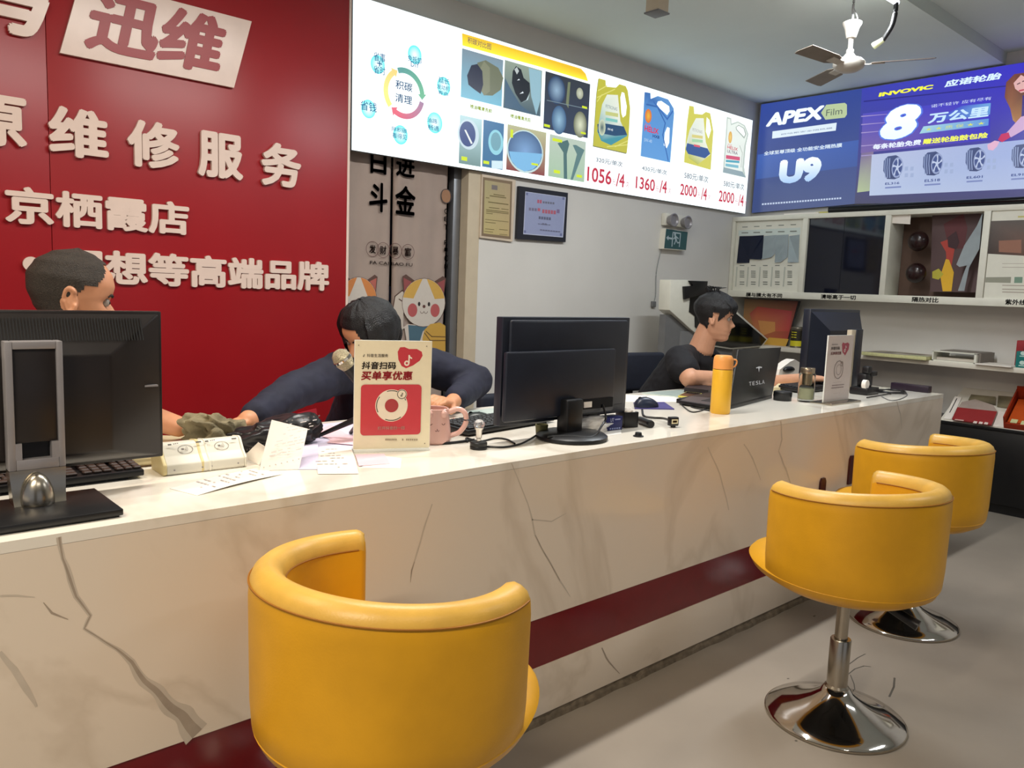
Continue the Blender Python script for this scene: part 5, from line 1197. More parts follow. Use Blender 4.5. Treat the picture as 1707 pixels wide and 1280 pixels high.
P.ell((cc, cd), R0, R0, C(236, 222, 198), n=40); P.ring((cc, cd), R0*.90, R0*.95, SK, .35, 1.9); P.ring((cc, cd), R0*.90, R0*.95, SK, 2.5, 3.6); P.ring((cc, cd), R0*.90, R0*.95, SK, 4.3, 5.4)
P.ell((cc, cd), R0*.42, R0*.42, C(170, 66, 66)); P.ell((cc+R0*.62, cd+R0*.70), R0*.32, R0*.32, C(236, 222, 198)); P.ring((cc+R0*.62, cd+R0*.70), R0*.25, R0*.29, SK); note(P, cc+R0*.62, cd+R0*.68, R0*.17, SK); P.hit = hh
P.text('打开抖音扫一扫', sg(300, 952), sg(572, 912), C(240, 216, 200), .01)
for x0_, x1_ in ((378, 506), (546, 580), (588, 712)):
    n_ = int((x1_-x0_)/20)
    for i in range(n_): P.rect(sg(x0_+i*20, 1058), sg(x0_+i*20+14, 1040), C(150, 134, 112))
for x, y in ((107, 92), (796, 103), (775, 1087)): u, v = P.uv(*sg(x, y)); P.hit = None; P.ell((u, v), .0018, .0018, C(150, 140, 120), n=10); P.hit = hh
P.build('print', GLOSS, as_)
A, B_ = G(1372, 673.5), G(1414, 668); 
as2 = thing('table_sign', 'slim pale sign plate with a red heart standing on a grey base', 'sign', (A+B_)/2)
hit = hitV(A, B_); dU = (B_-A).normalized(); nA = dU.cross(UPV); z2_ = (hit(1381, 559.5).z+hit(1422, 558).z)/2
b = MB(); b.prism([A+dU*.0+Vector((0, 0, .008)), B_+Vector((0, 0, .008)), Vector((B_.x, B_.y, z2_)), Vector((A.x, A.y, z2_))], -nA*.006, bev=.0008); b.build('plate', 'clear_acrylic', as2, world=True)
b = MB(); b.prism([A-dU*.02+nA*.05, B_+dU*.02+nA*.05, B_+dU*.02-nA*.05, A-dU*.02-nA*.05], (0, 0, .008), bev=.002); b.build('base', 'steel', as2, world=True)
P = Print(A, dU, UPV, hit, step=.0002); hh = P.hit; s5 = lambda x, y: (1220+x/8.535, 540+y/8.535); L_ = (B_-A).length
P.poly([(.001, .010), (L_-.001, .010), (L_-.001, z2_-CT-.001), (.001, z2_-CT-.001)], C(214, 202, 196))
P.pp([s5(*p) for p in ((1565, 290), (1580, 262), (1610, 275), (1650, 262), (1672, 285), (1660, 360), (1610, 450), (1572, 400))], C(166, 54, 76)); u, v = P.uv(*s5(1615, 352)); P.hit = None; note(P, u-.002, v, .021, C(226, 200, 200)); P.hit = hh
P.text('抖音扫码', s5(1408, 372), s5(1535, 318), C(110, 96, 92), .02); P.text('买单享优惠', s5(1402, 442), s5(1555, 388), C(166, 100, 104), .02); P.rect(s5(1420, 298), s5(1505, 284), C(150, 140, 134))
u, v = P.uv(*s5(1515, 650)); rv = P.uv(*s5(1515, 520))[1]-v; P.hit = None; P.ring((u, v), rv*.92, rv, C(136, 124, 118)); P.ring((u, v), rv*.52, rv*.58, C(150, 138, 132)); P.ring((u+rv*.62, v+rv*.62), rv*.2, rv*.27, C(136, 124, 118)); P.hit = hh
for x0_, x1_, y in ((1430, 1550, 832), (1415, 1590, 872), (1405, 1580, 908), (1440, 1535, 988)): P.rect(s5(x0_, y), s5(x1_, y-10), C(140, 120, 118))
P.build('print', GLOSS, as2)
# ---- mug
mk('mug_pink', (222, 176, 164), .15, var=.05, scale=8, coat=.3); mk('mug_line', (110, 72, 66), .4)
p = G(722, 736.5); mg = thing('mug', 'pink ceramic mug with a sleepy face beside the cream and red sign', 'mug', p)
b = MB(); b.lathe([(0, 0), (.046, 0), (.050, .004), (.052, .012), (.0475, .05), (.043, .085), (.0425, .098), (.0405, .100), (.039, .098), (.040, .085), (.046, .02), (0, .012)], 48); b.build('body', 'mug_pink', mg)
vd = Vector((CR.x, CR.y, 0)).normalized(); td = Vector((-CF.x, -CF.y, 0)).normalized()
b = MB(); b.tube([vd*.040+Vector((0, 0, .088)), vd*.066+Vector((0, 0, .098)), vd*.088+Vector((0, 0, .088)), vd*.092+Vector((0, 0, .060)), vd*.075+Vector((0, 0, .032)), vd*.049+Vector((0, 0, .020))], .0075, 12); b.build('handle', 'mug_pink', mg)
def on_mug(a, z): d = (td*math.cos(a)+vd*math.sin(a)); r_ = .052-(.0092)*min(1, z/.085); return d*(r_+.0008)+Vector((0, 0, z))
b = MB()
for s_ in (-1, 1): b.tube([on_mug(.32+s_*.42+k_*.1, .060-.004*math.cos(k_*1.4)) for k_ in (-1.2, -.5, .5, 1.2)], .0009, 6)
b.tube([on_mug(.32-.12, .042), on_mug(.32-.06, .039), on_mug(.32, .042), on_mug(.32+.06, .039), on_mug(.32+.12, .042)], .0008, 6); b.tube([on_mug(.32, .042), on_mug(.32, .046)], .001, 6); b.build('painted_face', 'mug_line', mg)
b = MB()
for s_ in (-1, 1): b.ball(on_mug(.32+s_*.5, .088)*.98, (.010, .010, .012), seg=14)
b.build('ear', 'mug_pink', mg)
# ---- mice
def mouse(label, p, az, m, L=.11, W_=.062, H_=.036):
    t = thing('computer_mouse', label, 'mouse', p, az)
    b = MB(); bm_ = bmesh.new(); bmesh.ops.create_uvsphere(bm_, u_segments=32, v_segments=20, radius=1)
    for v in bm_.verts:
        x, y, z = v.co; k_ = 1-.12*(1-x)*.5*abs(y); v.co = Vector((x*L/2, y*W_/2*(1-.10*math.cos(x*2.4)), max(0, z+.15)*H_*(.85+.15*x*-1)))
    b.add(bm_); b.build('shell', m, t, angle=60)
    b = MB(); b.cyl((-L*.27, -.004, H_*.80), (-L*.27, .004, H_*.80), .008, n=18); b.build('wheel', 'black_gloss', t)
    b = MB(); b.tube([(-L*.46, -.0, .008), (-L*.2, 0, H_*.86), (0, 0, H_*1.005)], .0008, 5); b.build('seam', 'black_gloss', t)
    return t
mk('mouse_green', (36, 42, 42), .35); mk('mouse_navy', (30, 38, 58), .35); mk('pad_purple', (72, 66, 122), .8)
mouse('dark green computer mouse behind the pink mug handle', G(799, 704), math.radians(-25), 'mouse_green')
qp = [g3(*p) for p in ((1058, 682), (1124, 683), (1107, 671.5), (1056, 672))]
flat('mouse_pad', qp, CT+.0003, .004, 'pad_purple', 'small purple mouse pad beside the black cube box', 'mouse pad')
pm = G(1077, 680); mouse('navy computer mouse on the purple pad', Vector((pm.x, pm.y, CT+.0045)), math.radians(-20), 'mouse_navy', .105, .062, .04)
mk('pen_red', (166, 92, 80), .35); b = MB(); b.cyl(g3(756, 702, .006), g3(789, 716, .006), .0045, n=12); b.cyl(g3(789, 716, .006), g3(793, 717.7, .006), .0045, .001, 12); tag(b.build('pen', 'pen_red'), 'reddish pen lying between the pink mug and the keyboard', 'pen')
# ---- crystal knob
mk('crystal', (235, 235, 240), .02, trans=.85, ior=1.5, var=0.)
p = G(797.5, 748); kb = thing('crystal_knob', 'faceted crystal knob on a chrome neck and black puck', 'knob', p)
b = MB(); b.lathe([(0, 0), (.0235, 0), (.024, .002), (.024, .009), (.0232, .010), (.024, .011), (.024, .018), (.022, .020), (0, .020)], 40); b.build('puck', 'black_plastic', kb)
b = MB(); b.lathe([(.006, .020), (.006, .030), (.0085, .032), (.0088, .052), (.012, .056), (.0125, .060), (0, .060)], 32); b.build('neck', 'chrome', kb)
b = MB(); bm_ = bmesh.new(); bmesh.ops.create_icosphere(bm_, subdivisions=2, radius=.0165); b.add(bm_, mtx=Matrix.Translation((0, 0, .070)) @ Matrix.Diagonal((1, 1, .8, 1))); b.build('crystal_head', 'crystal', kb, smooth=False)
# ---- upright monitor in the middle
yN = 1.69; aq, bq, cq_, dq = onY(841, 528, yN), onY(1051, 529.5, yN), onY(831, 708.5, yN), onY(1041.5, 689, yN)
nx0, nx1, nz1, nz0 = (aq.x+cq_.x)/2, (bq.x+dq.x)/2, (aq.z+bq.z)/2, (cq_.z+dq.z)/2
mm = thing('monitor', 'upright dark monitor on a round foot in the middle of the counter', 'monitor', ((nx0+nx1)/2, yN, CT))
b = MB(); b.box((nx0, yN, nz0), (nx1, yN+.03, nz1), bev=.003); b.box((nx0+.010, yN+.0301, nz0+.014), (nx1-.010, yN+.0312, nz1-.010), mi=1); b.build('bezel', ['monitor_navy', 'screen_dark'], mm, world=True)
b = MB(); b.box((nx0+.02, yN-.014, nz0+.03), (nx1-.02, yN+.002, nz1-.008), bev=.008); b.build('back_shell', 'monitor_navy', mm, world=True)
r1, r2 = onY(872, 586, yN-.03), onY(1028, 586, yN-.03)
b = MB(); b.box((r1.x-.06, yN-.03, nz0+.015), (r2.x, yN-.012, r1.z), bev=.007); b.build('lower_box', 'monitor_navy', mm, world=True)
r3, r4 = onY(955, 690, yN-.032), onY(1022, 662, yN-.032); b = MB(); b.box((r3.x, yN-.0325, nz0+.03), (r4.x, yN-.029, r4.z)); b.build('port_recess', 'black_gloss', mm, smooth=False, world=True)
b = MB(); r5_ = onY(980, 676, yN-.034); b.box((r5_.x-.018, yN-.0345, r5_.z-.006), (r5_.x+.018, yN-.032, r5_.z+.012)); b.build('sticker', 'white_paper', mm, smooth=False, world=True)
fc = G(953, 731); ncx = onY(955, 700, yN-.03).x
b = MB(); b.lathe([(0, 0), (.108, 0), (.112, .004), (.111, .012), (.100, .019), (.03, .024), (0, .024)], 56, mtx=Matrix.Translation((fc.x, fc.y, CT)) @ Matrix.Diagonal((1, .95, 1, 1))); b.build('foot', 'black_plastic', mm, world=True)
b = MB(); b.box((fc.x-.035, fc.y-.012, CT+.018), (fc.x+.035, yN-.014, nz0+.07), bev=.008); b.build('neck', 'black_plastic', mm, world=True)
b = MB(); b.tube([Vector((r4.x-.05, yN-.034, nz0+.04)), Vector((r4.x-.045, yN-.045, CT+.05)), g3(1002, 726, .03), g3(985, 738, .018, -.004), g3(950, 738, .02), g3(912, 738, .018)], .0035, 8); b.build('cable', 'black_plastic', mm, world=True)
mk('cup_olive', (96, 92, 56), .6, var=.2); p = G(912, 727); b = MB(); b.lathe([(0, 0), (.017, 0), (.020, .034), (.018, .034), (.015, .003), (0, .003)], 24, mtx=Matrix.Translation(p+Vector((-.005, .02, 0)))); tag(b.build('paper_cup', 'cup_olive'), 'small olive pot behind the round monitor foot', 'pot')
mk('bag_white', (226, 222, 216), .35, var=.04); crumple('plastic_bag', 'crumpled white plastic bag behind the middle monitor foot', 'bag', G(992, 722)+Vector((.01, .03, 0)), (.085, .038, .030), 'bag_white', .5, 1.7, 11.3)
sheet('wrapper', 'flat white wrapper edge in front of the blue box', [g3(1000, 729), g3(1036, 723), g3(1034, 716), g3(990, 722)], 'bag_white', 'wrapper', curl=.003)
# ---- blue box, black cube, plug, cap
mk('box_blue', (26, 34, 96), .4); p = G(1019, 718); p2 = G(1038.5, 716)
bb = thing('small_box', 'small blue carton with white lettering behind the middle monitor', 'box', p)
ang = math.atan2(p2.y-p.y, p2.x-p.x); b = MB(); b.box((-.02, 0, 0), (.048, .045, .045), bev=.001); o = b.build('carton', 'box_blue', bb); bb.rotation_euler.z = ang
P = Print((-.02, 0, 0), (1, 0, 0), (0, 0, 1)); P.hit = None; P.textuv('UT', .014, .029, .030, .041, C(214, 220, 236), .03); P.poly([(.034, .034), (.058, .034), (.058, .038), (.034, .038)], C(150, 156, 196))
for k_ in range(5): P.poly([(.012+k_*.010, .004), (.019+k_*.010, .004), (.019+k_*.010, .009), (.012+k_*.010, .009)], C(150, 160, 206))
P.build('print', PAPER, bb, world=False)
p = G(1041, 713.5); cb = thing('cube_box', 'black cube box with a white torn top beside the navy mouse', 'box', p, math.radians(-14))
b = MB(); b.box((0, 0, 0), (.056, .055, .052), bev=.002); b.build('case', 'black_plastic', cb)
b = MB(); bm_ = bmesh.new(); bmesh.ops.create_icosphere(bm_, subdivisions=4, radius=1)
for v in bm_.verts: k_ = 1+.25*noise.noise(v.co*3+Vector((4, 1, 2))); v.co = Vector((.028+v.co.x*.027*k_, .027+v.co.y*.026*k_, .0505+max(0, v.co.z)*.012*k_))
b.add(bm_); b.build('tissue', 'white_paper', cb)
b = MB(); b.cyl(g3(1066, 706, .0125), g3(1083, 712.5, .0125), .0125, n=24); b.cyl(g3(1083, 712.5, .0125), g3(1085.5, 713.4, .0125), .0135, .012, 24); tag(b.build('flashlight', 'black_plastic'), 'short black cylinder lying beside the black cube box', 'torch')
p = G(1122, 712.5); pg = thing('plug', 'black square connector plug with a metal mouth lying on its cable', 'connector', p, math.radians(-20))
b = MB(); b.box((-.017, -.008, .006), (.017, .012, .036), bev=.003); b.box((-.006, -.004, 0), (.008, .008, .008), bev=.002); b.build('shell', 'black_plastic', pg)
b = MB(); b.box((-.012, -.0086, .014), (.012, -.0078, .029)); b.build('mouth', 'cream_plastic', pg, smooth=False); b = MB(); b.box((-.008, -.0092, .018), (.008, -.0085, .025)); b.build('contacts', 'black_gloss', pg, smooth=False)
b = MB(); b.tube([p+Vector((0, .012, .022)), g3(1105, 703, .012), g3(1088, 700, .008), g3(1073, 698, .01), g3(1070, 692, .02)], .0042, 8); b.build('cable', 'black_plastic', pg, world=True)
p = G(1064, 727.5); b = MB(); b.lathe([(0, 0), (.0165, 0), (.0165, .003), (.0115, .004), (.010, .013), (.008, .014), (0, .014)], 28, mtx=Matrix.Translation(p) @ Matrix.Rotation(.3, 4, 'Z')); tag(b.build('bottle_cap', 'black_plastic'), 'small black cap lying in front of the black cube box', 'cap')
# ---- cables
def cable(label, pts, r=.003, name='cable', m='black_plastic'):
    b = MB(); b.tube([Vector((p.x, p.y, CT+r+dz)) for p, dz in pts], r, 8); tag(b.build(name, m), label, 'cable')
cable('black cable running from the sign past the crystal knob', [(G(706, 740), .0), (G(740, 741), 0), (G(770, 738), 0), (G(790, 735), .0)], .0038)
cable('thin black cable curling in front of the keyboard', [(G(812, 746), 0), (G(840, 747), 0), (G(866, 742), 0), (G(884, 735), .003), (G(897, 727), .004), (G(910, 718), .006)])
cable('thin black cable looping under the keyboard edge', [(G(779, 738), .0), (G(778, 733), .002), (G(800, 737), .0), (G(826, 732), 0), (G(845, 734), 0), (G(858, 741), 0)], .0028)
cable('thin black cable looping on the counter in front of the dark slab', [(G(1150, 668), .0), (G(1133, 670), 0), (G(1142, 681), 0), (G(1156, 688), 0), (G(1178, 681), .0), (G(1166, 672), .004), (G(1152, 679), .0), (G(1185, 686), 0)], .0026)
# ---- papers, slab, pouch behind
sheet('paper_sheet', 'white papers spread at the rear edge of the counter behind the mouse', [g3(1043, 670), g3(1150, 670), g3(1120, 661), g3(1043, 658)], 'white_paper', curl=.001)
mk('glass_green', (198, 214, 208), .12); flat('desk_mat', [g3(*p) for p in ((1070, 656), (1160, 666), (1200, 656), (1146, 650))], CT+.0003, .004, 'glass_green', 'pale green glass mat at the rear edge of the counter', 'mat')
flat('desk_mat', [g3(*p) for p in ((776, 692), (850, 690), (850, 678), (782, 686))], CT+.0003, .003, 'glass_green', 'pale green glass mat behind the dark green mouse', 'mat')
mk('pouch_black', (38, 30, 34), .5); pq = [g3(*p) for p in ((1140, 655), (1180, 660), (1190, 653), (1150, 649))]; flat('pouch', pq, CT+.0045, .022, 'pouch_black', 'black pouch on the pale green mat by a bare forearm', 'pouch')
mk('phone_yellow', (206, 196, 96), .4); pq = [g3(*p) for p in ((1130, 664), (1158, 667.5), (1170, 660), (1144, 657))]
pt = thing('mobile_phone', 'mobile phone in a yellow case in front of the black pouch', 'phone', pq[0]); b = MB(); b.prism([Vector((p.x, p.y, CT+.0045)) for p in pq], (0, 0, .008), bev=.001); b.build('case', 'phone_yellow', pt, world=True)
cen = sum(pq, Vector())/4; b = MB(); b.prism([Vector((cen.x+(p.x-cen.x)*.9, cen.y+(p.y-cen.y)*.9, CT+.0126)) for p in pq], (0, 0, .0006)); b.build('screen', 'screen_dark', pt, smooth=False, world=True)
mk('slab_grey', (70, 72, 78), .3); pq = [g3(*p) for p in ((1131, 675), (1188, 684), (1205, 672), (1150, 667))]
sb_ = thing('tablet', 'thick dark tablet lying beside the yellow flask', 'tablet', pq[0]); b = MB(); b.prism([Vector((p.x, p.y, CT+.0045)) for p in pq], (0, 0, .014), bev=.003); b.build('body', 'black_plastic', sb_, world=True)
cen = sum(pq, Vector())/4; b = MB(); b.prism([Vector((cen.x+(p.x-cen.x)*.92, cen.y+(p.y-cen.y)*.92, CT+.0186)) for p in pq], (0, 0, .0006)); b.build('screen', 'slab_grey', sb_, smooth=False, world=True)
# ---- yellow flask
mk('flask_yellow', (232, 178, 48), .35, var=.03); mk('flask_orange', (236, 160, 84), .4, var=.03)
p = G(1200, 688.5); dep = (p-O0).dot(CF); r_ = 16.4*dep/FPX; zt_ = onY(1203, 592, p.y).z-CT
fk = thing('flask', 'tall yellow vacuum flask with a peach cup lid', 'flask', p)
b = MB(); b.lathe([(0, 0), (r_*.92, 0), (r_, .006), (r_, zt_*.745), (r_*.97, zt_*.757), (0, zt_*.757)], 48); b.build('body', 'flask_yellow', fk)
b = MB(); b.lathe([(r_*.90, zt_*.757), (r_*.90, zt_*.767)], 48); b.build('gasket', 'black_plastic', fk)
b = MB(); b.lathe([(r_*.9, zt_*.767), (r_*.985, zt_*.767), (r_*.985, zt_*.90), (r_*.93, zt_*.965), (r_*.78, zt_*.995), (0, zt_)], 48); b.build('cup_lid', 'flask_orange', fk)
b = MB(); b.tube([vd*(r_*.95)+Vector((0, 0, zt_*.93)), vd*(r_+.010)+Vector((0, 0, zt_*.925)), vd*(r_+.014)+Vector((0, 0, zt_*.88)), vd*(r_+.008)+Vector((0, 0, zt_*.82)), vd*(r_*.95)+Vector((0, 0, zt_*.80))], .003, 8); b.build('strap_loop', 'flask_orange', fk)
# ---- laptop
BL, BR = G(1216, 682.5), G(1287, 664); zz_ = CT+.232; TL, TR = onZ(1231, 582.5, zz_), onZ(1302.5, 579, zz_)
lp = thing('laptop', 'black laptop with a white emblem and lettering on its raised lid', 'laptop', (BL+BR)/2)
U_ = (BR-BL); upL = Vector((0, 0, .012)); nL = U_.cross(TL-BL-upL).normalized(); TR = hitP(BL+upL, nL)(1302.5, 579)
b = MB(); b.prism([BL+upL, BR+upL, TR, TL], -nL*.008, bev=.0015); b.build('lid', 'black_plastic', lp, world=True)
bk = Vector((-U_.y, U_.x, 0)).normalized()
if bk.y < 0: bk = -bk
b = MB(); b.prism([BL, BR, BR+bk*.23, BL+bk*.23], (0, 0, .018), bev=.002); b.build('base', 'black_plastic', lp, world=True)
b = MB(); b.prism([BL+U_*.04+bk*.03+Vector((0, 0, .0182)), BR-U_*.04+bk*.03+Vector((0, 0, .0182)), BR-U_*.04+bk*.13+Vector((0, 0, .0182)), BL+U_*.04+bk*.13+Vector((0, 0, .0182))], (0, 0, .002)); b.build('key_area', 'key_black', lp, smooth=False, world=True)
P = Print(BL+upL, U_, nL.cross(U_), hitP(BL+upL, nL), step=.0004)
if P.n.dot(nL) < 0: P.n = nL
LW = C(206, 208, 214)
P.o = P.o
l4 = lambda x, y: (960+x/4, 440+y/4)
for t, x in zip('TESLA', (1155, 1177, 1199, 1220, 1239)): P.text(t, l4(x, 812+(1155-x)*.14), l4(x+15, 784+(1155-x)*.14), LW, .0)
P.pp([l4(*p) for p in ((1198, 690), (1218, 683), (1238, 686), (1236, 694), (1222, 692), (1217, 722), (1212, 693), (1200, 697))], LW)
P.build('print', PAPER, lp)
# ---- small things around the laptop and the far monitor
p = G(1304, 667); b = MB(); r_ = 14.5*(p-O0).dot(CF)/FPX; b.lathe([(0, 0), (r_, 0), (r_, .016), (r_*1.04, .018), (r_*1.04, .036), (r_*.95, .040), (0, .038)], 36, mtx=Matrix.Translation(p)); tag(b.build('speaker_puck', 'black_plastic'), 'round black puck beside the glass tumbler', 'puck')
keyboard('black keyboard in front of the far monitor behind the tumbler', Vector((3.56, 1.86, 0)), math.radians(-2), L=.43, D=.13)
y5 = 2.18
b = MB(); b.prism([onY(x, y, y5) for x, y in ((1297, 630), (1300, 616), (1317, 603), (1325, 599), (1340, 608), (1341, 628))]+[Vector((onY(1341, 628, y5).x, y5, CT+.0005)), Vector((onY(1297, 630, y5).x, y5, CT+.0005))], (0, .05, 0)); tag(b.build('paper_pile', 'white_paper', smooth=False), 'pile of folded white papers behind the laptop', 'papers')
q = onY(1315, 616, y5-.02); b = MB(); bm_ = bmesh.new(); bmesh.ops.create_uvsphere(bm_, u_segments=28, v_segments=16, radius=1); b.add(bm_, mtx=Matrix.Translation(q) @ Matrix.Diagonal((.05, .022, .018, 1))); tag(b.build('glasses_case', 'black_plastic'), 'black oval case against the pile of white papers', 'case')
bk_ = [g3(*p) for p in ((1288, 652), (1333, 650), (1342, 642), (1300, 642))]; flat('notebook', bk_, CT+.0005, .016, 'cream_plastic', 'cream notebook under the bare forearm beside the laptop', 'notebook')
# ---- glass tumbler
mk('glass_wall', (240, 244, 240), .03, trans=1., ior=1.12, var=0.); mk('tea', (238, 234, 200), .15, trans=.30, ior=1.15, var=0.); mk('lid_bronze', (168, 150, 128), .25, .8)
p = G(1342.5, 669); r_ = 13.2*(p-O0).dot(CF)/FPX; ht = onY(1345, 613, p.y).z-CT
gt = thing('tumbler', 'clear glass tumbler of pale tea with a metal lid', 'tumbler', p)
b = MB(); b.lathe([(0, 0), (r_*.95, 0), (r_, .005), (r_, ht*.84), (r_*.93, ht*.84), (r_*.92, .012), (0, .012)], 40); b.build('glass', 'glass_wall', gt)
b = MB(); b.lathe([(0, .0125), (r_*.90, .0125), (r_*.90, ht*.40), (0, ht*.40)], 40); b.build('tea', 'tea', gt)
b = MB(); b.lathe([(r_*.60, ht*.50), (r_*.62, ht*.84)], 32); b.build('strainer', 'lid_bronze', gt)
b = MB(); b.lathe([(0, ht*.84), (r_*.86, ht*.84), (r_*.88, ht*.86), (r_*.88, ht*.985), (r_*.84, ht), (0, ht)], 40); b.build('lid', 'lid_bronze', gt)
# ---- far monitor and folder beside it
p1, p2 = onY(1352, 517, 1.98), onY(1434.6, 515, 1.98)
ya, yb2_ = 1.97, 2.01
mr = thing('monitor', 'dark monitor at the far end of the counter behind the slim pale sign', 'monitor', ((p1.x+p2.x)/2, 1.98, CT))
zl = onY(1346, 640, 1.98).z-.02
b = MB(); b.box((p1.x, 1.98, zl), (p2.x, 2.02, (p1.z+p2.z)/2), bev=.004); b.box((p1.x+.012, 2.0201, zl+.016), (p2.x-.012, 2.0215, p1.z-.014), mi=1); b.build('bezel', ['monitor_navy', 'screen_dark'], mr, world=True)
b = MB(); bm_ = bmesh.new(); o_ = [(p1.x+.006, zl+.006), (p2.x-.006, zl+.006), (p2.x-.006, p1.z-.006), (p1.x+.006, p1.z-.006)]; i_ = [(p1.x+.10, zl+.05), (p2.x-.09, zl+.05), (p2.x-.09, p1.z-.10), (p1.x+.10, p1.z-.10)]
A_ = [bm_.verts.new((x, 1.981, z)) for x, z in o_]; B2 = [bm_.verts.new((x, 1.92, z)) for x, z in i_]
for k_ in range(4): bm_.faces.new((A_[k_], A_[(k_+1) % 4], B2[(k_+1) % 4], B2[k_]))
bm_.faces.new(B2); bm_.faces.new(A_[::-1]); bmesh.ops.recalc_face_normals(bm_, faces=bm_.faces); b.add(bm_); b.build('back_shell', 'monitor_navy', mr, smooth=False, world=True)
mx = (p1.x+p2.x)/2; b = MB(); b.box((mx-.03, 1.93, CT+.008), (mx+.03, 1.96, zl+.1), bev=.004); b.build('neck', 'black_plastic', mr, world=True)
b = MB(); b.box((mx-.12, 1.86, CT), (mx+.12, 2.03, CT+.012), bev=.003); b.build('base', 'black_plastic', mr, world=True)
yF_ = 1.80; q0, q1, q2 = onY(1421, 560, yF_), onY(1439.5, 549, yF_), onY(1424, 640, yF_)
fo = thing('file_case', 'narrow dark upright case with a pale edge beside the far monitor', 'case', (q1.x, yF_, CT)); 
b = MB(); b.box((q0.x+.045, yF_, CT), (q1.x, yF_+.03, q1.z), bev=.002); b.build('cover', 'monitor_navy', fo, world=True)
b = MB(); b.box((q0.x, yF_+.004, CT), (q0.x+.044, yF_+.028, q1.z-.003), bev=.001); b.build('edge', 'jamb', fo, world=True)
# ---- desk device, cable coil, long box
p = G(1446, 657); dv = thing('scanner_stand', 'black desk device with an upright holder at the far end of the counter', 'device', p)
b = MB(); b.box((-.07, -.03, 0), (.06, .06, .035), bev=.006); b.build('base', 'black_plastic', dv); b = MB(); b.box((-.03, .0, .035), (.05, .045, .10), bev=.008); b.build('body', 'black_plastic', dv); b = MB(); b.box((-.02, -.005, .10), (.02, .03, .135), bev=.006); b.box((.02, -.005, .085), (.085, .02, .11), bev=.006); b.build('holder', 'black_plastic', dv)
b = MB(); b.cyl((-.055, -.02, .052), (-.055, .0, .052), .022, n=24); b.build('paper_reel', 'white_paper', dv)
for i, lab in enumerate(('coil of black cable beside the far desk device',)):
    c = G(1485, 655); b = MB(); b.tube([Vector((c.x+.075*math.cos(t)*(1+.12*math.sin(t*1.7)), c.y+.06*math.sin(t)*(1+.1*math.cos(t*2.3)), CT+.006+.006*(k_ % 5)/5)) for k_, t in enumerate([i_*.5 for i_ in range(46)])]+[G(1445, 664)+Vector((0, 0, .004))], .0032, 7, smooth=3); tag(b.build('cable', 'black_plastic'), lab, 'cable')
cable('thin grey cable looping to the corner of the counter', [(G(1508, 652), 0), (G(1512, 659), 0), (G(1500, 666), 0), (G(1484, 668), 0), (G(1470, 662), 0)], .0022, m='grey_panel')
mk('box_plum', (38, 24, 40), .4); c = G(1499, 651); 
b = MB(); b.box((4.245, onX(1551, 648, 4.27).y, CT), (4.29, onX(1488, 640, 4.27).y, CT+.034), bev=.003); tag(b.build('long_box', 'box_plum'), 'long dark plum box lying at the end of the counter', 'box')
# ---- tilted display kiosk behind the man at the laptop
yk = 3.12; kd = thing('display_kiosk', 'white-edged tilted display kiosk in the room corner behind the man at the laptop', 'kiosk', (onY(1190, 560, yk).x, yk, 0))
k6 = lambda x, y: (1100+x/6.735, 450+y/6.735)
o1 = [(125, 112), (330, 112), (345, 118), (600, 230), (840, 445), (1215, 775), (1148, 862), (800, 890), (600, 860), (350, 668), (110, 450)]
b = MB(); b.prism([onY(*k6(*p), yk) for p in o1], (0, .09, 0), bev=.003); b.build('casing', 'white_board', kd, world=True)
scr = [(345, 210), (600, 240), (830, 470), (1190, 780), (1135, 848), (800, 872), (600, 840), (390, 640), (388, 520), (325, 470)]
b = MB(); b.prism([onY(*k6(*p), yk-.001) for p in scr], (0, -.004, 0)); b.build('screen', 'screen_dark', kd, smooth=False, world=True)
b = MB(); b.prism([onY(*k6(*p), yk-.02) for p in ((340, 120), (540, 126), (525, 260), (375, 300), (285, 330), (278, 185), (375, 178))], (0, .019, 0), bev=.002); b.build('camera_box', 'black_plastic', kd, world=True)
q = onY(*k6(300, 560), yk); b = MB(); b.box((q.x-.02, yk+.02, 0), (q.x+.60, yk+.20, onY(*k6(420, 690), yk).z), bev=.004); b.box((onY(*k6(112, 500), yk).x, yk+.03, onY(*k6(112, 800), yk).z-.2), (q.x+.2, yk+.08, onY(*k6(112, 470), yk).z-.02)); b.build('pedestal', 'grey_panel', kd, world=True)
# ================================================================== people
mk('skin_tan', (196, 138, 104), .5, var=.05, scale=30); mk('skin_fair', (202, 150, 120), .5, var=.05, scale=30); mk('skin_woman', (206, 146, 108), .5, var=.05, scale=30)
mk('hair_black', (16, 15, 18), .45, var=.3, scale=120, bump=.5, bscale=300); mk('hair_short', (46, 38, 31), .6, var=.35, scale=160, bump=.6, bscale=400)
mk('shirt_black', (20, 20, 26), .8, var=.15, scale=20, bump=.15, bscale=24); mk('shirt_navy', (30, 32, 50), .8, var=.2, scale=16, bump=.25, bscale=20)
mk('eye_white', (150, 140, 132), .3); mk('iris_dark', (22, 14, 10), .15); mk('brow', (30, 24, 22), .8); mk('lip', (168, 96, 84), .45)
def interp(tab, z):
    if z <= tab[0][0]: return tab[0][1]
    for (a, x), (b_, y) in zip(tab, tab[1:]):
        if z <= b_:
            t = (z-a)/(b_-a); t = t*t*(3-2*t)*.5+t*.5; return x+(y-x)*t
    return tab[-1][1]
HF = [(0, .052), (.010, .074), (.022, .078), (.034, .0765), (.042, .082), (.051, .0785), (.060, .085), (.074, .0795), (.10, .077), (.118, .0735), (.132, .082), (.155, .086), (.18, .080), (.205, .062), (.222, .038), (.235, .002)]
HB = [(0, .012), (.03, .036), (.06, .056), (.095, .084), (.13, .098), (.165, .100), (.195, .086), (.22, .054), (.235, .002)]
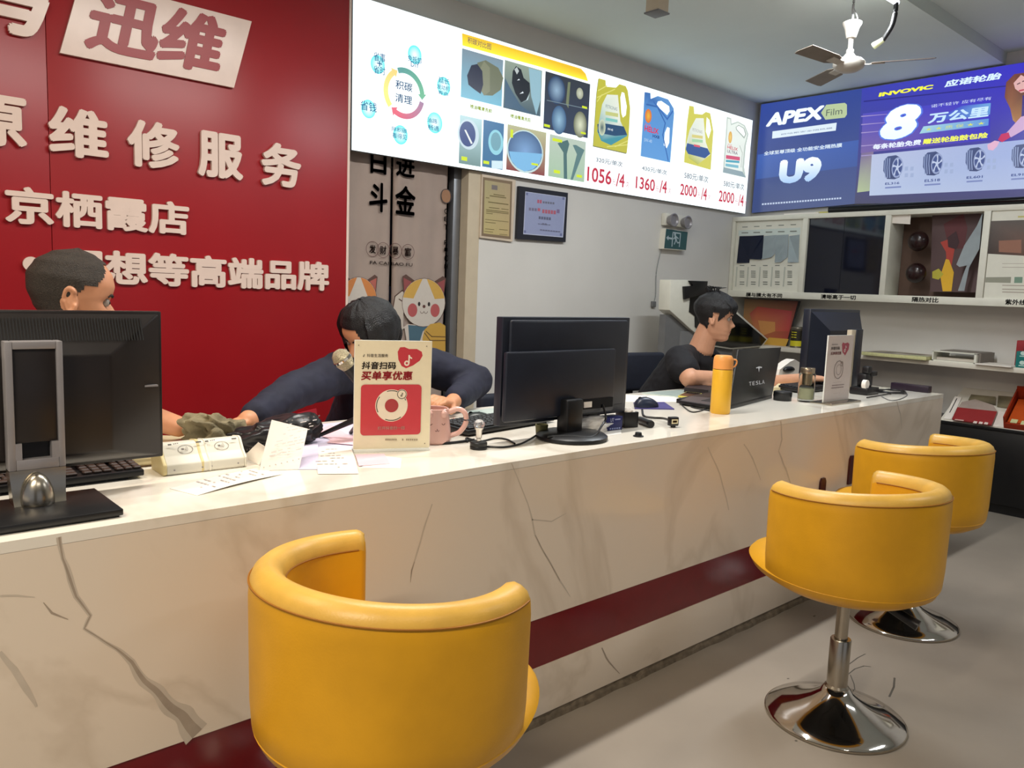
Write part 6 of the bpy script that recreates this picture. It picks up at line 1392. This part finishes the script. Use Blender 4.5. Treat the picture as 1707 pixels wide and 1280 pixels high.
HW = [(0, .026), (.015, .045), (.045, .058), (.085, .066), (.125, .073), (.165, .074), (.195, .063), (.22, .039), (.235, .002)]
def head_pt(a, z, off=0.):
    """a = angle from straight ahead; local axes: x forward, y to the person's left, z up from the chin"""
    f, bk, w = interp(HF, z), interp(HB, z), interp(HW, z)
    c, s = math.cos(a), math.sin(a); n_ = 2.35
    k_ = (abs(c)**n_+abs(s)**n_)**(-1/n_)
    x, y = c*k_*(f if c > 0 else bk), s*k_*w
    if c > 0:
        g = math.exp(-(y/.0125)**2); zz = (z-.072)/.05
        if -.12 < zz < 1.05: x += g*(.029*max(0, 1-abs((z-.083)/.012))**.8*0 + .019*math.exp(-((z-.084)/.0105)**2)+.012*math.exp(-((z-.100)/.016)**2))
        for sy in (-1, 1):
            x -= .010*math.exp(-((y-sy*.030)/.014)**2-((z-.117)/.011)**2)
            x += .006*math.exp(-((y-sy*.010)/.007)**2-((z-.079)/.007)**2)
            x += .003*math.exp(-((y-sy*.045)/.018)**2-((z-.095)/.016)**2)
    v = Vector((x, y, z))
    if off:
        o = Vector((x*1.0, y, z-.125)); o.normalize(); v += o*off
    return v
def head_bm(off=0., keep=None, nz=56, na=64):
    bm_ = bmesh.new(); rows = []
    for i in range(nz+1):
        t = i/nz; z = .235*(.5-.5*math.cos(PI*t)*1.0)
        rows.append([bm_.verts.new(head_pt(2*PI*j_/na, z, off(2*PI*j_/na, z) if callable(off) else off)) for j_ in range(na)])
    for i in range(nz):
        for j_ in range(na):
            q = (rows[i][j_], rows[i][(j_+1) % na], rows[i+1][(j_+1) % na], rows[i+1][j_])
            if keep is None or keep(2*PI*(j_+.5)/na, .235*(.5-.5*math.cos(PI*(i+.5)/nz))): bm_.faces.new(q)
    if keep is None: bm_.faces.new(rows[0][::-1]); bm_.faces.new(rows[-1])
    else:
        for v in [v for v in bm_.verts if not v.link_faces]: bm_.verts.remove(v)
    return bm_
def ear_bm(sy):
    m_ = MB()
    R_ = Matrix.Translation((-.006, sy*.071, .112)) @ Matrix.Rotation(sy*.38, 4, 'Z') @ Matrix.Rotation(-.18, 4, 'Y')
    pts = [(.014*math.cos(a)*(1.0 if math.sin(a) > 0 else .75), sy*.006, .030*math.sin(a)) for a in [.6+2*PI*i/20*.86 for i in range(21)]]
    m_.tube(pts, .0042, 8, smooth=0); m_.ball((0, 0, 0), (.0135, .005, .028), seg=16); m_.ball((-.001, sy*.003, -.027), (.008, .006, .008), seg=12)
    m_.bm.transform(R_); return m_.bm
def capsule(m_, a, ra, b_, rb, n=20):
    a = Vector(a); b_ = Vector(b_); d = b_-a; L = max(1e-5, d.length)
    q = Vector((0, 0, 1)).rotation_difference(d.normalized()).to_matrix().to_4x4()
    prof = [(0, -ra)]+[(ra*math.cos(t), ra*math.sin(t)) for t in [-PI/2+PI/2*i/5 for i in range(1, 6)]]+[(rb*math.cos(t), L+rb*math.sin(t)) for t in [PI/2*i/5 for i in range(0, 5)]]+[(0, L+rb)]
    m_.lathe(prof, n, mtx=Matrix.Translation(a) @ q)
def remesh(m_, vox, smooth=2):
    me = bpy.data.meshes.new('tmp'); m_.bm.to_mesh(me); m_.bm.free()
    o = bpy.data.objects.new('tmp', me); COL.objects.link(o)
    r = o.modifiers.new('r', 'REMESH'); r.mode = 'VOXEL'; r.voxel_size = vox; r.adaptivity = 0
    s = o.modifiers.new('s', 'SMOOTH'); s.factor = .5; s.iterations = smooth
    out = bpy.data.meshes.new_from_object(o.evaluated_get(bpy.context.evaluated_depsgraph_get()))
    bpy.data.objects.remove(o); bpy.data.meshes.remove(me); bm_ = bmesh.new(); bm_.from_mesh(out); bpy.data.meshes.remove(out); return bm_
def hand(m_, wrist, direction, palm_n, size=1., curl=.5, flip=1):
    """palm plus five bent fingers; direction = wrist to knuckles, palm_n = way the palm faces"""
    d = Vector(direction).normalized(); n_ = Vector(palm_n); n_ = (n_-d*n_.dot(d)).normalized(); s = d.cross(n_)*flip
    w = Vector(wrist); k_ = w+d*.085*size
    for t in (-.028, -.010, .008, .026): capsule(m_, w+s*t*.6*size+d*.01, .014*size, k_+s*t*size, .0115*size, 12)
    capsule(m_, w+d*.03*size-s*.008*size, .018*size, w+d*.06*size+s*.008*size, .016*size, 12)
    for t, L in ((-.031, .068), (-.0105, .078), (.0105, .074), (.031, .056)):
        p = k_+s*t*size; a = curl*.5; dd = d*math.cos(a)+n_*math.sin(a); q = p+dd*L*.45*size; capsule(m_, p, .0095*size, q, .0085*size, 10)
        a = curl*1.3; dd = d*math.cos(a)+n_*math.sin(a); r = q+dd*L*.32*size; capsule(m_, q, .0085*size, r, .0078*size, 10)
        a = curl*1.9; dd = d*math.cos(a)+n_*math.sin(a); capsule(m_, r, .0078*size, r+dd*L*.23*size, .0068*size, 10)
    p = w+d*.022*size-s*.026*size+n_*.006; q = p+(d*.6-s*.7+n_*.3).normalized()*.036*size; capsule(m_, p, .014*size, q, .0105*size, 10); capsule(m_, q, .0105*size, q+(d*.9-s*.25+n_*.35).normalized()*.030*size, .008*size, 10)
def person(label, skin, head_at, az, pitch, roll, hair_mat, hair_keep, hair_off, limbs, torso, shirt_mat, shirt, neck, hands, scale=1., extra_hair=None, collar=.012):
    """head_at = middle of the skull; limbs / torso / shirt = tapered capsules in world axes"""
    root = thing('person', label, 'person', (torso[0][0][0], torso[0][0][1], torso[0][0][2]))
    HM = Matrix.Translation(head_at) @ Matrix.Rotation(az, 4, 'Z') @ Matrix.Rotation(pitch, 4, 'Y') @ Matrix.Rotation(roll, 4, 'X') @ Matrix.Scale(scale, 4) @ Matrix.Translation((0, 0, -.122))
    m_ = MB(); m_.add(head_bm(), mtx=HM); m_.add(ear_bm(1), mtx=HM); m_.add(ear_bm(-1), mtx=HM)
    nb = HM @ Vector((-.028, 0, .045)); capsule(m_, nb, .054*scale, neck, .064*scale, 24)
    for c_ in torso+limbs: capsule(m_, *c_)
    for hd in hands: hand(m_, *hd)
    bm_ = remesh(m_, .0038, 2)
    out = MB(); out.add(bm_)
    for sy in (-1, 1):
        out.ball(HM @ Vector((.0655, sy*.030, .117)), .0112*scale, mi=1, seg=20); out.ball(HM @ Vector((.0722, sy*.031, .117)), (.0058*scale,)*3, mi=2, seg=14)
        # lids
        up = MB(); up.tube([head_pt(math.atan2(yy, .07), zz)+Vector((.0045, 0, 0)) for yy, zz in ((sy*.018, .1185), (sy*.030, .1235), (sy*.043, .1190))], .0028, 6); up.bm.transform(HM); me = bpy.data.meshes.new('t'); up.bm.to_mesh(me); out.bm.from_mesh(me); bpy.data.meshes.remove(me); up.bm.free()
    lipm = MB(); lipm.tube([Vector((head_pt(0, .051).x+.0012-abs(yy)*abs(yy)*14, yy, .051+abs(yy)*.03)) for yy in (-.022, -.012, 0, .012, .022)], lambda t: .0016+.0028*math.sin(PI*t), 8, mi=3); lipm.bm.transform(HM); me = bpy.data.meshes.new('t'); lipm.bm.to_mesh(me); out.bm.from_mesh(me); bpy.data.meshes.remove(me); lipm.bm.free()
    out.build('body', [skin, 'eye_white', 'iris_dark', 'lip'], root, world=True, angle=70)
    # hair and brows
    hb = head_bm(hair_off, hair_keep, 64, 96); h_ = MB(); h_.add(hb)
    if extra_hair: extra_hair(h_)
    h_.bm.transform(HM); h_.build('hair', hair_mat, root, world=True, angle=80)
    e_ = MB()
    for sy in (-1, 1): e_.tube([head_pt(math.atan2(yy, .075), zz)+Vector((.0015, 0, 0)) for yy, zz in ((sy*.014, .1305), (sy*.026, .1345), (sy*.040, .1345), (sy*.049, .130))], lambda t: .0015+.0022*math.sin(PI*min(1, t+.15)), 6)
    e_.bm.transform(HM); e_.build('eyebrows', 'brow', root, world=True)
    # clothing
    m_ = MB()
    for c_ in shirt: capsule(m_, *c_, 24)
    bm_ = remesh(m_, .007, 3)
    nk = Vector(neck); ax = (nb-nk).normalized()
    dead = [v for v in bm_.verts if (v.co-nk).dot(ax) > -.03 and ((v.co-nk)-ax*(v.co-nk).dot(ax)).length < .062*scale+collar]
    bmesh.ops.delete(bm_, geom=dead, context='VERTS')
    for v in bm_.verts:
        nn = noise.noise(v.co*17)*.005+noise.noise(v.co*39)*.0025; v.co += v.normal*nn
    m_ = MB(); m_.add(bm_); m_.build('shirt', shirt_mat, root, world=True, angle=80)
    return root, HM, nb
def off_short(t):
    return lambda a, z: t*min(1, max(0, (z-.10)/.06))*(.85+.3*noise.noise(Vector((math.cos(a)*5, math.sin(a)*5, z*40))))
def V(*a): return Vector(a)
# ---- the man at the big monitor
hl = onY(123, 494, 2.20)
azl = math.radians(-12)
def keepL(a, z):
    a = (a+PI) % (2*PI)-PI; aa = abs(a)
    return z > (.205 if aa < .6 else .205-.053*(aa-.6)/.5 if aa < 1.1 else .152 if aa < 1.35 else .152-.063*(aa-1.35)/.4 if aa < 1.75 else max(.066, .089-.03*(aa-1.75)))
fw = V(math.cos(azl), math.sin(azl), 0); sd = V(-math.sin(azl), math.cos(azl), 0)
nk = hl-fw*.055+V(0, 0, -.175)
th = nk-fw*.03+V(0, .46, -.44)
azt = math.radians(-50); sdt = V(-math.sin(azt), math.cos(azt), 0)
sr_, sl_ = nk-sdt*.19+V(0, .05, -.055), nk+sdt*.19+V(0, .05, -.055)
wr = onZ(298, 711, .815); el_ = V(.64, 2.34, .86)
el2, wr2 = V(.20, 2.03, .83), V(.40, 1.95, .835)
person('man in a black collared shirt half hidden behind the big silver-stand monitor', 'skin_tan', hl, azl, math.radians(6), 0, 'hair_short', keepL, off_short(.0035),
       [(sl_, .052, el_, .043), (el_, .042, wr, .028), (sr_, .052, el2, .043), (el2, .042, wr2, .030)],
       [(th, .14, nk+V(0, .13, -.12), .115), (sr_, .06, sl_, .06)], 'shirt_black',
       [(th, .155, nk+V(0, .13, -.11), .122), (sr_+V(0, 0, -.005), .070, sl_+V(0, 0, -.005), .070), (sl_, .066, sl_.lerp(el_, .6), .060), (sr_, .066, sr_.lerp(el2, .55), .062), (nk+V(0, .03, -.04), .085, nk-fw*.012+V(0, 0, .022), .078)],
       nk, [(wr, V(.9, -.1, -.03), V(0, 0, -1), 1., .40, -1), (wr2, V(.9, -.3, .02), V(0, 0, -1), 1., .25, 1)], scale=1.03, collar=.006)
# ---- the woman leaning over the till papers
hw = onY(614, 557, 2.32)
azw = math.radians(186)
s1w, s2w = onY(566, 622, 2.36), onY(716, 612, 2.40)
nw = (s1w+s2w)/2+V(0, .01, .045); nw = nw.lerp(hw+V(.07, .05, -.13), .4)
ew, ww = onY(482, 655, 2.26), onZ(412, 701, .82)
e2, w2 = onY(792, 636, 2.34), onY(752, 672, 2.19)
bw = (s1w+s2w)/2+V(.02, .24, -.36)
def keepW(a, z):
    a = (a+PI) % (2*PI)-PI; aa = abs(a)
    return z > (.176 if aa < .5 else .176-.06*(aa-.5)/.35 if aa < .85 else .116-.075*(aa-.85)/.4 if aa < 1.25 else .030)
def bun(h_):
    h_.ball((-.098, .0, .085), (.040, .045, .050), seg=24)
    for i in range(9): h_.tube([(-.05, -.05+.0125*i, .215), (-.10, -.055+.0135*i, .15), (-.105, -.03+.008*i, .08)], .009, 6)
person('person in a dark navy long-sleeved shirt bending behind the red and cream sign', 'skin_woman', hw, azw, math.radians(24), math.radians(-8), 'hair_black', keepW, (lambda a, z: .025*(min(1, max(.12, (z-.165)/.05)) if abs((a+PI) % (2*PI)-PI) < .95 else 1)*(.9+.2*noise.noise(Vector((math.cos(a)*4, math.sin(a)*4, z*30))))),
       [(s1w, .050, ew, .042), (ew, .040, ww, .027), (s2w, .050, e2, .042), (e2, .040, w2, .027)],
       [(bw, .13, nw+V(0, .03, -.12), .11), (s1w, .055, s2w, .055)], 'shirt_navy',
       [(bw, .155, nw+V(0, .03, -.12), .135), (s1w, .072, s2w, .074), (s1w, .068, ew, .058), (ew, .057, ew.lerp(ww, .82), .042), (s2w, .074, e2, .066), (e2, .064, e2.lerp(w2, .78), .045), (nw+V(0, .02, -.05), .085, nw+V(0, .01, .0), .07)],
       nw, [(ww, V(-.8, -.2, -.15), V(0, 0, -1), .92, .4, 1), (w2, V(-.85, -.3, .25), V(-.2, .2, -1), .92, 1.0, -1)], scale=.96, extra_hair=bun)
# ---- the man at the laptop
hr_ = onY(1193, 527, 2.29)
azr = math.radians(-62)
fr = V(math.cos(math.radians(-72)), math.sin(math.radians(-72)), 0); rr2 = V(fr.y, -fr.x, 0)
nr = hr_-V(math.cos(azr), math.sin(azr), 0)*.062+V(0, 0, -.172)
sR, sL = nr+rr2*.205-fr*.045+V(0, 0, -.045), nr-rr2*.205-fr*.045+V(0, 0, -.045)
tr = nr-fr*.26+V(0, 0, -.46)
eR, wR = onZ(1150, 631, .825), onZ(1226, 630, .82)
eL, wL = sL+V(.17, -.08, -.16), onZ(1350, 631, .825)
def keepR(a, z):
    a = (a+PI) % (2*PI)-PI; aa = abs(a)
    return z > (.160 if aa < .75 else .160-.035*(aa-.75)/.25 if aa < 1.0 else .125-.025*(aa-1.0)/.3 if aa < 1.28 else .140 if aa < 1.62 else max(.040, .105-.11*(aa-1.62)))
def tuft(h_):
    for i in range(12):
        a = random.uniform(-.8, .8); h_.tube([(-.03+.02*math.cos(i), .02*math.sin(i*2), .235), (-.035+.03*math.cos(i), .03*math.sin(i*2), .258), (-.02+.05*math.cos(i*1.7), .03*math.sin(i*2+a), .268)], lambda t: .005*(1-t)+.001, 5)
    for i in range(26):
        y = -.062+.0048*i; h_.tube([(.05-.25*y*y/.07, y, .226-abs(y)*.35), (.093-1.6*y*y/.07*.2, y*1.05, .188-abs(y)*.2), (.096-1.9*y*y/.07*.24, y*1.08+random.uniform(-.006, .006), .152-abs(y)*.12+random.uniform(-.006, .006))], lambda t: .007*(1-t)+.0015, 6)
person('man with short black hair in a black T-shirt sitting behind the black laptop', 'skin_fair', hr_, azr, math.radians(5), 0, 'hair_black', keepR, off_short(.017),
       [(sR, .052, eR, .044), (eR, .043, wR, .029), (sL, .052, eL, .044), (eL, .043, wL, .029)],
       [(tr, .14, nr-fr*.09+V(0, 0, -.13), .118), (sR, .058, sL, .058)], 'shirt_black',
       [(tr, .16, nr-fr*.09+V(0, 0, -.13), .130), (sR, .070, sL, .070), (sR, .070, sR.lerp(eR, .48), .074), (sL, .070, sL.lerp(eL, .48), .074), (nr-fr*.01+V(0, 0, -.055), .09, nr-fr*.01+V(0, 0, -.03), .085)],
       nr, [(wR, V(.93, -.3, .03), V(0, 0, -1), 1., .32, 1), (wL, V(.9, -.42, .0), V(0, 0, -1), 1., .35, -1)], extra_hair=tuft, collar=.016)

# ================================================================== office chairs behind the counter
mk('chair_navy', (26, 30, 44), .7, var=.15); mk('chair_black', (24, 24, 30), .6)
def office_chair(label, c, w, zb, ztop, az):
    t = thing('office_chair', label, 'chair', (c.x, c.y, 0), az)
    b = MB(); b.box((-w/2, -.025, zb), (w/2, .025, ztop), bev=.022, seg=3); b.build('backrest', 'chair_navy', t)
    b = MB(); b.box((-.24, -.50, .43), (.24, -.03, .50), bev=.03, seg=3); b.build('seat', 'chair_navy', t)
    b = MB(); b.box((-.03, -.05, .44), (.03, .06, .455)); b.box((-.03, .03, .44), (.03, .055, zb+.1)); b.build('back_support', 'black_plastic', t)
    b = MB(); b.cyl((0, -.26, .10), (0, -.26, .43), .028); b.build('column', 'black_plastic', t)
    for i in range(5):
        a = 2*PI*i/5+.3; p = V(.27*math.cos(a), -.26+.27*math.sin(a), 0); b = MB(); b.cyl((0, -.26, .11), p+V(0, 0, .075), .022, .014); b.ball(p+V(0, 0, .03), (.03, .03, .03), seg=14); b.build('leg', 'black_plastic', t)
    return t
p0, p1 = onY(1040, 588, 3.0), onY(1096, 588, 3.0)
cR = V((p0.x+p1.x)/2+.02, 2.80, 0)
office_chair('dark navy office chair behind the man in the black T-shirt', V(p1.x-.22, 3.0, 0), .46, .64, onY(1070, 587, 3.0).z, math.radians(-10))
q0, q1 = onY(797, 662, 2.72), onY(797, 680, 2.72)
office_chair('low dark office chair seen between the mug and the upright black monitor', V(q0.x+.23, 2.72, 0), .46, q1.z-.10, q0.z+.012, 0)
